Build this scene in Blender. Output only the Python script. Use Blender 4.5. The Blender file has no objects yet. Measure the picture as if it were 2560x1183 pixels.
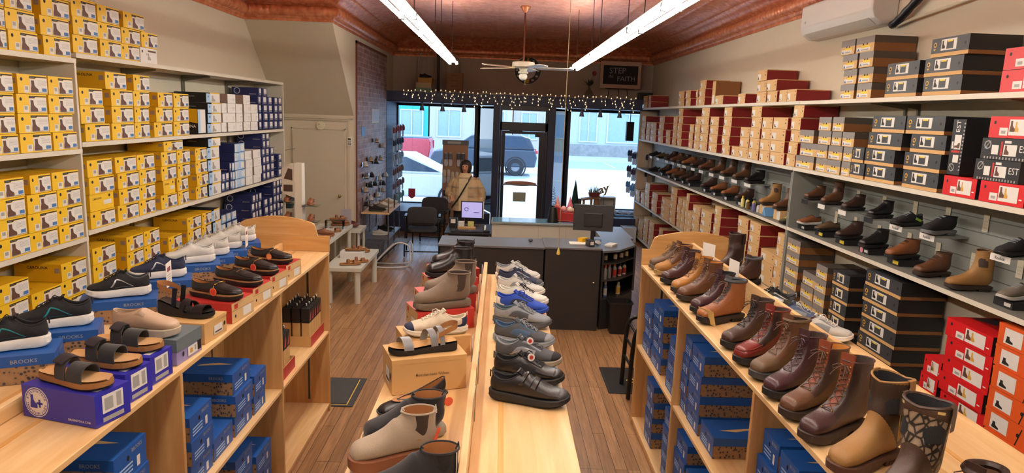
import bpy, bmesh, math, random
from mathutils import Vector as V, Matrix
random.seed(7)
SC = bpy.context.scene
COL = SC.collection
PI = math.pi
sin, cos, rad = math.sin, math.cos, math.radians

# ------------------------------------------------------------------ camera
H = 2.45
cam = bpy.data.cameras.new('camera'); co = bpy.data.objects.new('camera', cam); COL.objects.link(co)
cam.sensor_fit = 'HORIZONTAL'; cam.sensor_width = 36.0; cam.lens = 1720.0 / 2560.0 * 36.0
cam.clip_start = .05; cam.clip_end = 200
_yaw, _p, _r = -.0195, .1755, .0373
A_ = Matrix(((cos(_yaw), sin(_yaw), 0), (-sin(_yaw), cos(_yaw), 0), (0, 0, 1)))
B_ = Matrix(((1, 0, 0), (0, 0, -1), (0, 1, 0)))
P_ = Matrix(((1, 0, 0), (0, cos(_p), -sin(_p)), (0, sin(_p), cos(_p))))
Q_ = Matrix(((cos(_r), -sin(_r), 0), (sin(_r), cos(_r), 0), (0, 0, 1)))
M_ = Q_ @ P_ @ B_ @ A_            # world -> camera (x right, y down, z ahead)
Rw = M_.transposed() @ Matrix(((1, 0, 0), (0, -1, 0), (0, 0, -1)))
co.matrix_world = Matrix.Translation((0, 0, H)) @ Rw.to_4x4()
SC.camera = co

# ------------------------------------------------------------------ materials
def lin(c):
    return c / 12.92 if c <= .04045 else ((c + .055) / 1.055) ** 2.4
def hexc(h):
    return tuple(lin(int(h[i:i + 2], 16) / 255) for i in (0, 2, 4))
MATS = {}
def mat(name, col, rough=.6, var=.08, scale=6., bump=0., bscale=60., metal=0., spec=.5, coat=0., sheen=0.):
    if name in MATS: return MATS[name]
    if isinstance(col, str): col = hexc(col)
    m = bpy.data.materials.new(name); m.use_nodes = True
    nt = m.node_tree; b = nt.nodes['Principled BSDF']
    b.inputs['Roughness'].default_value = rough; b.inputs['Metallic'].default_value = metal
    b.inputs['Specular IOR Level'].default_value = spec
    if coat: b.inputs['Coat Weight'].default_value = coat; b.inputs['Coat Roughness'].default_value = .15
    if sheen: b.inputs['Sheen Weight'].default_value = sheen
    tc = nt.nodes.new('ShaderNodeTexCoord')
    if var:
        nz = nt.nodes.new('ShaderNodeTexNoise'); nz.inputs['Scale'].default_value = scale; nz.inputs['Detail'].default_value = 4
        mx = nt.nodes.new('ShaderNodeMix'); mx.data_type = 'RGBA'
        mx.inputs[6].default_value = tuple(c * (1 - var) for c in col) + (1,)
        mx.inputs[7].default_value = tuple(min(1, c * (1 + var)) for c in col) + (1,)
        nt.links.new(tc.outputs['Object'], nz.inputs['Vector'])
        nt.links.new(nz.outputs['Fac'], mx.inputs[0]); nt.links.new(mx.outputs[2], b.inputs['Base Color'])
    else:
        b.inputs['Base Color'].default_value = tuple(col) + (1,)
    if bump:
        n2 = nt.nodes.new('ShaderNodeTexNoise'); n2.inputs['Scale'].default_value = bscale; n2.inputs['Detail'].default_value = 3
        bp = nt.nodes.new('ShaderNodeBump'); bp.inputs['Strength'].default_value = bump; bp.inputs['Distance'].default_value = .004
        nt.links.new(tc.outputs['Object'], n2.inputs['Vector']); nt.links.new(n2.outputs['Fac'], bp.inputs['Height'])
        nt.links.new(bp.outputs['Normal'], b.inputs['Normal'])
    MATS[name] = m
    return m
def nodes_mat(name, rough=.5, metal=0.):
    m = bpy.data.materials.new(name); m.use_nodes = True; MATS[name] = m
    nt = m.node_tree; b = nt.nodes['Principled BSDF']
    b.inputs['Roughness'].default_value = rough; b.inputs['Metallic'].default_value = metal
    return m, nt, b, nt.nodes.new, nt.links.new
def emis(name, col, s):
    m, nt, b, N, L = nodes_mat(name)
    if isinstance(col, str): col = hexc(col)
    b.inputs['Base Color'].default_value = (0.8, .8, .8, 1)
    b.inputs['Emission Color'].default_value = tuple(col) + (1,); b.inputs['Emission Strength'].default_value = s
    return m
def ramp(N, stops):
    r = N('ShaderNodeValToRGB'); e = r.color_ramp.elements
    while len(e) < len(stops): e.new(.5)
    for k, (p, c) in enumerate(stops):
        e[k].position = p; e[k].color = (hexc(c) if isinstance(c, str) else c) + (1,)
    return r
def glass_mat(name, tint=(.93, .97, 1), gl=.07):
    m, nt, b, N, L = nodes_mat(name)
    nt.nodes.remove(b)
    t = N('ShaderNodeBsdfTransparent'); t.inputs[0].default_value = tint + (1,)
    g = N('ShaderNodeBsdfGlossy'); g.inputs['Roughness'].default_value = .02
    fr = N('ShaderNodeFresnel'); fr.inputs[0].default_value = 1.45
    mx = N('ShaderNodeMixShader')
    L(fr.outputs[0], mx.inputs[0]); L(t.outputs[0], mx.inputs[1]); L(g.outputs[0], mx.inputs[2])
    L(mx.outputs[0], nt.nodes['Material Output'].inputs[0])
    return m

# ------------------------------------------------------------------ mesh builder
class MB:
    def __init__(s): s.v = []; s.f = []; s.m = []; s.s = []
    def add(s, verts, faces, m=0, sm=False):
        o = len(s.v); s.v += [tuple(p) for p in verts]
        for f in faces: s.f.append([i + o for i in f]); s.m.append(m); s.s.append(sm)
        return s
    def box(s, x0, x1, y0, y1, z0, z1, m=0):
        return s.add([(x0, y0, z0), (x1, y0, z0), (x1, y1, z0), (x0, y1, z0), (x0, y0, z1), (x1, y0, z1), (x1, y1, z1), (x0, y1, z1)],
                     [(3, 2, 1, 0), (4, 5, 6, 7), (0, 1, 5, 4), (1, 2, 6, 5), (2, 3, 7, 6), (3, 0, 4, 7)], m)
    def obox(s, c, ax, ay, az, m=0):
        c = V(c); ax = V(ax); ay = V(ay); az = V(az)
        P = [c + ax * i + ay * j + az * k for k in (-1, 1) for i, j in ((-1, -1), (1, -1), (1, 1), (-1, 1))]
        return s.add(P, [(3, 2, 1, 0), (4, 5, 6, 7), (0, 1, 5, 4), (1, 2, 6, 5), (2, 3, 7, 6), (3, 0, 4, 7)], m)
    def poly(s, pts, m=0): return s.add(pts, [tuple(range(len(pts)))], m)
    def grid(s, rows, m=0, closed=True, sm=True, cap0=False, cap1=False, flip=False):
        n = len(rows[0]); V_ = [p for r in rows for p in r]; F = []
        for i in range(len(rows) - 1):
            for j in range(n if closed else n - 1):
                k = (j + 1) % n; q = (i * n + j, i * n + k, (i + 1) * n + k, (i + 1) * n + j)
                F.append(q[::-1] if flip else q)
        if cap0: F.append(tuple(range(n)) if flip else tuple(range(n))[::-1])
        if cap1:
            o = (len(rows) - 1) * n; c = tuple(range(o, o + n)); F.append(c[::-1] if flip else c)
        return s.add(V_, F, m, sm)
    def tube(s, pts, r, n=8, m=0, closed=False, caps=True):
        pts = [V(p) for p in pts]; N = len(pts); rows = []
        up = V((0, 0, 1)); prev = None
        for i, p in enumerate(pts):
            if closed: t = pts[(i + 1) % N] - pts[i - 1]
            else: t = pts[min(i + 1, N - 1)] - pts[max(i - 1, 0)]
            if t.length < 1e-9: t = V((0, 0, 1))
            t.normalize()
            if prev is None:
                a = up if abs(t.z) < .9 else V((1, 0, 0)); u = t.cross(a).normalized()
            else:
                u = prev - t * prev.dot(t)
                u = u.normalized() if u.length > 1e-6 else t.orthogonal().normalized()
            prev = u; w = t.cross(u)
            rr = r[i] if isinstance(r, (list, tuple)) else r
            rows.append([p + (u * cos(2 * PI * k / n) + w * sin(2 * PI * k / n)) * rr for k in range(n)])
        if closed: rows.append(rows[0])
        return s.grid(rows, m, True, True, caps and not closed, caps and not closed, flip=False)
    def cyl(s, p0, p1, r, n=16, m=0, r1=None): return s.tube([p0, p1], [r, r if r1 is None else r1], n, m)
    def lathe(s, prof, c=(0, 0, 0), n=24, m=0, cap0=False, cap1=False):
        rows = [[(c[0] + r * cos(2 * PI * k / n), c[1] + r * sin(2 * PI * k / n), c[2] + z) for k in range(n)] for r, z in prof]
        return s.grid(rows, m, True, True, cap0, cap1)
    def sphere(s, c, r, n=12, m=0, sc=(1, 1, 1)):
        rows = []
        for i in range(n // 2 + 1):
            a = -PI / 2 + PI * i / (n // 2); q = max(cos(a), 1e-3)
            rows.append([(c[0] + sc[0] * r * q * cos(2 * PI * k / n), c[1] + sc[1] * r * q * sin(2 * PI * k / n), c[2] + sc[2] * r * sin(a)) for k in range(n)])
        return s.grid(rows, m, True, True)
    def prism(s, pts, axis, a, b, m=0):
        # pts: 2D outline (counter-clockwise); axis: 'x','y','z' extruded from a to b
        def P(p, t): return {'x': (t, p[0], p[1]), 'y': (p[0], t, p[1]), 'z': (p[0], p[1], t)}[axis]
        n = len(pts); vs = [P(p, a) for p in pts] + [P(p, b) for p in pts]
        fs = [tuple(range(n))[::-1], tuple(range(n, 2 * n))] + [(i, (i + 1) % n, n + (i + 1) % n, n + i) for i in range(n)]
        return s.add(vs, fs, m)
    def mesh(s, name, mats, ang=40):
        me = bpy.data.meshes.new(name); me.from_pydata(s.v, [], s.f)
        if not isinstance(mats, (list, tuple)): mats = [mats]
        for m in mats: me.materials.append(m)
        if len(mats) > 1: me.polygons.foreach_set('material_index', s.m)
        me.polygons.foreach_set('use_smooth', s.s)
        me.update()
        bm = bmesh.new(); bm.from_mesh(me); bmesh.ops.recalc_face_normals(bm, faces=bm.faces); bm.to_mesh(me); bm.free()
        if any(s.s): me.set_sharp_from_angle(angle=rad(ang))
        return me
    def build(s, name, mats, parent=None, bev=0., ang=40):
        o = bpy.data.objects.new(name, s.mesh(name, mats, ang)); COL.objects.link(o)
        if parent is not None: o.parent = parent
        if bev:
            b = o.modifiers.new('bevel', 'BEVEL'); b.width = bev; b.segments = 2; b.limit_method = 'ANGLE'
        return o

def tag(o, label=None, cat=None, group=None, kind=None):
    if label: o['label'] = label
    if cat: o['category'] = cat
    if group: o['group'] = group
    if kind: o['kind'] = kind
    return o
def thing(name, label, cat, loc=(0, 0, 0), rz=0., group=None, sc=1.):
    o = bpy.data.objects.new(name, None); COL.objects.link(o); o.empty_display_size = .05
    o.location = loc; o.rotation_euler = (0, 0, rz); o.scale = (sc, sc, sc)
    return tag(o, label, cat, group)
def struct(o): o['kind'] = 'structure'; return o
def dup(o, parent=None):
    c = o.copy(); COL.objects.link(c)
    if parent is not None: c.parent = parent
    for ch in KIDS.get(o.name, ()) or list(o.children): dup(ch, c)
    return c
KIDS = {}
ORD = ('zeroth first second third fourth fifth sixth seventh eighth ninth tenth eleventh twelfth thirteenth fourteenth fifteenth sixteenth '
       'seventeenth eighteenth nineteenth twentieth twenty-first twenty-second twenty-third twenty-fourth twenty-fifth').split()

_TX = {}
def text_pts(s, size=1., bold=0.):
    """letters as 2D vertices and faces, from a font curve, centred"""
    if (s, bold) not in _TX:
        cu = bpy.data.curves.new('t', 'FONT'); cu.body = s; cu.size = 1; cu.offset = bold; cu.resolution_u = 2
        o = bpy.data.objects.new('t', cu); COL.objects.link(o)
        dg = bpy.context.evaluated_depsgraph_get(); dg.update()
        me = bpy.data.meshes.new_from_object(o.evaluated_get(dg))
        vs = [(v.co.x, v.co.y) for v in me.vertices]; fs = [tuple(p.vertices) for p in me.polygons]
        bpy.data.objects.remove(o); bpy.data.curves.remove(cu); bpy.data.meshes.remove(me)
        xs = [v[0] for v in vs]; ys = [v[1] for v in vs]
        w = max(xs) - min(xs); h = max(ys) - min(ys); cx = (max(xs) + min(xs)) / 2; cy = (max(ys) + min(ys)) / 2
        _TX[(s, bold)] = ([(x - cx, y - cy) for x, y in vs], fs, w, h)
    vs, fs, w, h = _TX[(s, bold)]
    return vs, fs, w, h
def put_text(mb, s, org, ux, uy, width=None, height=None, m=0, bold=.0):
    vs, fs, w, h = text_pts(s, bold=bold); org = V(org); ux = V(ux); uy = V(uy)
    kx = width / w if width else height / h
    ky = height / h if height else kx
    mb.add([org + ux * (x * kx) + uy * (y * ky) for x, y in vs], fs, m)
# ------------------------------------------------------------------ room shell
XW, XB, XR, XRS, XLS = -3.52, -2.34, 3.15, 2.8, -3.12
YT, YD, YH, YF, YG = 9.62, 11.0, 14.0, 14.9, 15.4
ZC = 4.0
wallm = mat('wall_paint', 'CDC3AE', .75, .03, 2., .05, 30)
doorm = mat('door_paint', 'C4BBA6', .5, .03, 3.)
trimm = mat('trim_white', 'CFCABB', .5, .04)
whitem = mat('white_laminate', 'D8D4C8', .45, .03)
offw = mat('shelf_white', 'D2CCBC', .5, .04)
navy = mat('storefront_navy', '223152', .45, .06)
blackfr = mat('door_frame_dark', '1F2430', .35, .05)
chrome = mat('chrome', 'C8C8CA', .18, 0, metal=1.)
steel = mat('steel_dull', '8C8C8C', .4, .05, metal=.9)
blackp = mat('black_plastic', '15161A', .4, .05)
blackm = mat('black_metal', '111214', .35, .05, metal=.3)

# floor
m, nt, b, N, L = nodes_mat('floor_planks', .36)
tc = N('ShaderNodeTexCoord'); mp = N('ShaderNodeMapping'); mp.inputs['Rotation'].default_value = (0, 0, PI / 2)
br = N('ShaderNodeTexBrick'); br.offset = .37; br.offset_frequency = 3
for k, v in (('Scale', 1.), ('Mortar Size', .0022), ('Mortar Smooth', .1), ('Bias', -.1), ('Brick Width', 1.5), ('Row Height', .088)): br.inputs[k].default_value = v
br.inputs['Color1'].default_value = hexc('AC8760') + (1,); br.inputs['Color2'].default_value = hexc('8C6A47') + (1,); br.inputs['Mortar'].default_value = hexc('43301F') + (1,)
L(tc.outputs['Object'], mp.inputs[0]); L(mp.outputs[0], br.inputs['Vector'])
mp2 = N('ShaderNodeMapping'); mp2.inputs['Scale'].default_value = (22, 1.2, 1)
nz = N('ShaderNodeTexNoise'); nz.inputs['Scale'].default_value = 2.2; nz.inputs['Detail'].default_value = 7; nz.inputs['Roughness'].default_value = .65
L(tc.outputs['Object'], mp2.inputs[0]); L(mp2.outputs[0], nz.inputs['Vector'])
rp = ramp(N, [(.3, (.55, .52, .5)), (.72, (1.25, 1.2, 1.15))]); L(nz.outputs['Fac'], rp.inputs[0])
mx = N('ShaderNodeMix'); mx.data_type = 'RGBA'; mx.blend_type = 'MULTIPLY'; mx.inputs[0].default_value = 1
L(br.outputs['Color'], mx.inputs[6]); L(rp.outputs[0], mx.inputs[7]); L(mx.outputs[2], b.inputs['Base Color'])
bp = N('ShaderNodeBump'); bp.inputs['Strength'].default_value = .25; bp.inputs['Distance'].default_value = .003; bp.invert = True
L(br.outputs['Fac'], bp.inputs['Height']); L(bp.outputs[0], b.inputs['Normal'])
struct(MB().box(-3.7, 3.35, -3.2, YG, -.12, 0).build('floor', m))

# brick-look slat wall
m, nt, b, N, L = nodes_mat('brick_panel', .55)
tc = N('ShaderNodeTexCoord'); mp = N('ShaderNodeMapping'); mp.inputs['Rotation'].default_value = (PI / 2, 0, PI / 2)
sx = N('ShaderNodeSeparateXYZ'); cx = N('ShaderNodeCombineXYZ'); L(tc.outputs['Object'], sx.inputs[0]); L(sx.outputs[1], cx.inputs[0]); L(sx.outputs[2], cx.inputs[1])
br = N('ShaderNodeTexBrick')
for k, v in (('Scale', 1.), ('Mortar Size', .008), ('Mortar Smooth', .2), ('Bias', .0), ('Brick Width', .23), ('Row Height', .078)): br.inputs[k].default_value = v
br.inputs['Color1'].default_value = hexc('8A6A63') + (1,); br.inputs['Color2'].default_value = hexc('A58D88') + (1,); br.inputs['Mortar'].default_value = hexc('B6A8A2') + (1,)
L(cx.outputs[0], br.inputs['Vector'])
nz = N('ShaderNodeTexNoise'); nz.inputs['Scale'].default_value = 7; nz.inputs['Detail'].default_value = 5; L(tc.outputs['Object'], nz.inputs['Vector'])
rp = ramp(N, [(.35, (.72, .68, .68)), (.65, (1.2, 1.2, 1.2))]); L(nz.outputs['Fac'], rp.inputs[0])
mx = N('ShaderNodeMix'); mx.data_type = 'RGBA'; mx.blend_type = 'MULTIPLY'; mx.inputs[0].default_value = 1
L(br.outputs['Color'], mx.inputs[6]); L(rp.outputs[0], mx.inputs[7]); L(mx.outputs[2], b.inputs['Base Color'])
bp = N('ShaderNodeBump'); bp.inputs['Strength'].default_value = .4; bp.inputs['Distance'].default_value = .004; bp.invert = True
L(br.outputs['Fac'], bp.inputs['Height']); L(bp.outputs[0], b.inputs['Normal'])
brickm = m

# walls
struct(MB().box(-3.7, XW, -3.2, YD, 0, ZC + .1).build('wall_left', wallm))
sb = [(YD, 0), (YG, 0), (YG, ZC + .1), (YT, ZC + .1), (YT, 3.62), (YD, 2.335)]
struct(MB().prism(sb, 'x', XB - .14, XB).build('wall_left_front', wallm))
struct(MB().prism([(YD, 0), (YD + .1, 0), (YD + .1, 2.38), (YT + .1, 3.64), (YT + .1, ZC + .1), (YT, ZC + .1), (YT, 3.62), (YD, 2.335)], 'x', XW, XB - .141).build('wall_stair', wallm))
struct(MB().box(XR, 3.35, -3.2, YG, 0, ZC + .1).build('wall_right', wallm))
struct(MB().box(XB, XR, YF, YF + .12, 2.76, ZC + .1).build('wall_front', mat('wall_paint_front', 'B9A89A', .8, .03, 2.)))
struct(MB().box(-3.52, XR, -3.2, -3.05, 0, ZC).build('wall_back', wallm))
o = MB(); o.box(XB + .001, XB + .016, 11.19, 13.98, .0, 3.46)
pan = struct(o.build('wall_brick_panel', brickm))
g = MB()
for k in range(44):
    z = .08 + k * .0781
    g.box(XB + .0162, XB + .0185, 11.2, 13.97, z, z + .006)
g.build('slat_groove', mat('groove', '8B7A74', .6), pan)
struct(MB().box(XB, XB + .022, 11.14, 11.19, 0, 3.5).box(XB, XB + .022, 11.14, 13.98, 3.46, 3.5).build('trim_1', mat('trim_brown', '6B3A2A', .5)))

# door in the stair wall with its casing and head moulding
d = struct(MB().box(-3.30, -2.49, YD - .03, YD - .002, .02, 2.09).build('door_1', doorm, bev=.003))
MB().cyl((-2.55, YD - .03, 1.07), (-2.55, YD - .075, 1.07), .012).sphere((-2.55, YD - .085, 1.07), .026, 12).build('door_handle', mat('brass_dull', '9A8454', .35, metal=.9), d)
c = MB()
c.box(-3.32, -3.302, YD - .012, YD, 0, 2.13).box(-2.488, -2.47, YD - .012, YD, 0, 2.13).box(-3.32, -2.47, YD - .012, YD, 2.11, 2.13)
c.box(XW, -2.42, YD - .03, YD, 2.25, 2.28).box(XW, -2.42, YD - .05, YD, 2.28, 2.31).box(-2.44, XB, YD - .03, YD, 2.29, 2.33)
c.box(-2.44, -2.40, YD - .01, YD, 0, 2.29)
struct(c.build('trim_2', doorm))

# tin ceiling: pressed pattern as real relief
m, nt, b, N, L = nodes_mat('copper_tin', .45, .15)
tc = N('ShaderNodeTexCoord'); nz = N('ShaderNodeTexNoise'); nz.inputs['Scale'].default_value = 9; nz.inputs['Detail'].default_value = 5
rp = ramp(N, [(.3, 'D58C74'), (.7, 'F2B29A')]); L(tc.outputs['Object'], nz.inputs['Vector']); L(nz.outputs['Fac'], rp.inputs[0]); L(rp.outputs[0], b.inputs['Base Color'])
vz = N('ShaderNodeTexVoronoi'); vz.inputs['Scale'].default_value = 38; bp = N('ShaderNodeBump'); bp.inputs['Strength'].default_value = .5; bp.inputs['Distance'].default_value = .006
L(tc.outputs['Object'], vz.inputs['Vector']); L(vz.outputs['Distance'], bp.inputs['Height']); L(bp.outputs[0], b.inputs['Normal'])
copper = m
m2, nt, b, N, L = nodes_mat('copper_moulding', .38, .4)
tc = N('ShaderNodeTexCoord'); nz = N('ShaderNodeTexNoise'); nz.inputs['Scale'].default_value = 14
rp = ramp(N, [(.35, 'C0704C'), (.7, 'E39A72')]); L(tc.outputs['Object'], nz.inputs['Vector']); L(nz.outputs['Fac'], rp.inputs[0]); L(rp.outputs[0], b.inputs['Base Color'])
copper2 = m2
def tin(x, y):
    T = .61; u = (x + .05) % T / T; v = y % T / T
    e = min(u, 1 - u, v, 1 - v)
    h = -.012 * math.exp(-(e / .03) ** 2)
    if u < .12 or u > .88: h -= .006 * (1 + sin(y * 70) * sin(u * 60))
    dv = abs(((v * 5) % 1) - .5)
    if .18 < u < .82:
        h -= .013 * max(0, 1 - (dv / .17) ** 2) * (.55 + .45 * abs(sin(u * 34)) ) * (1 if (u * 34) % 6.28 > .5 else .3)
    k = (x + .05) % 1.22
    if k < .11 or k > 1.11: h = -.016
    return h
rows = []
ys = [-3.1 + .5 * i for i in range(20)]
ys = [y for y in ys if y < 6.6] + [6.6 + .03 * i for i in range(278)]
xs = [-2.95 + .03 * i for i in range(187)]
for y in ys: rows.append([(x, y, ZC - .03 + (tin(x, y) if y > 6.5 else 0)) for x in xs])
o = MB().grid(rows, 0, False, True); o.box(-3.7, 3.3, -3.2, YG, ZC, ZC + .1)
ce = o.build('ceiling', copper, ang=60); struct(ce)

# cornice swept round the room
path = [(XW, -3.0), (XW, YT), (XB, YT), (XB, YF), (XR, YF), (XR, -3.0)]
prof = [(0, 3.575, 0), (.02, 3.575, 0), (.022, 3.605, 0), (.035, 3.612, 0), (.04, 3.63, 0)]
for k in range(9):
    a = -PI * .55 + PI * 1.05 * k / 8
    prof.append((.055 + .072 * cos(a), 3.705 + .072 * sin(a), 1))
prof += [(.05, 3.785, 0), (.07, 3.80, 0), (.10, 3.805, 0), (.125, 3.83, 0), (.17, 3.862, 0), (.24, 3.885, 0), (.25, 3.902, 0), (.285, 3.905, 0), (.30, 3.925, 2), (.34, 3.932, 2), (.36, 3.945, 0), (.52, 3.955, 0), (.53, 3.965, 2), (.57, 3.968, 2), (.58, 3.972, 0), (.62, 3.985, 0)]
def right(a, b): 
    dx, dy = b[0] - a[0], b[1] - a[1]; l = math.hypot(dx, dy); return (dy / l, -dx / l)
rows = []; acc = 0
for i in range(len(path) - 1):
    a, b = path[i], path[i + 1]; l = math.hypot(b[0] - a[0], b[1] - a[1]); n0 = right(a, b)
    npv = right(path[i - 1], a) if i else n0; nnx = right(b, path[i + 2]) if i + 2 < len(path) else n0
    def miter(p, q):
        s = 1 + p[0] * q[0] + p[1] * q[1]; return ((p[0] + q[0]) / s, (p[1] + q[1]) / s)
    m0, m1 = miter(npv, n0), miter(n0, nnx)
    st = .028 if max(a[1], b[1]) > 9 else .4
    K = int(l / st) + 1
    for k in range(K + 1):
        t = k / K; p = (a[0] + (b[0] - a[0]) * t, a[1] + (b[1] - a[1]) * t)
        if i in (0, 4) and p[1] < 5.5 and k % 12: continue
        s = acc + l * t; row = []
        for d, z, fl in prof:
            if fl == 1:
                q = .8 + .2 * abs(sin(s * PI / .085)); d = .04 + (d - .04) * q
                z = 3.705 + (z - 3.705) * q
            elif fl == 2: z -= .010 * abs(sin(s * PI / .06))
            if t == 0: n = m0
            elif t == 1: n = m1
            else:
                n = n0
            # keep inside the mitres
            px, py = p[0] + n[0] * d, p[1] + n[1] * d
            if 0 < t < 1:
                tx, ty = (b[0] - a[0]) / l, (b[1] - a[1]) / l
                al = (px - a[0]) * tx + (py - a[1]) * ty
                lo = (m0[0] * tx + m0[1] * ty) * d; hi = l + (m1[0] * tx + m1[1] * ty) * d
                cl = min(max(al, lo), hi); px += tx * (cl - al); py += ty * (cl - al)
            row.append((px, py, z))
        rows.append(row)
    acc += l
struct(MB().grid(rows, 0, False, True).build('trim_3', copper2, ang=50))

# small things on the stair wall
al = thing('alarm_horn', 'round cream alarm horn above the painted stair door', 'alarm', (-2.857, YD - .0, 2.195))
MB().lathe([(.0, 0), (.062, 0), (.07, .012), (.066, .03), (.02, .036), (.001, .036)], n=28).build('cover', mat('cream_plastic', 'CFC9B0', .5), al).rotation_euler = (PI / 2, 0, 0)
q = MB().cyl((-.02, -.037, .02), (-.02, -.039, .02), .007, 10).build('sounder', blackp, al)
al.location.z = 2.17
kp = thing('keypad', 'small white wall keypad with dark buttons beside the stair door', 'keypad', (-2.405, YD, 1.93))
MB().box(-.035, .035, -.022, -.001, -.075, .075).build('case', whitem, kp, bev=.004)
k_ = MB().box(-.022, .022, -.0235, -.022, .025, .055, 0)
for i in range(3):
    for j in range(3): k_.box(-.022 + i * .016, -.01 + i * .016, -.024, -.022, -.05 + j * .022, -.036 + j * .022)
k_.build('buttons', mat('dark_grey_plastic', '3C4040', .5), kp)
# ------------------------------------------------------------------ fluorescent rows
tubem = emis('tube_light', (1., .95, .84), 42.)
fixm = mat('fixture_white', 'D9D8D2', .4, .02)
def fixture(x, y0, label):
    r = thing('fluorescent_light', label, 'ceiling light', (x, y0, 3.15), 0, 'fluorescent lights hung in two rows')
    MB().prism([(-.028, .012), (.028, .012), (.028, .07), (-.028, .07)], 'y', 0, 2.43).build('housing', fixm, r)
    for s in (-1, 1):
        for k in (0, 1):
            a = .03 + k * 1.20
            MB().cyl((s * .052, a, .0), (s * .052, a + 1.17, .0), .0165, 12).build('tube', tubem, r)
            MB().box(*sorted((s * .0285, s * .066)), a - .012, a, -.018, .035).box(*sorted((s * .0285, s * .066)), a + 1.17, a + 1.182, -.018, .035).build('socket', steel, r)
    h = MB()
    for y in (.35, 2.08): h.cyl((0, y, .07), (0, y, .83), .004, 6)
    h.build('hanger', blackm, r)
    return r
for x, nm, y1 in ((-.745, 'row over the yellow boxes side', 10.33), (1.045, 'row over the red boxes side', 10.65)):
    for k in range(5):
        fixture(x, y1 - 2.44 * (k + 1), 'white twin-tube fluorescent light, %s from shop door in the %s' % (ORD[k + 1], nm))

# ------------------------------------------------------------------ ceiling fan
fan = thing('ceiling_fan', 'white ceiling fan with a globe light on a long brown rod', 'fan', (.272, 10.2, 3.05))
MB().lathe([(.001, .955), (.06, .95), (.075, .91), (.055, .88), (.03, .84), (.014, .83)], n=24).build('canopy', copper2, fan)
MB().cyl((0, 0, .16), (0, 0, .86), .0125, 12).build('downrod', mat('rod_brown', '6A3B28', .35, .05, metal=.6), fan)
fw = mat('fan_white', 'DAD6C4', .4, .03)
MB().lathe([(.02, .165), (.09, .16), (.16, .145), (.165, .08), (.14, .07), (.06, .055), (.05, .02), (.075, .01), (.07, -.01), (.03, -.02)], n=32).build('motor_housing', fw, fan)
MB().sphere((0, 0, -.055), .062, 20, sc=(1, 1, .85)).build('globe', mat('opal_glass', 'E8E4D6', .25, 0), fan)
for k in range(5):
    a = PI * (.02 + .4 * k)
    q = V((cos(a), sin(a), 0)); t = V((-sin(a), cos(a), 0)); up = (V((0, 0, 1)) + t * .18).normalized(); t2 = up.cross(q) * -1
    pts = [(.20, .045), (.26, .058), (.66, .070), (.71, .060), (.73, .035)]
    ol = [q * r + t2 * w for r, w in pts] + [q * r - t2 * w for r, w in pts[::-1]]
    mb = MB(); n_ = len(ol); mb.add([p + V((0, 0, .068)) + up * .004 for p in ol] + [p + V((0, 0, .068)) - up * .004 for p in ol],
           [tuple(range(n_)), tuple(range(n_, 2 * n_))[::-1]] + [(i, n_ + i, n_ + (i + 1) % n_, (i + 1) % n_) for i in range(n_)])
    bl = mb.build('blade', fw, fan)
    MB().obox(q * .17 + V((0, 0, .07)), q * .06, t * .018, (0, 0, .005)).build('blade_arm', mat('brass_dull', '9A8454'), bl)
MB().tube([(.03, -.03, -.02), (.03, -.03, -.16)], .002, 5).sphere((.03, -.03, -.17), .009, 8).build('pull_chain', mat('brass_dull', '9A8454'), fan)
cd = thing('pull_cord', 'long thin pull cord with a yellow wooden teardrop at its end', 'cord', (.535, 6.0, 1.24))
MB().tube([(0, 0, .06), (0, 0, 1.4), (0, 0, 2.735)], .0028, 5).build('cord', mat('cord_tan', '9C8A68', .8), cd)
MB().lathe([(.002, .06), (.007, .05), (.016, .012), (.015, -.002), (.001, -.01)], n=14).build('pull_knob', mat('knob_yellow', 'D9B95A', .45), cd)

# ------------------------------------------------------------------ wall shelving
greyl = mat('grey_laminate', '6E716C', .55, .05)
slatg = mat('slat_grey', '7C807C', .6, .05)
tanp = mat('end_panel_tan', 'C9B79C', .5, .05)
def shelf_unit(name, label, side, y0, y1, boards, ups, backz=None):
    """side -1 left / +1 right; boards = [(z_top, part, front_m, top_m)]"""
    xf, xb = (XLS, XW + .003) if side < 0 else (XRS, XR - .003)
    r = thing(name, label, 'shelving', ((xf + xb) / 2, y0, 0)); ox, oy = r.location.x, r.location.y
    a, b_ = sorted((xf - side * .004, xb))
    for z, part, th, mt in boards:
        bd = MB().box(a - ox, b_ - ox, y0 - oy, y1 - oy, z - th, z - .002).build(part, mt, r, bev=.002)
        e = (xf - side * .006 - ox, xf - side * .0045 - ox)
        MB().box(min(e), max(e), y0 - oy, y1 - oy, z - th, z - .002).build('front_edge', offw, bd)
    for y, z0, z1, mt in ups:
        MB().box(a - ox, b_ - ox, y - .011 - oy, y + .011 - oy, z0, z1).build('upright', mt, r, bev=.002)
    return r, ox, oy
uz = lambda *zs: zs
lu, ox, oy = shelf_unit('shelving_unit', 'cream wall shelving stacked with yellow boxes, section closest to the camera', -1, 3.6, 5.19,
    [(z, 'shelf', .036, offw) for z in (2.735, 2.083, 1.422, .75, .12)], [(5.178, .0, 2.70, offw), (3.61, 0, 2.7, offw)])
lv, ox, oy = shelf_unit('shelving_unit', 'long cream wall shelving with yellow, white and navy boxes beside the stair door', -1, 5.195, 9.99,
    [(z, 'shelf', .036, offw) for z in (2.777, 2.13, 1.462, .785, .12)], [(9.979, 0, 2.75, offw)])
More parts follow.
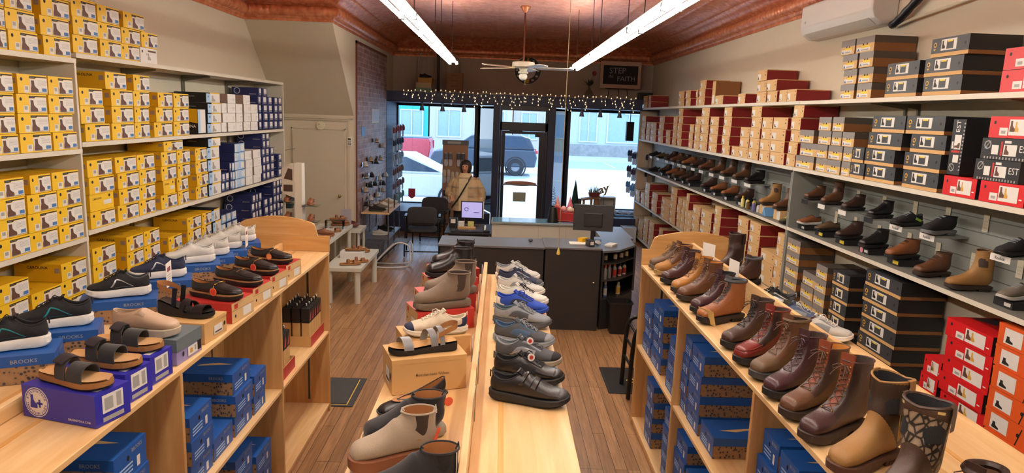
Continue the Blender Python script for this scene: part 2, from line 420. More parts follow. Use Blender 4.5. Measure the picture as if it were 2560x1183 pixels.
for y in (6.55, 7.75, 8.95):
    for zt in (2.74, 2.093, 1.425):
        for dy in (-.02, .02):
            br_ = MB(); br_.box(XW + .003 - ox, XW + .02 - ox, y + dy - .008 - oy, y + dy + .008 - oy, zt - .3, zt)
            br_.prism([(XW + .02 - ox, zt - .06), (XW + .3 - ox, zt - .012), (XW + .3 - ox, zt), (XW + .02 - ox, zt)], 'y', y + dy - .004 - oy, y + dy + .004 - oy)
            br_.build('bracket', mat('bracket_grey', '7A766A', .5, metal=.3), lv)
ru, ox, oy = shelf_unit('shelving_unit', 'long white wall shelving of red-sided boxes ending by the show window', 1, 6.575, 14.2,
    [(2.678, 'shelf', .035, offw), (2.055, 'shelf', .035, offw), (1.475, 'display_deck', .032, greyl), (.795, 'shelf', .032, greyl), (.13, 'shelf', .05, greyl)],
    [(6.587, .0, 2.0, slatg), (14.188, 0, 2.64, tanp)])
rn, ox2, oy2 = shelf_unit('shelving_unit', 'wall shelving of black, grey and red boxes, section closest to the camera', 1, 3.0, 6.57,
    [(2.675, 'shelf', .034, offw), (2.055, 'shelf', .034, offw), (1.478, 'display_deck', .032, greyl), (.67, 'shelf', .034, offw), (.09, 'shelf', .05, greyl)],
    [(6.559, .0, 2.02, slatg), (3.012, 0, 2.64, offw)])
for r, y0, y1, X_, Y_ in ((ru, 6.60, 14.17, ox, oy), (rn, 3.03, 6.545, ox2, oy2)):
    bk = MB().box(3.09 - X_, 3.10 - X_, y0 - Y_, y1 - Y_, 1.48, 2.018).build('slat_back', slatg, r)
    g = MB()
    for k in range(6): g.box(3.0885 - X_, 3.0898 - X_, y0 - Y_, y1 - Y_, 1.54 + k * .09, 1.546 + k * .09)
    g.build('slat_groove', mat('slat_dark', '4C4F4C', .6), bk)
for y in (5.25, 5.42, 3.75, 3.92):
    b2 = MB(); b2.box(XR - .02 - ox2, XR - .004 - ox2, y - .012 - oy2, y + .012 - oy2, 2.34, 2.64)
    b2.prism([(2.86 - ox2, 2.635), (XR - .02 - ox2, 2.60), (XR - .02 - ox2, 2.64), (2.86 - ox2, 2.64)], 'y', y - .005 - oy2, y + .005 - oy2)
    b2.build('bracket', mat('bracket_olive', '77735F', .5, metal=.2), rn)

# ------------------------------------------------------------------ shoe box kinds (face looks along +x, width along +y, height z)
def P_(mb, w, h, u0, u1, v0, v1, m, k=1, x=0.):
    e = x + .0007 * k; mb.poly([(e, u0 * w, v0 * h), (e, u1 * w, v0 * h), (e, u1 * w, v1 * h), (e, u0 * w, v1 * h)], m)
def PP(mb, w, h, pts, m, k=1):
    mb.poly([(.0007 * k, u * w, v * h) for u, v in pts], m)
def HOLE(mb, w, h, u, v, r, m, k=1):
    mb.poly([(.0007 * k, u * w + r * cos(a * PI / 6), v * h + r * sin(a * PI / 6)) for a in range(12)], m)
BOOT = [(0, 0), (.95, 0), (1, .12), (.95, .3), (.7, .42), (.5, .6), (.46, 1), (.08, 1), (.1, .6), (.02, .35)]
def BT(mb, w, h, u, v, du, dv, m, k=3): PP(mb, w, h, [(u + a * du, v + b * dv) for a, b in BOOT], m, k)
yel = mat('box_yellow', 'D9A80E', .55, .05, 5); yel2 = mat('box_yellow_face', 'E6BC1E', .5, .05, 5)
ink = mat('print_black', '16130F', .6, 0); lblw = mat('label_white', 'DAD8D2', .5, .05, 30); brn = mat('print_brown', '5A3B2E', .6, .15, 60)
blu = mat('print_blue', '3F6FA8', .6, 0); gry = mat('print_grey', '9B9B98', .6, .1, 80); redp = mat('print_red', 'B02A26', .6, 0); tanx = mat('card_tan', 'CBA874', .65, .05, 10)
dred = mat('box_dark_red', '7A1216', .5, .06); nvy = mat('box_navy', '20285C', .5, .06); ltb = mat('print_light_blue', '9FC2E4', .5, .12, 20)
tpe = mat('box_taupe', '9A8578', .6, .05); wht = mat('box_white', 'DEDCD8', .55, .03); blk = mat('box_black', '17181B', .5, .08); charc = mat('box_charcoal', '34383C', .5, .06)
gld = mat('print_gold', 'C79A3A', .5, .1); glid = mat('box_grey_lid', '7E7B78', .55, .05); dkl = mat('box_dark_brown', '4A423B', .55, .06); kraft = mat('card_kraft', 'C69E66', .65, .06, 10)
redb = mat('box_red', 'C8171D', .45, .04); orng = mat('box_orange', 'D4561F', .5, .05); yprint = mat('print_yellow', 'E3C83A', .6, .0); brown_s = mat('card_brown', '80542C', .65, .06)
blueb = mat('box_blue', '17509A', .45, .05); violet = mat('box_violet_blue', '2F2E9E', .42, .05); lav = mat('box_lavender', '8C84B8', .5, .05); gryb = mat('box_slate', '5F6B70', .5, .05)
m, nt, b, N, L = nodes_mat('speckled_kraft', .65)
tc = N('ShaderNodeTexCoord'); vz = N('ShaderNodeTexVoronoi'); vz.inputs['Scale'].default_value = 55
rp = ramp(N, [(.0, '2A2A34'), (.28, '3B3A44'), (.34, '8A6C4E'), (1., '9A7A58')]); L(tc.outputs['Object'], vz.inputs['Vector']); L(vz.outputs['Distance'], rp.inputs[0]); L(rp.outputs[0], b.inputs['Base Color'])
speck = m

D0 = .335   # depth of a box
NOM = {'Y': (.30, .13), 'W': (.29, .13), 'B': (.3, .13), 'KT': (.2, .25), 'LB': (.3, .12), 'WB': (.22, .106), 'NV': (.15, .106), 'NB': (.14, .106), 'LC': (.3, .105),
       'R': (.29, .117), 'BR': (.14, .31), 'G': (.22, .119), 'K': (.38, .121), 'D': (.38, .119), 'Z': (.36, .122), 'O': (.38, .123),
       'BL': (.26, .115), 'BK': (.30, .12), 'RW': (.30, .11), 'SL': (.32, .115), 'TN': (.30, .115)}
PROTO = {}
def body_lid(t, w, h, body, lid, split, over=.003, side=None):
    """box body with a lid covering the top (1-split)"""
    e = .0012
    B = MB().box(-D0 + e, -e, e, w - e, 0, split * h)
    Lm = MB().box(-D0, 0, 0, w, split * h, h)
    return B, Lm, body, lid
def proto(t):
    if t in PROTO: return PROTO[t]
    w, h = NOM[t]; fm = [ink, lblw, brn, blu, gry, redp, tanx, yprint, gld, ltb, yel2, kraft, blk, wht, nvy, redb, charc, orng, blueb, violet]
    I, Wt, Bn, Bu, Gy, Rd, Tn, Yp, Gd, Lb, Ye, Kf, Bk, Wh, Nv, Rb, Ch, Og, Bb, Vi = range(20)
    f = MB(); body = MB(); lid = None; bm_, lm_ = yel, None
    sd = lambda s, y, z, ww, m, bold=.012, x=-.17: put_text(body, s, (x, -.0008, z), (1, 0, 0), (0, 0, 1), width=ww, m=m, bold=bold)
    if t in 'YB':
        body.box(-D0, 0, 0, w, 0, h)
        bm_ = [yel, ink, brn, tpe]
        P_(f, w, h, 0, 1, 0, 1, Ye, 1)
        if t == 'Y':
            PP(f, w, h, [(.40, .06), (.985, .06), (.985, .84), (.62, .84), (.58, .78), (.40, .78)], Wt, 2)
            PP(f, w, h, [(.40, .80), (.58, .80), (.62, .86), (.985, .86), (.985, .92), (.40, .92)], I, 2)
            put_text(f, 'CAROLINA', (.0018, .49 * w, .862 * h), (0, 1, 0), (0, 0, 1), width=.15 * w, m=Gy)
            BT(f, w, h, .42, .08, .26, .62, Bn); P_(f, w, h, .42, .985, .06, .11, Gy, 3)
            P_(f, w, h, .80, .96, .14, .32, Bu, 3)
            for k in range(5): P_(f, w, h, .66, .96, .46 + k * .06, .475 + k * .06, Gy, 3)
            P_(f, w, h, .20, .37, .06, .42, Wt, 2); P_(f, w, h, .23, .33, .2, .38, Gy, 3)
            HOLE(f, w, h, .13, .74, .012, I, 2)
            sd('CAROLINA', 0, .80 * h, .15, 1); body.box(-.205, -.135, -.0015, -.0005, .42 * h, .55 * h, 0)
            put_text(body, 'CAROLINA', (-.18, .14, h + .0008), (1, 0, 0), (0, 1, 0), width=.18, m=2, bold=.012)
            body.poly([(-.05, -.0009, .5 * h), (-.012, -.0009, .5 * h), (-.012, -.0009, .78 * h), (-.05, -.0009, .78 * h)], 3)
        else:
            put_text(f, 'CAROLINA', (.0018, .3 * w, .72 * h), (0, 1, 0), (0, 0, 1), width=.38 * w, m=I)
            HOLE(f, w, h, .82, .8, .012, I, 2); P_(f, w, h, .56, .9, .3, .56, Wt, 2)
    elif t == 'W':
        body.box(-D0, 0, 0, w, 0, h); bm_ = [wht]; HOLE(f, w, h, .12, .74, .012, I, 1); BT(f, w, h, .42, .2, .2, .45, Gy, 1)
        P_(f, w, h, .45, .95, .74, .86, Bn, 1); P_(f, w, h, .36, .41, .5, .66, Gy, 1)
    elif t == 'KT':
        body.box(-D0, 0, 0, w, 0, h); bm_ = [blk, yel, wht]
        body.poly([(-D0, -.0008, h * .62), (-.002, -.0008, h * .42), (-.002, -.0008, h), (-D0, -.0008, h)], 1)
        sd('CAROLINA', 0, .3 * h, .2, 2, x=-.12)
        P_(f, w, h, .02, .98, .02, .98, Wt, 1); P_(f, w, h, .05, .3, .05, .95, Lb, 2); P_(f, w, h, .9, .98, 0, 1, I, 2)
    elif t == 'LB':
        body.box(-D0, 0, 0, w, 0, h); bm_ = [blk, gry]
        sd('CAROLINA', 0, .6 * h, .1, 1); P_(f, w, h, 0, 1, 0, 1, Wt, 1); P_(f, w, h, .0, .28, 0, 1, Lb, 2); HOLE(f, w, h, .14, .6, .013, Bu, 3)
        BT(f, w, h, .36, .12, .3, .6, Gy, 3); P_(f, w, h, .0, 1, .9, 1, Ye, 2)
    elif t == 'WB':
        body.box(-D0, 0, 0, w, 0, h); bm_ = [tpe, wht]; P_(f, w, h, 0, 1, 0, 1, Wh, 1)
        body.poly([(-D0, 0, h + .0006), (0, 0, h + .0006), (0, w, h + .0006), (-D0, w, h + .0006)], 1)
        for k in range(3): P_(f, w, h, .62, .9, .3 + k * .14, .33 + k * .14, Gy, 2)
    elif t in ('NV', 'NB'):
        body.box(-D0, 0, 0, w, 0, h); bm_ = [nvy, wht]
        sd('BIRKENSTOCK', 0, .22 * h, .09, 1, x=-.07)
        body.add([(-.27 + .04 * cos(a * PI / 10) * q, -.0008, .58 * h + .04 * sin(a * PI / 10) * q) for q in (1, .8) for a in range(20)], [(a, (a + 1) % 20, 20 + (a + 1) % 20, 20 + a) for a in range(20)], 1)
        body.add([(-.27 + .04 * cos(a * PI / 10) * q, .5 * w + .04 * sin(a * PI / 10) * q, h + .0008) for q in (1, .8) for a in range(20)], [(a, (a + 1) % 20, 20 + (a + 1) % 20, 20 + a) for a in range(20)], 1)
        if t == 'NV': P_(f, w, h, .3, .86, .34, .92, Wt, 1); P_(f, w, h, .3, .86, .16, .28, Gy, 1)
        else: P_(f, w, h, .06, .94, .08, .92, Lb, 1); P_(f, w, h, .3, .9, .3, .86, Wt, 2)
    elif t == 'LC':
        body.box(-D0, 0, 0, w, 0, h); bm_ = [nvy]; P_(f, w, h, 0, 1, .04, 1, Lb, 1); P_(f, w, h, .62, .95, .2, .86, Wt, 2)
        P_(f, w, h, .30, .34, .3, .8, Wt, 2); P_(f, w, h, .22, .42, .74, .84, Wt, 2); P_(f, w, h, .05, .18, .1, .9, Wt, 2)
    elif t == 'R':
        body.box(-D0, 0, 0, w, 0, .93 * h); bm_ = [dred, gry]; lid = MB().box(-D0, 0, 0, w, .93 * h, h); lm_ = [tanx]
        put_text(body, 'RED WING SHOES', (-.16, -.0008, .52 * h), (1, 0, 0), (0, 0, 1), width=.16, m=1)
        P_(f, w, h, 0, 1, 0, 1, Tn, 1); P_(f, w, h, .06, .36, .1, .66, Wt, 2); BT(f, w, h, .09, .14, .12, .26, I, 3); HOLE(f, w, h, .86, .5, .009, I, 2); P_(f, w, h, .82, .93, .76, .82, Rd, 2)
    elif t == 'BR':
        body.box(-D0, 0, 0, w, 0, h); bm_ = [brown_s, dred]; P_(f, w, h, 0, 1, 0, 1, Tn, 1); put_text(body, 'RED WING', (-.17, -.0008, .3 * h), (1, 0, 0), (0, 0, 1), width=.13, m=1)
        P_(f, w, h, .2, .8, .06, .4, Wt, 2)
    elif t == 'G':
        body.box(-D0 + .002, -.002, .002, w - .002, 0, .56 * h); bm_ = [brown_s]; lid = MB().box(-D0, 0, 0, w, .56 * h, h); lm_ = [dkl, glid, gry]
        lid.poly([(.0006, 0, .56 * h), (.0006, w, .56 * h), (.0006, w, h), (.0006, 0, h)], 1); put_text(lid, 'KEEN UTILITY', (-.16, -.0008, .78 * h), (1, 0, 0), (0, 0, 1), width=.13, m=2)
        P_(f, w, h, 0, 1, 0, .56, Tn, 0); P_(f, w, h, .06, .8, .08, .36, Wt, 1); P_(f, w, h, .3, .8, .30, .46, Yp, 2)
        PP(f, w, h, [(.08, .1), (.24, .1), (.16, .3)], Bu, 2); P_(f, w, h, .3, .72, .12, .2, Gy, 2)
        for u in (.42, .62): PP(f, w, h, [(u - .05, .46), (u + .05, .46), (u + .02, .58), (u - .02, .58)], I, 3)
    elif t == 'K':
        body.box(-D0, 0, 0, w, 0, h * .2); bm_ = [brown_s]; lid = MB().box(-D0, 0, 0, w, h * .2, h); lm_ = [blk, charc, gry]
        PP(lid, w, h, [(0, .36), (.02, .27), (.08, .2), (1, .2), (1, 1), (0, 1)], 1, 1)
        for k in range(5): lid.box(-.30, -.16, -.0012, -.0004, (.36 + k * .09) * h, (.375 + k * .09) * h, 2)
        lid.poly([(-.16, w * .06, h + .0007), (-.004, w * .06, h + .0007), (-.004, w * .7, h + .0007), (-.1, w * .7, h + .0007)], 1)
        P_(f, w, h, 0, 1, 0, .2, Kf, 1); HOLE(f, w, h, .10, .66, .017, Gd, 2); HOLE(f, w, h, .10, .66, .009, I, 3); PP(f, w, h, [(.06, .45), (.14, .45), (.10, .33)], Gd, 3)
        P_(f, w, h, .27, .68, .32, .90, Wt, 2); BT(f, w, h, .29, .42, .09, .42, I, 3); P_(f, w, h, .42, .60, .38, .82, Ch, 3); P_(f, w, h, .44, .58, .74, .82, Yp, 4); HOLE(f, w, h, .9, .58, .010, I, 2)
    elif t == 'D':
        body.box(-D0, 0, 0, w, 0, h); bm_ = [blk, redb, charc]; P_(f, w, h, 0, 1, 0, 1, Rb, 1)
        body.poly([(-D0, 0, h + .0006), (0, 0, h + .0006), (0, w, h + .0006), (-D0, w, h + .0006)], 1)
        body.poly([(-.3, .02, h + .0012), (-.14, .02, h + .0012), (-.19, .16, h + .0012), (-.26, .12, h + .0012)], 2)
        P_(f, w, h, .44, .86, .14, .86, Wt, 2); P_(f, w, h, .24, .42, .12, .48, Wt, 2); BT(f, w, h, .46, .3, .11, .5, Bn, 3); BT(f, w, h, .57, .3, .08, .46, Gd, 3); P_(f, w, h, .28, .38, .2, .34, Gy, 3)
        HOLE(f, w, h, .12, .72, .010, I, 2); P_(f, w, h, .89, .95, .3, .36, Wt, 2)
    elif t == 'Z':
        body.box(-D0, 0, 0, w, 0, h); bm_ = [blk, gry]
        for k in range(14): P_(f, w, h, .08 + k * .064, .108 + k * .064, .02, .13, Gy, 1)
        for k in range(9): body.poly([(-.30 + k * .032, -.0008, h * .72), (-.285 + k * .032, -.0008, h * .72), (-.272 + k * .032, -.0008, h * .92), (-.287 + k * .032, -.0008, h * .92)], 1)
        put_text(f, '\u00d8', (.0012, .13 * w, .68 * h), (0, 1, 0), (0, 0, 1), height=.42 * h, m=Gy)
        P_(f, w, h, .22, .36, .24, .68, Wt, 1); P_(f, w, h, .46, .72, .2, .72, Wt, 1); P_(f, w, h, .47, .6, .78, .9, Wt, 1); P_(f, w, h, .4, .44, .2, .86, Rd, 1); BT(f, w, h, .48, .26, .1, .42, Bn, 2); put_text(f, 'EST', (.0012, .88 * w, .55 * h), (0, 1, 0), (0, 0, 1), height=.3 * h, m=Wt)
    elif t == 'O':
        body.box(-D0, 0, 0, w, 0, .86 * h); bm_ = [orng]; lid = MB().box(-D0, .0015, -.0015, w + .0015, .86 * h, h); lm_ = [orng]
        P_(f, w, h, .12, .46, .14, .9, Wt, 1); BT(f, w, h, .16, .2, .14, .3, I, 2)
        PP(f, w, h, [(.62, .0), (.64, .0), (.74, 1), (.72, 1)], I, 1); HOLE(f, w, h, .66, .5, .012, I, 2)
    elif t in ('BL',):
        body.box(-D0 + .002, -.002, .002, w - .002, 0, .62 * h); bm_ = [speck, blueb]; body.poly([(.0002, .002, 0), (.0002, w - .002, 0), (.0002, w - .002, .62 * h), (.0002, .002, .62 * h)], 1)
        lid = MB().box(-D0, 0, 0, w, .62 * h, h); lm_ = [blueb, tanx, gry]
        lid.poly([(-.27, w * .45, h + .0007), (-.06, w * .60, h + .0007), (-.16, w * .66, h + .0007), (-.26, w * .54, h + .0007)], 1)
        put_text(lid, 'BROOKS', (-.10, -.0008, .8 * h), (1, 0, 0), (0, 0, 1), width=.085, m=2)
        HOLE(f, w, h, .42, .66, .011, I, 1); P_(f, w, h, .68, .78, .12, .48, Wt, 1)
        for k in range(3): P_(f, w, h, .12, .55, .14 + k * .13, .2 + k * .13, Lb, 1)
        put_text(f, 'BROOKS', (.0010, .7 * w, .82 * h), (0, 1, 0), (0, 0, 1), width=.32 * w, m=Gy)
    elif t == 'BK':
        body.box(-D0, 0, 0, w, 0, h); bm_ = [violet, wht]
        put_text(body, 'BIRKENSTOCK.COM', (-.075, -.0008, .14 * h), (1, 0, 0), (0, 0, 1), width=.10, m=1, bold=.015)
        ex, ez, R = -.268, .50 * h, .056
        ci = lambda R, n=36: [(ex + R * cos(a * 2 * PI / n), ez + R * sin(a * 2 * PI / n)) for a in range(n)]
        body.poly([(x, -.0008, z) for x, z in ci(R)], 1)
        A, B2 = ci(R * .94), ci(R * .88); n = 36
        body.add([(x, -.0013, z) for x, z in A] + [(x, -.0013, z) for x, z in B2], [(a, (a + 1) % n, n + (a + 1) % n, n + a) for a in range(n)], 0)
        for k, chh in enumerate('TRADITION SINCE'):
            a = PI * 1.06 + k * PI * .88 / 14
            if chh != ' ': put_text(body, chh, (ex + R * .76 * cos(a), -.0014, ez + R * .76 * sin(a)), (-sin(a), 0, cos(a)), (-cos(a), 0, -sin(a)), height=R * .16, m=0, bold=.03)
        for k, chh in enumerate('BIRKENSTOCK'):
            a = PI * .90 - k * PI * .80 / 10
            put_text(body, chh, (ex + R * .76 * cos(a), -.0014, ez + R * .76 * sin(a)), (sin(a), 0, -cos(a)), (cos(a), 0, sin(a)), height=R * .16, m=0, bold=.03)
        body.poly([(ex - .03 + a * .034, -.0014, ez - .022 + c * .05) for a, c in BOOT], 0)
        body.box(ex + .010, ex + .018, -.002, -.0008, ez - .018, ez + .012, 0).box(ex + .0, ex + .028, -.002, -.0008, ez - .007, ez + .001, 0)
        P_(f, w, h, .2, .8, .34, .9, Wt, 1); P_(f, w, h, .26, .5, .42, .8, Gy, 2); P_(f, w, h, .6, .74, .4, .84, Gy, 2); P_(f, w, h, .2, .8, .08, .22, Gy, 1)
        body.poly([(-.05, .2 * w, h + .0008), (-.02, .2 * w, h + .0008), (-.02, .62 * w, h + .0008), (-.05, .62 * w, h + .0008)], 1)
    elif t == 'RW':
        body.box(-D0 + .002, -.002, .002, w - .002, 0, .6 * h); bm_ = [mat('box_brick_red', 'B0302C', .5, .05)]; lid = MB().box(-D0, 0, 0, w, .6 * h, h); lm_ = [MATS['box_brick_red'], tanx]
        P_(f, w, h, 0, 1, 0, 1, Tn, 1); P_(f, w, h, .5, .88, .1, .56, Wt, 2); P_(f, w, h, .12, .26, .66, .9, Rd, 2); HOLE(f, w, h, .16, .3, .009, I, 2); P_(f, w, h, 0, 1, .585, .6, Bn, 2)
    elif t == 'SL':
        body.box(-D0 + .003, -.003, .003, w - .003, 0, .5 * h); bm_ = [lav]; lid = MB().box(-D0, 0, 0, w, .5 * h, h); lm_ = [gryb]
        HOLE(f, w, h, .24, .32, .012, I, 0); P_(f, w, h, .42, .86, .1, .46, Wt, 0); P_(f, w, h, .80, .95, .12, .5, I, 1); P_(f, w, h, .5, .6, .18, .36, Gd, 1); P_(f, w, h, .68, .74, .2, .4, Gy, 1)
    elif t == 'TN':
        body.box(-D0 + .002, -.002, .002, w - .002, 0, .86 * h); bm_ = [kraft, brn]; lid = MB().box(-D0, 0, 0, w, .86 * h, h); lm_ = [kraft]
        P_(f, w, h, .4, .78, .2, .64, Wt, 1); P_(f, w, h, .44, .74, .26, .34, Bn, 2); HOLE(f, w, h, .88, .5, .012, I, 1)
    if t not in ('Y', 'B'): pass
    PROTO[t] = (body.mesh(t + '_body', bm_), lid.mesh(t + '_lid', lm_) if lid else None, f.mesh(t + '_label', fm))
    return PROTO[t]
NAMES = {'Y': 'yellow_boot_box', 'B': 'yellow_boot_box', 'W': 'white_boot_box', 'KT': 'black_boot_box', 'LB': 'black_boot_box', 'WB': 'white_shoe_box', 'NV': 'navy_shoe_box', 'NB': 'navy_shoe_box', 'LC': 'light_blue_shoe_box',
         'R': 'red_boot_box', 'BR': 'brown_boot_box', 'G': 'grey_lidded_shoe_box', 'K': 'charcoal_boot_box', 'D': 'bright_red_boot_box', 'Z': 'chain_print_boot_box', 'O': 'orange_shoe_box',
         'BL': 'blue_shoe_box', 'BK': 'violet_shoe_box', 'RW': 'red_kraft_shoe_box', 'SL': 'slate_shoe_box', 'TN': 'kraft_shoe_box'}
LOOK = {'Y': 'yellow boot box', 'B': 'back-to-front yellow boot box', 'W': 'white boot box', 'KT': 'tall black and yellow boot box', 'LB': 'black box with blue label', 'WB': 'plain white shoe box', 'NV': 'navy shoe box',
        'NB': 'navy box with blue label', 'LC': 'pale blue shoe box', 'R': 'tan-faced dark red box', 'BR': 'tall brown carton', 'G': 'grey-lidded tan box', 'K': 'charcoal boot box', 'D': 'bright red boot box', 'Z': 'chain-print black box',
        'O': 'orange shoe box', 'BL': 'blue shoe box'}
GROUP = {'Y': 'yellow boot boxes', 'B': 'yellow boot boxes', 'W': 'yellow boot boxes', 'KT': 'black boot boxes', 'LB': 'black boot boxes', 'WB': 'white shoe boxes', 'NV': 'navy shoe boxes', 'NB': 'navy shoe boxes', 'LC': 'pale blue shoe boxes',
         'R': 'red boot boxes', 'BR': 'red boot boxes', 'G': 'grey lidded boxes', 'K': 'charcoal boot boxes', 'D': 'bright red boot boxes', 'Z': 'chain print boot boxes', 'O': 'orange shoe boxes', 'BL': 'blue shoe boxes'}
def shoebox(t, loc, rz, w, h, label, depth=None, group=None, parts=True, cat='shoe box'):
    bm_, lm_, fm_ = proto(t); w0, h0 = NOM[t]
    o = bpy.data.objects.new(NAMES[t], bm_); COL.objects.link(o); o.location = loc; o.rotation_euler = (0, 0, rz); o.scale = ((depth or D0) / D0, w / w0, h / h0)
    tag(o, label, cat, group or GROUP.get(t))
    for nm, me in (('lid', lm_), ('label', fm_)):
        if me: c = bpy.data.objects.new(nm, me); COL.objects.link(c); c.parent = o
    return o
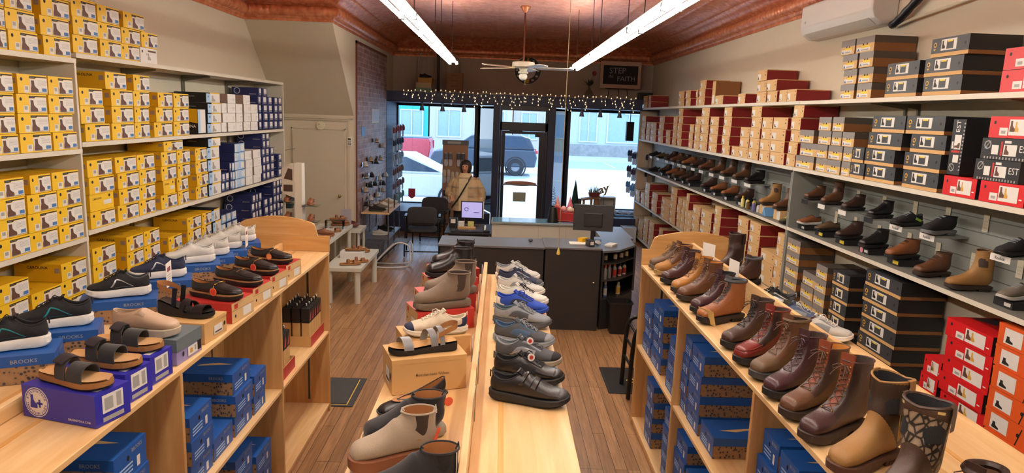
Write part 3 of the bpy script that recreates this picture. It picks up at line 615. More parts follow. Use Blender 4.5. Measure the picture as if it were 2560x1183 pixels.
BOXES = '''lt_near|2.735|0.13|Y4.237,4.38,0 Y4.389,4.51,0 Y4.518,4.797,0 Y4.86,5.155,0 Y4.272,4.385,1 Y4.393,4.506,1 Y4.515,4.791,1 Y4.838,5.153,1 Y4.271,4.389,2 Y4.397,4.5,2 Y4.512,4.763,2 Y4.866,5.174,2 Y4.282,4.406,3 Y4.516,4.775,3 Y4.882,5.181,3
lt_far|2.777|0.13|Y5.18,5.487,0 Y5.524,5.819,0 Y5.826,6.119,0 W6.134,6.419,0 Y5.191,5.507,1 Y5.514,5.834,1 Y5.847,6.14,1 Y6.155,6.44,1 Y5.198,5.502,2 Y5.514,5.815,2 Y5.873,6.205,2 Y5.223,5.513,3
lm_near|2.083|0.128|Y4.278,4.528,0 Y4.552,4.864,0 Y4.874,5.143,0 Y4.283,4.513,1 Y4.547,4.848,1 Y4.858,5.122,1 Y4.287,4.523,2 Y4.549,4.844,2 Y4.854,5.133,2 Y4.298,4.529,3 Y4.562,4.856,3 Y4.866,5.14,3
lm_far|2.13|0.134|Y5.271,5.597,0 Y5.62,5.956,0 Y5.97,6.222,0 Y6.297,6.638,0 Y6.678,7.004,0 Y5.217,5.523,1 Y5.63,5.952,1 Y5.967,6.203,1 Y6.332,6.645,1 Y6.677,6.992,1 Y5.219,5.518,2 Y5.624,5.95,2 Y5.963,6.225,2 Y6.388,6.666,2 Y6.698,7.014,2 Y5.577,5.882,3 Y5.985,6.252,3
ll_near|1.422|0.128|Y4.243,4.56,0 Y4.566,4.853,0 Y4.863,5.151,0 Y4.247,4.547,1 Y4.553,4.856,1 Y4.866,5.171,1 Y4.245,4.538,2 Y4.558,4.863,2 Y4.878,5.144,2 Y4.249,4.543,3 Y4.607,4.818,3 Y4.832,5.137,3
ll_far|1.462|0.132|Y5.249,5.585,0 Y5.637,5.961,0 Y5.969,6.25,0 Y6.357,6.669,0 Y6.686,6.912,0 B5.26,5.583,1 Y5.652,5.97,1 Y5.978,6.251,1 B6.414,6.643,1 Y6.692,6.925,1 Y5.252,5.593,2 Y5.656,5.984,2 Y5.992,6.272,2 Y6.385,6.672,2 Y6.698,6.963,2 Y5.258,5.592,3 Y5.638,5.962,3 Y5.976,6.272,3 Y6.4,6.694,3 Y6.711,6.985,3 Y6.464,6.85,4
lb_near|0.75|0.1305|Y4.156,4.453,0 Y4.47,4.779,0 Y4.806,5.123,0 Y4.173,4.47,1 Y4.49,4.786,1 Y4.822,5.139,1 Y4.19,4.486,2 Y4.518,4.832,2 Y4.847,5.155,2 Y4.207,4.503,3 Y4.867,5.175,3
lb_far|0.785|0.132|Y5.213,5.523,0 Y5.674,5.969,0 Y5.978,6.297,0 Y6.439,6.719,0 Y5.229,5.539,1 Y5.689,5.984,1 Y5.992,6.311,1 Y6.453,6.732,1 Y5.23,5.548,2 Y5.722,5.992,2 Y6,6.283,2 Y6.462,6.738,2 Y5.231,5.547,3 Y5.737,6.006,3 Y6.015,6.29,3
lm_mix|2.137|0.1065|KT7.189,7.39,0 LB7.425,7.778,0 LB7.445,7.798,1 LB7.437,7.79,2 LB7.429,7.782,3 WB7.805,7.95,0 WB7.825,7.97,1 WB7.817,7.962,2 WB7.977,8.206,0 WB7.993,8.222,1 WB7.988,8.217,2 WB7.98,8.209,3 WB8.226,8.434,0 WB8.24,8.447,1 WB8.232,8.439,2 WB8.456,8.681,0 WB8.476,8.701,1 WB8.468,8.693,2 WB8.46,8.685,3 WB8.706,8.946,0 WB8.723,8.962,1 WB8.715,8.954,2 NV8.97,9.09,0 NV8.989,9.11,1 NV8.981,9.102,2 NV8.973,9.094,3 NV8.993,9.114,4 NV9.125,9.318,0 NV9.145,9.338,1 NV9.137,9.33,2 NV9.129,9.322,3 NV9.145,9.339,4 NV9.343,9.533,0 NV9.359,9.549,1 NV9.351,9.541,2 NV9.343,9.533,3 NV9.56,9.73,0 NV9.58,9.75,1 NV9.572,9.742,2 NV9.564,9.734,3 NV9.755,9.937,0 NV9.772,9.954,1 NV9.764,9.946,2 NV9.756,9.938,3
ll_mix|1.47|0.1045|NV7.716,7.821,0 NV7.732,7.836,1 NV7.84,7.964,0 NV7.85,7.974,1 NV7.98,8.036,0 NV7.993,8.049,1 NV7.989,8.045,2 NB8.053,8.133,0 NB8.063,8.143,1 NB8.057,8.137,2 LC8.147,8.456,0 LC8.156,8.466,1 LC8.153,8.463,2 LC8.147,8.456,3 LC8.156,8.466,4 WB8.47,8.701,0 WB8.481,8.712,1 WB8.473,8.704,2 WB8.47,8.701,3 WB8.747,9.022,0 WB8.767,9.042,1 WB8.759,9.034,2 WB8.751,9.026,3 NV9.058,9.186,0 NV9.076,9.203,1 NV9.07,9.198,2 NV9.062,9.19,3 NV9.076,9.203,4 NV9.074,9.202,5 NV9.207,9.361,0 NV9.219,9.374,1 NV9.212,9.367,2 NV9.207,9.361,3 NV9.219,9.374,4 NV9.216,9.371,5 NV9.378,9.543,0 NV9.392,9.558,1 NV9.384,9.55,2 NV9.378,9.543,3 NV9.676,9.851,0 NV9.696,9.871,1 NV9.688,9.863,2
ll_lb|1.465|0.132|Y7.092,7.366,0 Y7.112,7.386,1 Y7.104,7.378,2 Y7.096,7.37,3 LB7.393,7.711,0 LB7.413,7.728,1 LB7.405,7.722,2 LB7.397,7.714,3 LB7.417,7.734,4
lb_mix|0.785|0.131|Y6.848,7.168,0 Y6.865,7.185,1 Y6.86,7.18,2 Y6.852,7.172,3 Y7.189,7.425,0 Y7.203,7.438,1 Y7.195,7.43,2 Y7.189,7.425,3 LB7.444,7.661,0 LB7.461,7.679,1 LB7.453,7.671,2 LB7.445,7.663,3
lb_nv|0.79|0.1075|NB7.676,7.811,0 NB7.691,7.827,1 NB7.688,7.823,2 NB7.68,7.815,3 NB7.831,7.975,0 NB7.838,7.983,1 NB7.834,7.979,2 NB7.831,7.975,3 NB7.987,8.145,0 NB7.998,8.157,1 NB7.99,8.149,2 NB7.987,8.145,3 NV8.619,8.753,0 NV8.639,8.773,1 NV8.631,8.765,2 NV8.623,8.757,3 NV8.641,8.774,4 NV8.778,8.866,0 NV8.794,8.881,1 NV8.788,8.875,2 NV8.78,8.867,3 NV8.794,8.881,4 NV8.885,9.008,0 NV8.899,9.022,1 NV8.891,9.014,2 NV8.885,9.008,3 NV8.903,9.026,4 NV9.078,9.256,0 NV9.098,9.276,1 NV9.09,9.268,2 NV9.082,9.26,3 NV9.283,9.422,0 NV9.302,9.441,1 NV9.294,9.433,2 NV9.286,9.425,3 NV9.455,9.583,0 NV9.473,9.601,1 NV9.467,9.595,2 NV9.459,9.587,3 NV9.473,9.601,4 NV9.471,9.599,5 NV9.605,9.734,0 NV9.616,9.745,1 NV9.611,9.74,2 NV9.605,9.734,3 NV9.616,9.745,4 NV9.615,9.744,5 NV9.749,9.876,0 NV9.762,9.889,1 NV9.754,9.881,2 NV9.749,9.876,3 NV9.766,9.893,4 NV9.758,9.885,5
rt_red|2.678|0.116|R6.684,6.898,0 R6.917,7.111,0 R7.174,7.447,0 R7.194,7.467,1 R7.48,7.757,0 R7.5,7.777,1 R7.492,7.769,2 R8.127,8.378,0 R8.915,9.253,0 BR9.281,9.42,0 R9.729,10.033,0 R9.749,10.053,1 R9.741,10.045,2 R10.08,10.195,0 R10.1,10.215,1 R10.484,10.772,0 R10.504,10.792,1 R10.866,11.215,0 R10.886,11.235,1 R13.297,13.509,0 R13.317,13.529,1 R13.627,14.022,0 R13.647,14.042,1
rt_gray|2.675|0.119|G5.346,5.565,0 G5.597,5.825,0 G5.348,5.564,1 G5.596,5.81,1 G5.356,5.564,2 G5.603,5.839,2 G5.385,5.66,3 G5.669,5.893,3
rt_black|2.675|0.121|D3.558,3.953,0 K4.279,4.669,0 K4.751,5.14,0 D3.572,3.947,1 K4.298,4.687,1 K4.753,5.144,1 K4.266,4.639,2
rm_red|2.055|0.117|R6.834,7.199,0 R6.849,7.213,1 R6.846,7.211,2 R6.838,7.203,3 R7.217,7.501,0 R7.227,7.511,1 R7.219,7.503,2 R7.217,7.501,3 R7.526,7.827,0 R7.539,7.84,1 R7.538,7.839,2 R7.53,7.831,3 R7.539,7.84,4 R7.844,8.142,0 R7.846,8.144,1 R7.845,8.143,2 R8.148,8.436,0 R8.505,8.804,0 R8.525,8.824,1 R8.517,8.816,2 R8.509,8.808,3 R8.529,8.828,4 R9.02,9.38,0 R9.04,9.4,1 R9.032,9.392,2 R9.024,9.384,3 R9.441,9.815,0 R9.454,9.828,1 R9.453,9.827,2 R9.445,9.819,3 R9.454,9.828,4 R9.832,10.103,0 R9.841,10.112,1 R9.833,10.104,2 R9.832,10.103,3 R10.175,10.4,0 R10.195,10.42,1 R10.187,10.412,2 R10.84,11.119,0 R10.86,11.139,1 R10.852,11.131,2 R10.844,11.123,3 R10.864,11.143,4 R11.149,11.414,0 R11.169,11.434,1 R11.161,11.426,2 R11.153,11.418,3 R11.562,11.867,0 R11.582,11.887,1 R12.079,12.461,0 R12.099,12.481,1 R12.091,12.473,2 R12.083,12.465,3 R12.657,13.145,0 R12.677,13.165,1 R12.669,13.157,2 R13.201,13.539,0 R13.221,13.559,1 R13.213,13.551,2 R13.631,14.003,0 R13.651,14.023,1 R13.643,14.015,2 R13.635,14.007,3
rm_red2|2.055|0.117|R6.57,6.768,0 R6.537,6.742,1 R6.526,6.739,2 R6.52,6.736,3 R6.488,6.712,4
rm_gray|2.055|0.119|G5.519,5.658,0 G5.676,5.913,0 G5.92,6.127,0 G6.176,6.558,0 G5.515,5.656,1 G5.674,5.918,1 G5.927,6.129,1 G6.15,6.493,1 G5.497,5.689,2 G5.7,5.866,2 G5.885,6.117,2 G6.223,6.516,2 G5.693,5.887,3 G5.915,6.143,3
rm_black|2.055|0.122|D3.624,3.976,0 D4.01,4.316,0 K4.371,4.764,0 K4.877,5.276,0 K5.288,5.502,0 Z3.686,4.044,1 K4.38,4.781,1 K4.906,5.306,1 K5.318,5.493,1 Z3.626,4.015,2 K4.346,4.726,2 K4.847,5.294,2 D3.627,3.98,3 K4.394,4.816,3 K4.835,5.262,3
rl_red|0.795|0.1175|R6.566,6.777,0 R6.581,6.792,1 R6.578,6.789,2 R6.57,6.781,3 R6.581,6.792,4 R6.796,7.175,0 R6.807,7.187,1 R6.799,7.179,2 R7.236,7.553,0 R7.256,7.573,1 R7.248,7.565,2 R7.24,7.557,3 R7.26,7.577,4 R7.607,7.943,0 R7.627,7.963,1 R7.619,7.955,2 R7.611,7.947,3 R7.631,7.967,4
rl_red2|0.795|0.1175|R8.58,8.842,0 R8.6,8.862,1 R8.592,8.854,2 R8.584,8.846,3 R8.604,8.866,4 R8.958,9.44,0 R8.978,9.46,1 R8.97,9.452,2 R8.962,9.444,3 R9.486,9.869,0 R9.499,9.882,1 R9.498,9.881,2 R9.49,9.873,3 R9.886,10.098,0 R9.889,10.102,1 R9.887,10.099,2 R10.106,10.272,0 R10.11,10.276,1 R10.109,10.275,2 R10.106,10.272,3 R10.11,10.276,4 R10.28,10.488,0 R10.289,10.497,1 R10.281,10.489,2 R10.28,10.488,3 R10.504,10.747,0 R10.523,10.767,1 R10.515,10.759,2 R10.507,10.751,3 R10.835,11.224,0 R10.848,11.237,1 R10.847,11.236,2 R10.839,11.228,3 R10.848,11.237,4 R11.241,11.829,0 R11.25,11.838,1 R11.242,11.83,2 R12.162,12.607,0 R12.182,12.627,1 R12.174,12.619,2 R12.829,13.23,0 R12.842,13.243,1 R12.841,13.242,2 R12.833,13.234,3 R13.247,13.614,0 R13.256,13.623,1 R13.744,14.142,0 R13.764,14.162,1
rl_low|0.13|0.1175|R11.567,11.855,0 R11.587,11.875,1 R11.579,11.867,2 R11.571,11.859,3 R12.288,12.697,0 R12.308,12.717,1 R12.3,12.709,2 R12.292,12.701,3 R12.753,13.162,0 R12.773,13.182,1 R12.765,13.174,2 R12.757,13.166,3 R13.212,13.686,0 R13.232,13.706,1 R13.224,13.698,2 R13.751,14.124,0 R13.771,14.144,1 R13.763,14.136,2
rl_gray|0.67|0.119|G5.664,5.867,0 G5.678,5.88,1 G5.676,5.879,2 G5.668,5.871,3 G5.678,5.88,4 G5.884,6.136,0 G5.894,6.146,1 G5.886,6.138,2 G5.884,6.136,3 G6.228,6.514,0 G6.248,6.534,1 G6.24,6.526,2 G6.232,6.518,3 G6.252,6.538,4 G6.244,6.53,5
rl_black|0.67|0.1215|K4.586,5.056,0 K4.606,5.076,1 K4.598,5.068,2 K4.59,5.06,3 K4.61,5.08,4 K4.602,5.072,5 K5.286,5.563,0 K5.306,5.583,1 K5.298,5.575,2 K5.29,5.567,3 K5.31,5.587,4
rl_red3|0.742|0.1147|D3.657,4.056,0 D3.674,4.07,1 D3.666,4.072,2 D3.661,4.065,3 D3.678,4.085,4
rl_red4|0.67|0.1147|D4.06,4.236,0 D4.08,4.256,1 D4.075,4.248,2
rl_or|0.675|0.1235|O3.246,3.637,0 O3.266,3.654,1 O3.258,3.649,2 O3.25,3.641,3 O3.27,3.658,4 O3.262,3.653,5'''
WHERE = {'lt': 'upper left wall shelf', 'lm': 'second left wall shelf', 'll': 'third left wall shelf', 'lb': 'lowest left wall shelf',
         'rt': 'upper right wall shelf', 'rm': 'second right wall shelf', 'rl': 'right wall shelf under boots'}
recs = []
for line in BOXES.strip().split('\n'):
    nm, z0, h, items = line.split('|')
    for it in items.split():
        t = it.rstrip('0123456789.,-'); a, b_, r = it[len(t):].split(',')
        wh = nm[:2]; wt = 'bottom right wall shelf' if nm == 'rl_low' else WHERE[wh]
        recs.append(dict(t=t, y0=float(a), y1=float(b_), r=int(r), z=float(z0) + int(r) * float(h), h=float(h), wh=wt, s=nm[0], k=nm))
from collections import defaultdict
cnt = defaultdict(int)
rj = random.Random(5)
for q in sorted(recs, key=lambda q: (q['wh'], q['r'], q['y0'])):
    k = (q['wh'], q['r'], LOOK[q['t']]); cnt[k] += 1; q['n'] = cnt[k]
rowmax = defaultdict(int)
for q in sorted(recs, key=lambda q: (q['wh'], q['r'], q['y0'])):
    lab = '%s, %s from camera in %s layer, %s' % (LOOK[q['t']], ORD[q['n']], 'bottom' if q['r'] == 0 else ORD[q['r'] + 1], q['wh'])
    hh = q['h'] - .0025
    lim = {'lm': 2.69, 'll': 2.04, 'lb': 1.38}.get(q['k'][:2], 9) + (.042 if 'near' not in q['k'] else 0)
    hh = min(hh, lim - q['z'])
    if q['k'] in ('lm_near', 'll_near', 'lb_near') and q['y1'] > 5.163: d = q['y1'] - 5.163; q['y1'] -= d; q['y0'] -= d * .3
    if q['k'] == 'rl_red' and q['y0'] < 6.606: q['y0'] = 6.606
    w = q['y1'] - q['y0']
    if q['t'] == 'KT': hh = .25
    if q['t'] == 'BR': hh = .31
    if q['s'] == 'l':
        shoebox(q['t'], (XLS - .012 + rj.uniform(0, .012), q['y0'], q['z']), 0, w, hh, lab)
    else:
        shoebox(q['t'], (XRS + .012 - rj.uniform(0, .012), q['y1'], q['z']), PI, w, hh, lab, depth=.325)
# chain-print box standing on its end beside the two lying ones
o = shoebox('Z', (XRS + .0, 4.04, 2.18), PI, .34, .12, 'black boot box with chain print standing upright on a red box', depth=.3)
o.rotation_euler = (PI / 2, 0, PI); o.location = (XRS + .01, 4.19, 2.182)
# ------------------------------------------------------------------ maple display gondolas
def wood(name, c1, c2, axis):
    m, nt, b, N, L = nodes_mat(name, .34)
    tc = N('ShaderNodeTexCoord'); mp = N('ShaderNodeMapping'); s = [9, 9, 9]; s['xyz'.index(axis)] = .7; mp.inputs['Scale'].default_value = s
    nz = N('ShaderNodeTexNoise'); nz.inputs['Scale'].default_value = 2.4; nz.inputs['Detail'].default_value = 8; nz.inputs['Distortion'].default_value = .6
    rp = ramp(N, [(.32, c1), (.68, c2)]); L(tc.outputs['Object'], mp.inputs[0]); L(mp.outputs[0], nz.inputs['Vector']); L(nz.outputs['Fac'], rp.inputs[0]); L(rp.outputs[0], b.inputs['Base Color'])
    return m
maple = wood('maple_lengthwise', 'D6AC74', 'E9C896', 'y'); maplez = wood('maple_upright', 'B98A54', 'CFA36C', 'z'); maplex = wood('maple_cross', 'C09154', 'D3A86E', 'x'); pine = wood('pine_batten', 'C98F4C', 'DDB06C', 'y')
slotm = mat('slot_dark', '4A4A46', .5, .05, metal=.4)
ZT = 1.33
def gondola(label, x0, x1, y0, y1, divs, fence, arch, faces, batten=True, fy=None):
    """faces: list of +1/-1 sides whose bays are open to an aisle"""
    xc = (x0 + x1) / 2; r = thing('display_gondola', label, 'display unit', (xc, (y0 + y1) / 2, 0)); oy = (y0 + y1) / 2; hw = (x1 - x0) / 2
    B = lambda a, b, c, d, e, f: MB().box(a, b, c - oy, d - oy, e, f)
    for s in (-1, 1):
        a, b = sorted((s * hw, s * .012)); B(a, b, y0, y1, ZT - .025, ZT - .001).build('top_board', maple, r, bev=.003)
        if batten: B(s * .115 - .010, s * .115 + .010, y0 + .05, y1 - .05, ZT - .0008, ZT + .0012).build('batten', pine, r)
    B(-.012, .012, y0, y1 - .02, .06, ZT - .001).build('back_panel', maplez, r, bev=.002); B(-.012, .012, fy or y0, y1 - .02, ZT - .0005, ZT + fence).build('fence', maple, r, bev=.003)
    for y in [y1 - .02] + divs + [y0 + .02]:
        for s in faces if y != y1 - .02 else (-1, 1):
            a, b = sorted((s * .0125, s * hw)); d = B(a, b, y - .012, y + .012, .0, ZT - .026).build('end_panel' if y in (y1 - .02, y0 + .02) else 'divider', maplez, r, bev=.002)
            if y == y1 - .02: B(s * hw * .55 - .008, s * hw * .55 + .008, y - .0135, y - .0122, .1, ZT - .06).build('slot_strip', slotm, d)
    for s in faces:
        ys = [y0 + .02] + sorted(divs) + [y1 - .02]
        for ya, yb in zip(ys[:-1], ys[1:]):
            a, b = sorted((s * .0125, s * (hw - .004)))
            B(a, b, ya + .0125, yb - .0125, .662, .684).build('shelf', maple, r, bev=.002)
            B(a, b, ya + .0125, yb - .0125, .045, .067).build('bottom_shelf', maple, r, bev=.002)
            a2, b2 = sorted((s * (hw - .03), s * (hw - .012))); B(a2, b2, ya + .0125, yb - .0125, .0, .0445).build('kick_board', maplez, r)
            for q in (.3, .86):
                y = ya + (yb - ya) * q; B(*sorted((s * .0122, s * .0135)), y - .009, y + .009, .08, ZT - .04).build('slot_strip', slotm, r)
    if arch:
        s = arch; pts = []; L_, R_ = -hw, hw
        B(L_, R_, y1 - .012, y1 + .012, ZT, ZT + .122).build('end_rail', maplex, r, bev=.003)
        xa, xb = (L_ + .03, R_ - .09) if s < 0 else (L_ + .06, R_ - .03)
        pts = [(xa, ZT + .1235), (xb, ZT + .1235)]
        n = 24
        for k in range(n + 1):
            t = k / n; x = xb + (xa - xb) * t; e = min(t, 1 - t); sh = .09 * (1 - (1 - min(1, e / .07)) ** 2) ** .5
            pts.append((x, ZT + .1235 + sh + .058 * sin(PI * t)))
        MB().prism([(p[0], p[1]) for p in pts], 'y', y1 - .008 - oy, y1 + .010 - oy).build('arched_header', maplex, r, bev=.003)
    return r
gondola('maple display unit under the sneakers, loafers and strapped sandals, beside the yellow boxes', -2.08, -1.335, .9, 5.36, [4.15, 2.81, 1.5], .06, -1, (1,))
gondola('low maple display unit in the middle aisle under two facing rows of shoes', -.457, .289, .9, 4.76, [3.5, 2.2], .09, 0, (-1, 1))
gondola('maple display unit carrying the work boots, with blue boxes in its bays', 1.125, 1.891, .9, 5.27, [4.08, 2.80, 1.5], .19, 1, (-1,), fy=2.33)

# clear sign holders along the centre fence
acr = glass_mat('clear_acrylic', (.9, .95, .96))
paper = mat('paper_white', 'DCDAD2', .7, .03)
for k, (y, s, dx) in enumerate(((4.4, -1, 0), (3.7, -1, 0), (2.95, -1, 0), (2.7, 1, 0), (2.35, 1, 0), (1.9, -1, .0))):
    r = thing('price_holder', 'clear price card holder clipped on the middle fence, %s from the counter' % ORD[k + 1], 'card holder', (-.084 + s * .0125, y, ZT + .0), 0, 'price holders on the middle fence')
    x = s * .006
    MB().box(min(x, x + s * .002), max(x, x + s * .002), -.035, .035, .03, .145).build('sleeve', acr, r)
    MB().box(min(x, x - s * .002), max(x, x - s * .002), -.032, .032, .034, .14).build('card', paper, r)

# blue boxes inside the gondolas (face towards the aisle)
BL_ = [  # unit, y0, y1, base z, how many
    (-1, 3.47, 3.735, .6855, 3, 'middle shelf'), (-1, 3.745, 3.95, .6855, 2, 'middle shelf'), (-1, 2.94, 3.19, .6855, 3, 'middle shelf'), (-1, 3.20, 3.455, .6855, 1, 'middle shelf'),
    (-1, 3.47, 3.735, .0685, 4, 'bottom shelf'), (-1, 3.75, 4.02, .0685, 3, 'bottom shelf'), (-1, 2.33, 2.57, .6855, 4, 'middle shelf'), (-1, 2.07, 2.31, .6855, 3, 'middle shelf'),
    (1, 4.555, 4.88, .6855, 4, 'middle shelf'), (1, 4.90, 5.19, .6855, 3, 'middle shelf'), (1, 4.12, 4.40, .6855, 3, 'middle shelf'), (1, 4.68, 4.93, .0685, 4, 'bottom shelf'), (1, 4.12, 4.38, .0685, 4, 'bottom shelf'),
    (1, 3.90, 4.06, .6855, 4, 'middle shelf'), (1, 3.63, 3.885, .6855, 4, 'middle shelf'), (1, 3.37, 3.615, .6855, 1, 'middle shelf'), (1, 3.79, 4.05, .0685, 4, 'bottom shelf'), (1, 3.50, 3.77, .0685, 3, 'bottom shelf'),
    (1, 2.59, 2.77, .6855, 4, 'middle shelf'), (1, 2.39, 2.575, .6855, 4, 'middle shelf'), (1, 2.12, 2.375, .6855, 3, 'middle shelf')]
bays = {(-1): [(1.5, 'third'), (2.81, 'second'), (4.15, 'first')], 1: [(1.5, 'third'), (2.8, 'second'), (4.08, 'first')]}
stn = defaultdict(int)
rj = random.Random(11)
for s, ya, yb, z, n, sh in sorted(BL_, key=lambda q: (q[0], -q[1])):
    bay = [nm for y, nm in bays[s] if ya > y - .05][-1]; unit = 'loafer unit' if s < 0 else 'boot unit'
    stn[(s, bay, sh)] += 1
    for k in range(n):
        j = rj.uniform(-.006, .006) * (1 if k else 0)
        lab = 'blue shoe box, %s in %s stack, %s, %s bay of %s' % ('lowest' if k == 0 else ORD[k + 1], ORD[stn[(s, bay, sh)]], sh, bay, unit)
        x = -1.375 if s < 0 else 1.165
        if s < 0: shoebox('BL', (x + rj.uniform(-.01, .01), ya + j, z + k * .1185), 0, yb - ya - .012, .117, lab, depth=.29)
        else: shoebox('BL', (x + rj.uniform(-.01, .01), yb + j, z + k * .1185), PI, yb - ya - .012, .117, lab, depth=.3)

# cartons of boot-care packs in the last bay
def care_pack(x, y, z, lab):
    r = thing('care_pack', lab, 'pack', (x, y, z), 0, 'boot care packs in the loafer unit')
    MB().box(-.028, .028, -.03, .03, 0, .175).build('carton', kraft, r, bev=.002)
    t = MB().box(-.029, .029, -.031, .031, .1755, .285)
    t.poly([(.0295, -.02, .19), (.0295, .015, .19), (.0295, .02, .26), (.0295, .0, .235)], 1).build('black_top', [blk, mat('mark_red', 'B4473C', .6, 0)], r)
    MB().box(-.002, .002, -.012, .012, .285, .318).build('hang_tab', blk, r)
    MB().lathe([(.001, -.001), (.006, 0), (.006, .016), (.001, .017)], (0, 0, .303), 10).build('hook_tip', wht, r)
for y0, y1, x1, rowsx, tn in ((4.19, 4.53, -1.372, 1, 'near'), (4.93, 5.30, -1.372, 3, 'far')):
    x0 = x1 - .07 * rowsx - .01; r = thing('display_carton', 'open red and kraft carton of boot care packs, the %s' % ('one close to the divider' if tn == 'near' else 'larger one by the arched end'), 'carton', ((x0 + x1) / 2, (y0 + y1) / 2, .6855), 0, 'cartons of boot care packs')
    w2 = (y1 - y0) / 2; d2 = (x1 - x0) / 2
    MB().box(-d2, d2, -w2, w2, 0, .004).box(d2 - .003, d2, -w2, w2, .004, .08).box(-d2, -d2 + .003, -w2, w2, .004, .08).box(-d2 + .003, d2 - .003, -w2, -w2 + .003, .004, .08).box(-d2 + .003, d2 - .003, w2 - .003, w2, .004, .08).build('tray', kraft, r)
    MB().box(d2 + .0002, d2 + .0012, -w2, w2, 0, .08).build('red_front', mat('tray_red', 'A8282A', .5, .05), r)
    n = int((y1 - y0 - .01) / .068)
    for i in range(rowsx):
        for k in range(n):
            care_pack(x1 - .042 - i * .07, y0 + .04 + k * .068, .691, 'kraft boot care pack with black top, %s along %s row of the %s carton' % (ORD[k + 1], ('front', 'middle', 'back')[i], 'small' if tn == 'near' else 'larger'))
# ------------------------------------------------------------------ shoes
def cat_(P, n):
    """Catmull-Rom through tuples P, n samples"""
    out = []; m_ = len(P) - 1
    for i in range(n):
        t = i / (n - 1) * m_; k = min(int(t), m_ - 1); f = t - k
        a, b, c, d = P[max(k - 1, 0)], P[k], P[k + 1], P[min(k + 2, m_)]
        out.append(tuple(.5 * (2 * b[j] + (c[j] - a[j]) * f + (2 * a[j] - 5 * b[j] + 4 * c[j] - d[j]) * f * f + (3 * b[j] - a[j] - 3 * c[j] + d[j]) * f ** 3) for j in range(len(b))))
    return out
PLAN = [(0, .004), (.015, .020), (.05, .0285), (.12, .0345), (.25, .0355), (.4, .0365), (.55, .042), (.68, .0475), (.78, .0495), (.87, .0465), (.94, .036), (.98, .022), (1, .004)]
def plan_hw(u):
    for (a, x), (b, y) in zip(PLAN[:-1], PLAN[1:]):
        if u <= b: t = (u - a) / (b - a); t = t * t * (3 - 2 * t) if 0 < a < .94 else math.sin(t * PI / 2) if a < .06 else t; return x + (y - x) * t
    return PLAN[-1][1]
def yc_(u): return -.006 * sin(PI * min(max(u, 0), 1)) + .006 * max(0, u - .6)
# sections: (xi, zi, xo, zo, half width, squareness bottom, dip)   x in shoe lengths, z in metres
def S_sneak(z0=.024, hgt=.112, hc=.092, op=.42):
    k = hgt / .112
    return [(.995, z0 + .012, .985, z0 + .002, .012, .6, 0), (.972, z0 + .026, .965, z0, .029, .5, 0), (.91, z0 + .034, .90, z0, .041, .45, 0), (.80, z0 + .041, .78, z0, .0475, .45, 0),
            (.68, z0 + .051 * k, .64, z0, .0475, .45, 0), (.58, z0 + .065 * k, .50, z0, .044, .45, 0), (.49, z0 + .079 * k, .36, z0, .041, .5, 0), (op + .02, hgt - .004, .23, z0, .039, .55, .002), (op + .01, hgt - .002, .12, z0 + .002, .038, .6, .005),
            (op + .005, hgt, .03, z0 + .010, .0375, .7, .010), (op, hgt + .001, .006, z0 + .028, .0365, .75, .014), (op - .005, hgt + .002, .010, z0 + .05, .034, .8, .018), (op - .01, hgt + .003, .026, hc, .0285, .85, .026)]
def S_low(z0, ht, hc, op, toe=.034):   # loafers, slip-ons, pumps
    return [(.998, z0 + .010, .99, z0 + .002, .010, .6, 0), (.975, z0 + toe * .62, .965, z0, .026, .5, 0), (.91, z0 + toe * .86, .90, z0, .039, .5, 0), (.80, z0 + toe * 1.06, .78, z0, .0465, .45, 0), (op + .10, z0 + (ht - z0) * .82, .62, z0, .0465, .45, 0),
            (op + .04, z0 + (ht - z0) * .95, .46, z0, .043, .5, .0), (op + .02, ht, .30, z0, .040, .55, .003), (op + .015, ht, .14, z0 + .001, .038, .6, .006), (op + .01, ht, .035, z0 + .008, .037, .7, .010),
            (op + .005, ht, .008, z0 + .024, .035, .75, .012), (op, ht, .014, hc - .012, .032, .8, .013), (op - .005, ht - .001, .028, hc, .0275, .85, .014)]
def S_boot(z0=.034, H_=.20, ws=.044, toe=1., lean=.0):
    a = [(.99, z0 + .016, .98, z0 + .004, .014, .6, 0), (.972, z0 + .036 * toe, .965, z0, .031, .5, 0), (.92, z0 + .049 * toe, .905, z0, .043, .48, 0), (.83, z0 + .055 * toe, .80, z0, .0495, .45, 0), (.71, z0 + .064, .66, z0, .049, .45, 0), (.59, z0 + .082, .50, z0, .0455, .48, 0),
         (.50, z0 + .104, .36, z0, .042, .55, 0)]
    b = z0 + .104; f = [.18, .32, .45, .58, .72, .86, 1.]; zo = [z0, z0 + .004, z0 + .022, z0 + .05, None, None, H_ - .004]; xo = [.23, .11, .03, .006, .012, .012, .006]
    for i in range(7):
        zz = zo[i] if zo[i] is not None else z0 + .05 + (H_ - .004 - z0 - .05) * (i - 3) / 3
        q = i / 6; x = .455 - .055 * min(1, q * 1.8) + lean * q
        a.append((x, b + (H_ - b) * f[i], xo[i] - lean * .3 * q, zz, .0405 + (ws - .0405) * q, .6 + .35 * min(1, q * 1.4), .0))
    return a
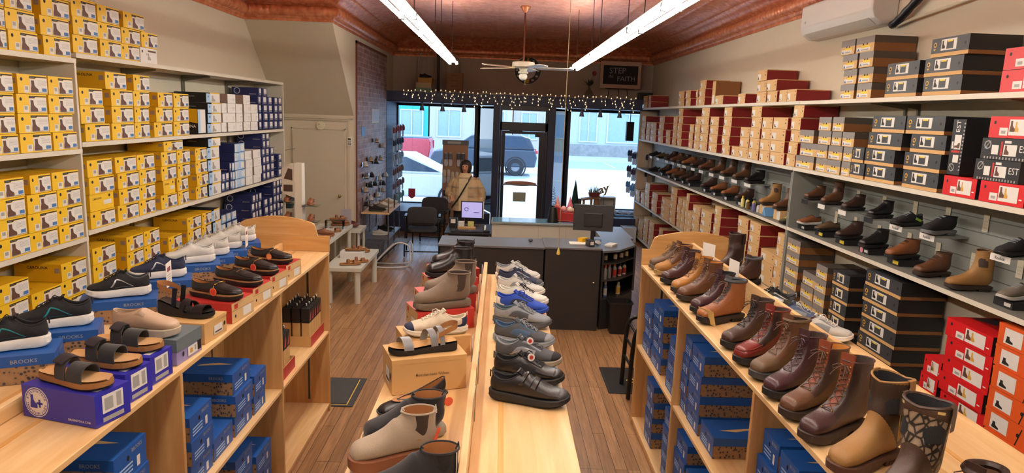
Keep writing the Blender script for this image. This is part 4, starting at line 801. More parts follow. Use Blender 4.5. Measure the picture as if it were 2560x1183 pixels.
class Last:
    def __init__(s, secs, L_, W_=1., n=40, m=32, tilt=0.):
        s.L = L_; s.n = n; s.m = m; s.g = []; s.sec = cat_(secs, n)
        for k, (xi, zi, xo, zo, w, eb, dip) in enumerate(s.sec):
            row = []
            for j in range(m):
                p = 2 * PI * j / m; c = cos(p); sn = sin(p); e = .72 if c > 0 else eb
                if c > 0: e = .72 + (.95 - .72) * (k / n)
                lat = w * W_ * (1 if sn >= 0 else -1) * abs(sn) ** e
                t = (1 + c) / 2; x = xo + (xi - xo) * t; z = zo + (zi - zo) * t - dip * sn * sn
                row.append(V((x * L_, lat + yc_(x) * W_, z)))
            s.g.append(row)
        s.g = [[p if True else p for p in r] for r in s.g]
    def at(s, u, ph, off=0.):
        a = u * (s.n - 1); i = min(max(int(a), 0), s.n - 2); f = a - i; b = (ph / (2 * PI) * s.m) % s.m; j = int(b) % s.m; h = b - int(b); k = (j + 1) % s.m
        p = (s.g[i][j] * (1 - h) + s.g[i][k] * h) * (1 - f) + (s.g[i + 1][j] * (1 - h) + s.g[i + 1][k] * h) * f
        if off:
            d1 = (s.g[i][k] + s.g[i + 1][k]) - (s.g[i][j] + s.g[i + 1][j]); d2 = (s.g[i + 1][j] + s.g[i + 1][k]) - (s.g[i][j] + s.g[i][k])
            n_ = d2.cross(d1); q = V(((s.sec[i][0] + s.sec[i][2]) / 2 * s.L, 0, (s.sec[i][1] + s.sec[i][3]) / 2))
            if n_.length > 1e-12:
                n_.normalize()
                if n_.dot(p - q) < 0: n_ = -n_
                p = p + n_ * off
        return p
    def patch(s, mb, u0, u1, p0, p1, off=.0016, nu=10, np_=10, m=0, shape=None):
        """raised panel; p in degrees; shape(fu, fv) -> (fu, fv) may warp the outline"""
        rows = []
        for i in range(nu + 1):
            row = []
            for j in range(np_ + 1):
                a, b = i / nu, j / np_
                if shape: a, b = shape(a, b)
                e = min(i, nu - i, j, np_ - j)
                row.append(s.at(u0 + (u1 - u0) * a, rad(p0 + (p1 - p0) * b), off if e else -.0006))
            rows.append(row)
        mb.grid(rows, m, False, True)
def sole_mb(L_, W_, layers, n=44):
    """layers: (function u->z, outset)"""
    mb = MB(); us = [.5 - .5 * cos(PI * k / n) for k in range(n + 1)]; rows = []
    for fz, o in layers:
        A = []; B = []
        for u in us:
            h = plan_hw(u) * W_ + o; x = (u * (L_ + 2 * o)) - o
            A.append((x, yc_(u) * W_ + h, fz(u))); B.append((x, yc_(u) * W_ - h, fz(u)))
        rows.append(A + B[::-1])
    mb.grid(rows, 0, True, True)
    n2 = len(rows[0]); k = len(us)
    for r, fl in ((0, True), (len(rows) - 1, False)):
        o = len(mb.v) - n2 * len(rows) + r * n2
        for i in range(k - 1): mb.f.append([o + i, o + i + 1, o + n2 - 2 - i, o + n2 - 1 - i]); mb.m.append(0); mb.s.append(False)
    return mb
spring = lambda u, a=.016, h=.0: (a * max(0, (u - .66) / .34) ** 2 + h * max(0, (.16 - u) / .16) ** 2)
def block(L_, W_, u0, u1, z0, z1, o0=0, o1=0, n=10):
    mb = MB(); rows = []
    for z, o in ((z0, o0), (z1, o1)):
        us = [u0 + (u1 - u0) * (.5 - .5 * cos(PI * k / n)) for k in range(n + 1)]
        A = [(u * L_ - (o if u < .02 else 0), yc_(u) * W_ + plan_hw(u) * W_ + o, z(u) if callable(z) else z) for u in us]; B = [(u * L_ - (o if u < .02 else 0), yc_(u) * W_ - plan_hw(u) * W_ - o, z(u) if callable(z) else z) for u in us]
        rows.append(A + B[::-1])
    mb.grid(rows, 0, True, False); n2 = len(rows[0]); k = n + 1; O = len(mb.v) - 2 * n2
    for r in (0, 1):
        for i in range(k - 1): mb.f.append([O + r * n2 + i, O + r * n2 + i + 1, O + r * n2 + n2 - 2 - i, O + r * n2 + n2 - 1 - i]); mb.m.append(0); mb.s.append(False)
    return mb
def lth(name, col, rough=.42, bump=.12): return mat('leather_' + name, col, rough, .14, 14, bump, 160)
def fab(name, col, rough=.85): return mat('fabric_' + name, col, rough, .12, 40, .35, 260)
def sue(name, col): return mat('suede_' + name, col, .9, .14, 18, .2, 220, sheen=.2)
def rub(name, col): return mat('rubber_' + name, col, .6, .06, 20)
def ring_in(last, k, sc, dz):
    r = last.g[k]; c = sum(r, V()) / len(r); return [c + (p - c) * sc + V((0, 0, dz)) for p in r]
def finish_opening(last, r, lining, collar, depth=.05, cr=.0035, floor_z=None):
    top = last.g[-1]; c = sum(top, V()) / len(top); rows = [list(top)]
    rows.append([c + (p - c) * .93 + V((0, 0, -.002)) for p in top])
    if floor_z is not None:
        u0 = min(p.x for p in top) / last.L + .03; u1 = max(p.x for p in top) / last.L + .10
        fl = []
        for j in range(last.m):
            a = 2 * PI * j / last.m; u = (u0 + u1) / 2 + (u1 - u0) / 2 * cos(a)
            fl.append(V((u * last.L, yc_(u) + plan_hw(min(max(u, .03), .9)) * .80 * sin(a), floor_z)))
        for t in (.35, .75, 1.): rows.append([rows[1][j] * (1 - t) + fl[j] * t for j in range(last.m)])
    else:
        for q in (.25, .6, 1.): rows.append([c + (p - c) * .9 + V((.012 * q, 0, -depth * q)) for p in top])
    MB().grid(rows, 0, True, True, False, True).build('lining', lining, r)
    if cr: MB().tube(top, cr, 6, 0, closed=True).build('collar', collar, r)
def laces(last, r, m_lace, m_eye, u0, u1, n, ph0, ph1, rl=.0021, bow=True, hooks=0):
    mb = MB(); pr = []
    for i in range(n):
        t = i / (n - 1); u = u0 + (u1 - u0) * t; ph = ph0 + (ph1 - ph0) * t; pr.append((u, ph))
    for i in range(n):
        u, ph = pr[i]
        if i == 0: pts = [last.at(u, rad(ph * q), .003 + .003 * (1 - q * q)) for q in (-1, -.5, 0, .5, 1)]; mb.tube(pts, rl, 5)
        if i < n - 1:
            u2, p2 = pr[i + 1]
            for s in (-1, 1):
                pts = [last.at(u + (u2 - u) * q, rad(s * (ph * (1 - q) - p2 * q)), .0035 + .004 * 4 * q * (1 - q)) for q in (0, .25, .5, .75, 1)]
                mb.tube(pts, rl, 5)
    if bow:
        u, ph = pr[-1]; c = last.at(u, 0, .007)
        for s in (-1, 1):
            mb.tube([c, c + V((.012, s * .018, .006)), c + V((.022, s * .034, -.004)), c + V((.026, s * .03, -.014)), c + V((.012, s * .012, -.004)), c], rl, 5)
            mb.tube([c, c + V((.014, s * .012, -.004)), c + V((.034, s * .022, -.022)), c + V((.042, s * .026, -.034))], rl, 5)
        mb.sphere(c, .0055, 8)
    mb.build('laces', m_lace, r)
    if m_eye is not None:
        e = MB()
        for u, ph in pr:
            for s in (-1, 1): e.sphere(last.at(u, rad(s * ph), .0018), .0042, 8)
        e.build('eyelets', m_eye, r)
def tongue(last, r, m_, u0, up, w=.026, back=.012):
    top = last.at(1., 0); rows = []
    for i in range(9):
        t = i / 8; u = u0 + (1 - u0) * min(1, t * 1.25); p = last.at(min(u, 1.), 0, .001)
        if t > .8: q = (t - .8) / .2; p = top + V((back * q * -.6, 0, up * q))
        ww = w * (.8 + .3 * t)
        rows.append([p + V((-.004 * abs(k) ** 2 * 1.2, ww * k, -.004 * k * k)) for k in (-1, -.6, 0, .6, 1)])
    mb = MB().grid(rows, 0, False, True); mb.grid([[p + V((-.006, 0, -.001)) for p in rr] for rr in rows], 0, False, True, flip=True)
    n = len(rows)
    mb.grid([[rows[-1][k], rows[-1][k] + V((-.006, 0, -.001))] for k in range(5)], 0, False, False)
    mb.build('tongue', m_, r)

def sneaker(r, L_=.30, W_=1., up=None, acc=None, sole=None, out=None, lace=None, lin_=None, toe=None, heel=None, tong=None, stripe=None, hgt=.112, hc=.095, zs=.030, style='run', lo=False, velcro=False):
    last = Last(S_sneak(zs - .004, hgt, hc), L_, W_, 18 if lo else 40, 16 if lo else 32)
    MB().grid(last.g, 0, True, True, True, False).build('upper', up, r)
    f0 = lambda u: .004 + spring(u, .02, .008); f1 = lambda u: zs + spring(u, .012) + (.010 if style == 'run' else .004) * max(0, 1 - u * 1.6) + .003 * max(0, (u - .9) / .1)
    mid = lambda t: (lambda u: f0(u) + (f1(u) - f0(u)) * t)
    sole_mb(L_, W_, [(f0, .0), (mid(.25), .005), (mid(.55), .0035), (mid(.85), .0045), (mid(1.), .0015)], 14 if lo else 44).build('midsole', sole, r)
    sole_mb(L_, W_, [(lambda u: spring(u, .02, .008), -.004), (lambda u: .0042 + spring(u, .02, .008), .0015)], 14 if lo else 44).build('outsole', out, r)
    finish_opening(last, r, lin_, lin_ if not lo else lin_, floor_z=zs + .012, cr=.0045)
    if lo:
        mb = MB()
        for k in range(4):
            u = .40 + .05 * k; mb.tube([last.at(u, rad(q), .003) for q in (-26, 0, 26)], .0025, 4)
        mb.build('laces', lace, r); return r
    if toe: mb = MB(); last.patch(mb, .02, .20, -125, 125, .0016, 8, 14); mb.build('toe_overlay', toe, r)
    if heel: mb = MB(); last.patch(mb, .64, .97, 118, 242, .0018, 10, 12); mb.build('heel_counter', heel, r)
    if acc:
        mb = MB()
        for s in (1, -1):
            sh = lambda a, b: (a, b * (1 - .55 * a) + .35 * a)
            last.patch(mb, .34, .60, s * 42, s * 128, .0017, 8, 8, 0, sh)
            last.patch(mb, .30, .56, s * 22, s * 40, .0019, 10, 3)
        mb.build('side_overlay', acc, r)
    if stripe:
        mb = MB()
        for s in (1, -1):
            for a, b, c, d in ((.36, .44, 108, 60), (.44, .60, 60, 122), (.40, .58, 118, 128)):
                rows = []
                for i in range(9):
                    t = i / 8; u = a + (b - a) * t; ph = c + (d - c) * t; rows.append([last.at(u - .012, rad(s * ph), .0026), last.at(u + .012, rad(s * ph), .0026)])
                mb.grid(rows, 0, False, True)
        mb.build('side_stripe', stripe, r)
    tongue(last, r, tong or up, .30, .010, .022)
    if velcro:
        for k, u in enumerate((.40, .53)):
            mb = MB(); last.patch(mb, u - .035, u + .035, -80, 62, .0065, 5, 14); mb.build('hook_strap', lace, r)
    else: laces(last, r, lace, None, .31, .57, 6, 16, 18, .0022)
    mb = MB(); mb.tube([last.at(1., PI, .001), last.at(1., PI, .004) + V((-.006, 0, .008)), last.at(.93, PI, .006)], .003, 5).build('pull_tab', acc or up, r)
    return r

def boot(r, L_=.30, W_=1., H_=.20, up=None, sole=None, mid=None, lin_=None, lace=None, eye=None, tong=None, collar=None, toecap=None, shaft=None, style='lace', zs=.034, ws=.044, pull=None, gore=None, lo=False, wedge=False, heelh=.016, hn=0, lean=0., cr=.0035, moc=False):
    last = Last(S_boot(zs, H_, ws, 1.0, lean), L_, W_, 20 if lo else 46, 16 if lo else 32)
    if hn and style == 'western':   # scalloped shaft top
        for j in range(last.m):
            ph = 2 * PI * j / last.m
            for k in range(int(last.n * .8), last.n):
                t = (k - last.n * .8) / (last.n * .2); last.g[k][j].z += t * t * hn * (abs(sin(ph)) - .55)
    MB().grid(last.g, 0, True, True, True, False).build('upper', up, r)
    N_ = 14 if lo else 44
    if wedge:
        f0 = lambda u: spring(u, .014, .004); sole_mb(L_, W_, [(f0, 0), (lambda u: .006 + f0(u), .004), (lambda u: zs - .004 + .3 * spring(u), .003), (lambda u: zs + .002 + spring(u, .006), .0)], N_).build('sole', sole, r)
    else:
        hz = zs - heelh - .004 if not lo else zs * .4
        bot = lambda u: hz + spring(u, .014) - (hz - .003) * min(1, max(0, (u - .34) / .10))
        sole_mb(L_, W_, [(bot, .0), (lambda u: bot(u) + .004, .005), (lambda u: max(bot(u) + .006, zs - .006) + .35 * spring(u), .0055), (lambda u: zs - .001 + .6 * spring(u), .0052), (lambda u: zs + .0015 + .6 * spring(u), .001)], N_).build('sole', sole, r)
        block(L_, W_, .0, .30, .0, hz + .006, .001, .003).build('heel', sole, r)
        if not lo:
            w_ = MB(); o = sole_mb(L_, W_, [(lambda u: zs - .0045 + .45 * spring(u), .0056), (lambda u: zs - .001 + .6 * spring(u), .0060)], N_); o.build('welt', mid or sole, r)
            t = MB()
            for k in range(20):
                for s in (-1, 1):
                    u = .44 + .5 * k / 20 if k < 12 else .02 + .26 * (k - 12) / 8
                    t.obox((u * L_, yc_(u) * W_ + s * (plan_hw(u) * W_ + .0035), (bot(u) if u > .4 else .004) + .006), (.004, 0, 0), (0, .0028, 0), (0, 0, .005))
            t.build('tread', sole, r)
    finish_opening(last, r, lin_, collar or up, depth=min(.11, H_ * .5), cr=cr)
    if lo:
        if style == 'lace':
            mb = MB()
            for k in range(4): mb.tube([last.at(.42 + .1 * k, rad(q), .003) for q in (-24, 0, 24)], .0025, 4)
            mb.build('laces', lace or up, r)
        return r
    if toecap: mb = MB(); last.patch(mb, .01, .225, -128, 128, .0016, 9, 16); mb.build('toe_cap', toecap, r)
    if moc:
        mb = MB(); ring = [last.at(.10 + .26 * (1 - abs(q)), rad(62 * q + (18 * q * (1 - abs(q)))), .0022) for q in [(-1 + k / 10) for k in range(21)]]
        ring = [last.at(.36 - .28 * cos(a * .5 * PI) , rad(s * (20 + 42 * sin(a * PI / 2) ** .6 * (1 if a < 1 else 1))), .0022) for s in (-1, 1) for a in [k / 10 for k in range(11)]]
        a_ = [last.at(.36 - .27 * (1 - (1 - k / 12) ** 2) ** .5, rad(58 * (1 - k / 12) ** .7), .0022) for k in range(13)]
        b_ = [last.at(.36 - .27 * (1 - (1 - k / 12) ** 2) ** .5, rad(-58 * (1 - k / 12) ** .7), .0022) for k in range(12, -1, -1)]
        mb.tube(a_ + b_, .0026, 6).build('moc_seam', up, r)
    if style == 'lace':
        for s in (1, -1): mb = MB(); last.patch(mb, .33, .985, s * 17, s * 74, .0020, 16, 7); mb.build('eyestay', shaft or up, r)
        mb = MB(); last.patch(mb, .36, .99, -17, 17, .0008, 14, 5); mb.build('throat', tong or up, r)
        mb = MB(); last.patch(mb, .60, .93, 120, 240, .0018, 10, 12); mb.build('heel_counter', up, r)
        tongue(last, r, tong or up, .62, .03, .026, .004)
        laces(last, r, lace, eye, .35, .93, hn or 7, 21, 21, .0020, True)
    elif style == 'chelsea':
        for s in (1, -1): mb = MB(); last.patch(mb, .66, .992, s * 62, s * 118, .0012, 10, 8, 0, lambda a, b: (a, .5 + (b - .5) * (.55 + .45 * a))); mb.build('elastic_gore', gore, r)
        for q in (0, PI):
            mb = MB(); t = last.at(1, q); mb.tube([last.at(.95, q, .003), t + V((0, 0, .012)), last.at(.95, q, -.006) + V((0, 0, .004))], .0035, 5); mb.build('pull_tab', pull or up, r)
    elif style == 'western':
        mb = MB(); last.patch(mb, .60, .995, -178, 178, .0012, 14, 34); mb.build('shaft', shaft or up, r)
        for s in (1, -1):
            mb = MB(); t = last.at(1, s * PI / 2); n_ = V((0, s, 0))
            mb.grid([[q + V((-.016, 0, 0)), q + V((.016, 0, 0))] for q in (t + n_ * .006 + V((0, 0, -.075)), t + n_ * .008 + V((0, 0, -.02)), t + V((0, s * .006, .004)), t + V((0, -s * .004, .006)), t + V((0, -s * .006, -.03)))], 0, False, True)
            mb.build('pull_strap', pull or up, r)
    return r

def loafer(r, L_=.285, W_=.92, up=None, sole=None, welt=None, lin_=None, metal=None, zs=.022, kind='loafer', ht=.078, hc=.074, op=.50, toe=.032, heel=0.):
    secs = S_low(zs, ht, hc, op, toe)
    if heel: secs = [(xi, zi + heel * max(0, 1 - xi * 1.5) * 1, xo, zo + heel * max(0, min(1, (.55 - xo) / .4)), w, e, d) for xi, zi, xo, zo, w, e, d in secs]
    last = Last(secs, L_, W_)
    MB().grid(last.g, 0, True, True, True, False).build('upper', up, r)
    hz = lambda u: heel * max(0, min(1, (.55 - u) / .4))
    bot = lambda u: spring(u, .012, .002) + (hz(u) if heel > .02 else 0)
    top = lambda u: zs + .001 + .5 * spring(u, .012) + hz(u)
    sole_mb(L_, W_, [(bot, -.001), (lambda u: bot(u) + (top(u) - bot(u)) * .4, .003), (lambda u: top(u) - .006, .003), (lambda u: top(u) - .0055, .0025)]).build('sole', sole, r)
    sole_mb(L_, W_, [(lambda u: top(u) - .0056, .0042), (lambda u: top(u) - .001, .0046), (lambda u: top(u), .001)]).build('welt', welt or sole, r)
    if heel > .02: block(L_, W_ * .8, .0, .20, 0, lambda u: top(u) - .006, -.004, .0).build('heel', welt or sole, r)
    finish_opening(last, r, lin_, up, floor_z=zs + .008 + heel * .7, cr=.0022)
    if kind == 'loafer':
        mb = MB(); last.patch(mb, .30, .46, -62, 62, .0022, 6, 14); mb.build('strap', up, r)
        mb = MB(); a_ = [last.at(.36 - .29 * (1 - (1 - k / 12) ** 2) ** .5, rad(60 * (1 - k / 12) ** .7), .002) for k in range(13)]; b_ = [last.at(.36 - .29 * (1 - (1 - k / 12) ** 2) ** .5, rad(-60 * (1 - k / 12) ** .7), .002) for k in range(12, -1, -1)]
        mb.tube(a_ + b_, .002, 6).build('apron_seam', up, r)
        mb = MB()
        for k in range(5):
            c = last.at(.385, rad(-34 + 17 * k), .006); t = (last.at(.385, rad(-30 + 17 * k), .006) - c).normalized()
            mb.tube([c + (t * cos(2 * PI * q / 10) * .0085 + V((.006, 0, .003)) * sin(2 * PI * q / 10)) for q in range(10)], .0016, 5, 0, closed=True)
        mb.build('chain', metal, r)
        mb = MB(); last.patch(mb, .44, .56, -20, 20, .006, 5, 6); mb.build('tongue', up, r)
    elif kind == 'slip':
        for s in (1, -1): mb = MB(); last.patch(mb, .36, .62, s * 24, s * 62, .0014, 8, 5); mb.build('elastic_gore', lin_, r)
    return r
def band(mb, L_, W_, u0a, u1a, u0b, u1b, hgt, zb, th=.003, m=0, n=16, out=.003, wide=1.):
    """a strap from one footbed edge over the foot to the other; u0,u1 give its width at side a and at side b"""
    R0 = []; R1 = []
    for i in range(n + 1):
        t = i / n; a = PI * t; ua = u0a + (u0b - u0a) * t; ub = u1a + (u1b - u1a) * t
        A = []
        for u in (ua, ub):
            h = plan_hw(min(max(u, .02), .97)) * W_ + out; A.append(V((u * L_, yc_(u) * W_ + h * cos(a) * (1 if abs(cos(a)) > .98 else 1), zb(u) + hgt * abs(sin(a)) ** .75)))
        R0.append(A); nrm = V((0, cos(a), sin(a) + .2)).normalized(); R1.append([p - nrm * th for p in A])
    mb.grid(R0, m, False, True); mb.grid(R1, m, False, True, flip=True)
    mb.grid([[R0[i][0], R1[i][0]] for i in range(n + 1)], m, False, True); mb.grid([[R0[i][1], R1[i][1]] for i in range(n + 1)], m, False, True)
def footbed(r, L_, W_, m_bed, m_side, m_out, z0=.0, th=.022, heel=0., dish=.006):
    hz = lambda u: heel * max(0, min(1, (.62 - u) / .5))
    bt = lambda u: z0 + spring(u, .008)
    tp = lambda u: z0 + th + spring(u, .006) + hz(u)
    sole_mb(L_, W_, [(bt, -.002), (lambda u: bt(u) + .006, .001)]).build('outsole', m_out, r)
    sole_mb(L_, W_, [(lambda u: bt(u) + .0062, .0005), (lambda u: (bt(u) + tp(u)) / 2, .001), (tp, .001)]).build('footbed', m_side, r)
    mb = MB(); rows = []
    for k in range(31):
        u = .5 - .5 * cos(PI * k / 30); u = min(max(u, .004), .996); h = plan_hw(u) * W_ - .0005
        rows.append([V((u * L_, yc_(u) * W_ + h * q, tp(u) + .0014 - dish * 0 + .004 * q ** 4 - .003 * (1 - q * q) + .0032)) for q in (-1, -.7, -.35, 0, .35, .7, 1)])
    mb.grid(rows, 0, False, True); mb.build('insole', m_bed, r)
    return tp
def tag_card(r, pts, m_, name='price_tag'): MB().poly(pts).build(name, m_, r)
# ------------------------------------------------------------------ shoes set out on the display units
def at_toe(toe, yaw, L_):   # heel position from the toe position
    a = rad(yaw); return (toe[0] - L_ * cos(a), toe[1] - L_ * sin(a))
def place(fn, name, label, tpos, yaw, z, L_=.30, cat='shoe', group=None, **kw):
    x, y = at_toe(tpos, yaw, L_); r = thing(name, label, cat, (x, y, z), rad(yaw), group)
    fn(r, L_=L_, **kw); return r
wht_r = rub('white', 'D9D7D0'); blk_r = rub('black', '18181A'); gum = rub('gum', '8A5A36'); gry_r = rub('grey', '6A6C70'); taupe_r = rub('taupe', '8E8474'); brn_r = rub('dark_brown', '2E241E')
blk_f = fab('black', '17181C'); gry_f = fab('grey', '7E858C'); lgt_f = fab('light_grey', 'B9BAB6'); nvy_f = fab('navy', '232B45'); cream_f = fab('cream', 'C9BDA6'); royal = fab('royal', '2146A8'); dgry_f = fab('dark_grey', '45494F'); tanlin = lth('tan_lining', 'A06C3E', .55)
blk_l = lth('black', '17161A', .33); teal = fab('teal', '1F7F86'); silver = mat('silver_trim', 'A9AEB4', .3, .05, metal=.5); brass = mat('brass', 'B8964A', .3, .05, metal=1.)
ZS = ZT + .0016
G_ = 'trainers facing the counter aisle'
rowc = 'on the middle unit'
# right half of the middle unit (toes towards +x)
S = [((.286, 4.575), -14, 'light_grey', dict(up=lgt_f, acc=gry_f, sole=wht_r, out=gry_r, lace=lgt_f, lin_=gry_f), 'pale grey running shoe closest to the dark counter'),
     ((.298, 4.365), -15, '', dict(up=nvy_f, acc=gry_f, sole=gry_f, out=blk_r, lace=nvy_f, lin_=nvy_f, toe=dgry_f), 'navy and grey running shoe behind a pale mesh trainer'),
     ((.297, 4.18), -14, '', dict(up=lgt_f, acc=gry_f, sole=wht_r, out=gry_r, lace=dgry_f, lin_=lgt_f, heel=lgt_f), 'grey-green mesh trainer with speckled laces'),
     ((.303, 3.945), -16, '', dict(up=fab('offwhite', 'CFCFC6'), acc=lgt_f, sole=wht_r, out=wht_r, lace=blk_f, lin_=fab('offwhite', 'CFCFC6'), stripe=gry_f), 'off-white trainer with black flecked laces'),
     ((.292, 3.775), -15, '', dict(up=royal, acc=nvy_f, sole=royal, out=mat('orange_rubber', 'C2502C', .6), lace=royal, lin_=royal, heel=wht_r), 'royal blue running shoe with an orange outsole edge'),
     ((.293, 3.53), -15, '', dict(up=gry_f, acc=dgry_f, sole=dgry_f, out=gry_r, lace=gry_f, lin_=fab('slate_teal', '4B6068'), heel=gry_f, L=.315), 'plain grey running shoe with pink lace tips'),
     ((.286, 3.215), -17, '', dict(up=dgry_f, acc=fab('steel_blue', '3F5A78'), sole=gry_f, out=wht_r, lace=gry_f, lin_=fab('steel_blue', '3F5A78'), toe=gry_f), 'dark grey shoe with a steel blue collar and grey toe'),
     ((.300, 2.955), -16, '', dict(up=dgry_f, acc=gry_f, sole=taupe_r, out=blk_r, lace=dgry_f, lin_=gry_f, toe=blk_f, stripe=silver, L=.31), 'charcoal walking shoe with grey sole and round size tag'),
     ((.292, 2.745), -16, '', dict(up=blk_l, acc=blk_f, sole=blk_r, out=blk_r, lace=blk_f, lin_=blk_f, toe=blk_l, heel=blk_l), 'black leather walking shoe with laces and a round tag'),
     ((.295, 2.53), -15, '', dict(up=blk_l, acc=None, sole=blk_r, out=blk_r, lace=blk_l, lin_=blk_f, toe=lth('grey_black', '34353A'), heel=blk_l, velcro=True, L=.318), 'black shoe with hook straps at the front of the row')]
for toe_, yaw, _, kw, lab in S:
    kw = dict(kw); L_ = kw.pop('L', .305); r = place(sneaker, 'running_shoe', lab, toe_, yaw, ZS, L_, group=G_, zs=.034, hgt=.122, hc=.105, **kw)
    if 'round' in lab:
        c = V((.17, -.036, .12)); t = MB(); t.cyl(c, c + V((.002, -.003, .0005)), .016, 18).build('size_tag', lblw, r); t = MB().tube([V((.16, -.02, .118)), c], .0009, 4).build('tag_string', lblw, r)
        MB().cyl(c + V((.002, -.0031, .0005)), c + V((.0024, -.0037, .0006)), .009, 12).build('tag_print', redp, r)

# left half of the middle unit
ORL = mat('orange_tag', 'D9583A', .5); c3 = lth('taupe_suede', '7A6A5A', .8); gor = fab('brown_gore', '3D3028')
bx = lambda t, near, w, h, yaw, lab, depth=.33, **k: shoebox(t, (near[0], near[1], ZS), rad(yaw), w, h, lab, depth=depth, **k)
def box_dir(t, c, yaw, w, h, lab, depth): # face towards the given yaw, centred at c
    a = rad(yaw); f = (c[0] + cos(a) * depth / 2 + sin(a) * w / 2, c[1] + sin(a) * depth / 2 - cos(a) * w / 2); return shoebox(t, (f[0], f[1], ZS), a, w, h, lab, depth=depth, group='kraft and red boxes on the middle unit')
box_dir('RW', (-.30, 4.50), 200, .21, .105, 'red and kraft box under the black ankle boot closest to the counter', .31)
box_dir('RW', (-.30, 4.24), 200, .21, .105, 'red and kraft box under the second black ankle boot', .31)
box_dir('RW', (-.30, 3.86), 200, .22, .105, 'red and kraft box under the taupe ankle boot further back', .31)
box_dir('RW', (-.30, 3.55), 203, .22, .105, 'red and kraft box under the taupe ankle boot closer to the camera', .31)
box_dir('TN', (-.298, 3.14), 200, .22, .095, 'pale kraft box under the cream lace-up shoe', .31)
r = box_dir('TN', (-.293, 2.735), 200, .20, .145, 'large kraft box lettered More than meets Wellness under the grey sandal', .31)
MB_ = MB(); put_text(MB_, 'More than meets Wellness', (-.18, .2208 * 0 - .001 + NOM['TN'][0] + .002, .075 * NOM['TN'][1] / .145), (-1, 0, 0), (0, 0, 1), width=.15, bold=.006); MB_.build('lettering', mat('print_taupe', '6B5638', .7, 0), r)
zb = ZS + .107
place(boot, 'ankle_boot', 'black leather pull-on boot on the box closest to the dark counter', (-.435, 4.44), 200, zb, .29, cat='boot', H_=.17, up=blk_l, sole=blk_r, lin_=blk_f, style='chelsea', gore=blk_f, pull=blk_f, heelh=.012, zs=.03)
place(boot, 'ankle_boot', 'black leather pull-on boot standing just in front of its twin', (-.44, 4.15), 205, zb, .30, cat='boot', H_=.175, up=blk_l, sole=blk_r, lin_=blk_f, style='chelsea', gore=blk_f, pull=gor, heelh=.012, zs=.03)
for k, (toe_, yw, lab) in enumerate((((-.40, 3.70), 207, 'taupe elastic-sided ankle boot, the one partly hidden behind its twin'), ((-.425, 3.43), 205, 'taupe elastic-sided ankle boot in full view on a red box'))):
    r = place(boot, 'elastic_sided_boot', lab, toe_, yw, zb, .31, cat='boot', H_=.185, up=sue('taupe', '6E5F50'), sole=taupe_r if 0 else rub('taupe_dark', '66584A'), lin_=gor, style='chelsea', gore=gor, pull=sue('taupe', '6E5F50'), zs=.036, heelh=.006, wedge=True, ws=.047)
    MB().obox((.0, -.03, .12), (.004, 0, .002), (0, .002, 0), (.002, 0, .022)).build('red_tag', ORL, r)
place(sneaker, 'lace_up_shoe', 'cream lace-up shoe with a black heel and toe on a pale kraft box', (-.42, 3.04), 200, ZS + .097, .30, up=cream_f, sole=mat('rubber_cream', 'D5CDBB', .6), out=wht_r, lace=mat('lace_cream', 'D8D2C2', .8), lin_=cream_f, toe=nvy_f, heel=nvy_f, zs=.03, style='court', hgt=.105, hc=.085)
r = place(lambda r, L_: None, 'strap_sandal', 'grey strap sandal with tan footbed on the large kraft box', (-.43, 2.66), 199, ZS + .147, .285, cat='sandal')
tp = footbed(r, .285, .93, lth('tan_bed', 'B98D52', .6), blk_r, blk_r, 0, .022, .012)
slv = lth('pewter', '7E8084', .35)
mb = MB(); band(mb, .285, .93, .66, .80, .72, .86, .042, tp); mb.build('toe_strap', slv, r)
mb = MB(); band(mb, .285, .93, .30, .40, .42, .52, .066, tp); band(mb, .285, .93, .20, .27, .28, .36, .072, tp); mb.build('instep_strap', slv, r)
mb = MB(); pts = [(.30, .036, .055), (.16, .037, .075), (.05, .030, .085), (-.005, 0, .088), (.05, -.030, .085), (.16, -.037, .075), (.30, -.036, .055)]
rows = [[V((x * .285, y, z + .03)), V((x * .285, y, z + .008))] for x, y, z in cat_(pts, 19)]; mb.grid(rows, 0, False, True); mb.grid([[p * .985 + V((.002, 0, 0)) for p in q] for q in rows], 0, False, True, flip=True); mb.build('heel_strap', lth('tan_strap', '9C6B3E', .6), r)
MB().obox((.06, -.048, .05), (.02, 0, 0), (0, .001, 0), (0, 0, .034)).build('price_tag', paper, r)
# shoes standing straight on the boards
r = place(loafer, 'court_shoe', 'black pointed court shoe propped heel up behind the suede boot', (-.425, 2.40), 207, ZS, .27, up=blk_l, sole=blk_r, welt=blk_r, lin_=tanlin, kind='pump', zs=.012, ht=.052, hc=.07, op=.70, toe=.03, heel=.045, W_=.86)
r = place(boot, 'suede_ankle_boot', 'black suede ankle boot with thick taupe sole on the boards', (-.43, 2.155), 207, ZS, .29, cat='boot', H_=.152, up=sue('black', '15151A'), sole=taupe_r, lin_=tanlin, style='chelsea', gore=fab('black_gore', '15151A'), pull=sue('black', '15151A'), zs=.034, heelh=.006, wedge=True)
MB().cyl((.0, .036, .13), (.0, .039, .13), .016, 16).build('round_tag', ORL, r)
r = place(boot, 'heeled_ankle_boot', 'light taupe heeled ankle boot with dark elastic panel', (-.44, 1.99), 204, ZS, .28, cat='boot', H_=.175, up=sue('light_taupe', '9A8B78'), sole=lth('stack_heel', '7A4A30', .5), lin_=tanlin, style='chelsea', gore=gor, pull=mat('pull_white', 'C9C2B4', .8), zs=.045, heelh=.038, W_=.92)
MB().obox((.01, .042, .10), (.004, 0, .004), (0, .0015, 0), (-.008, 0, .024)).build('red_tag', ORL, r)
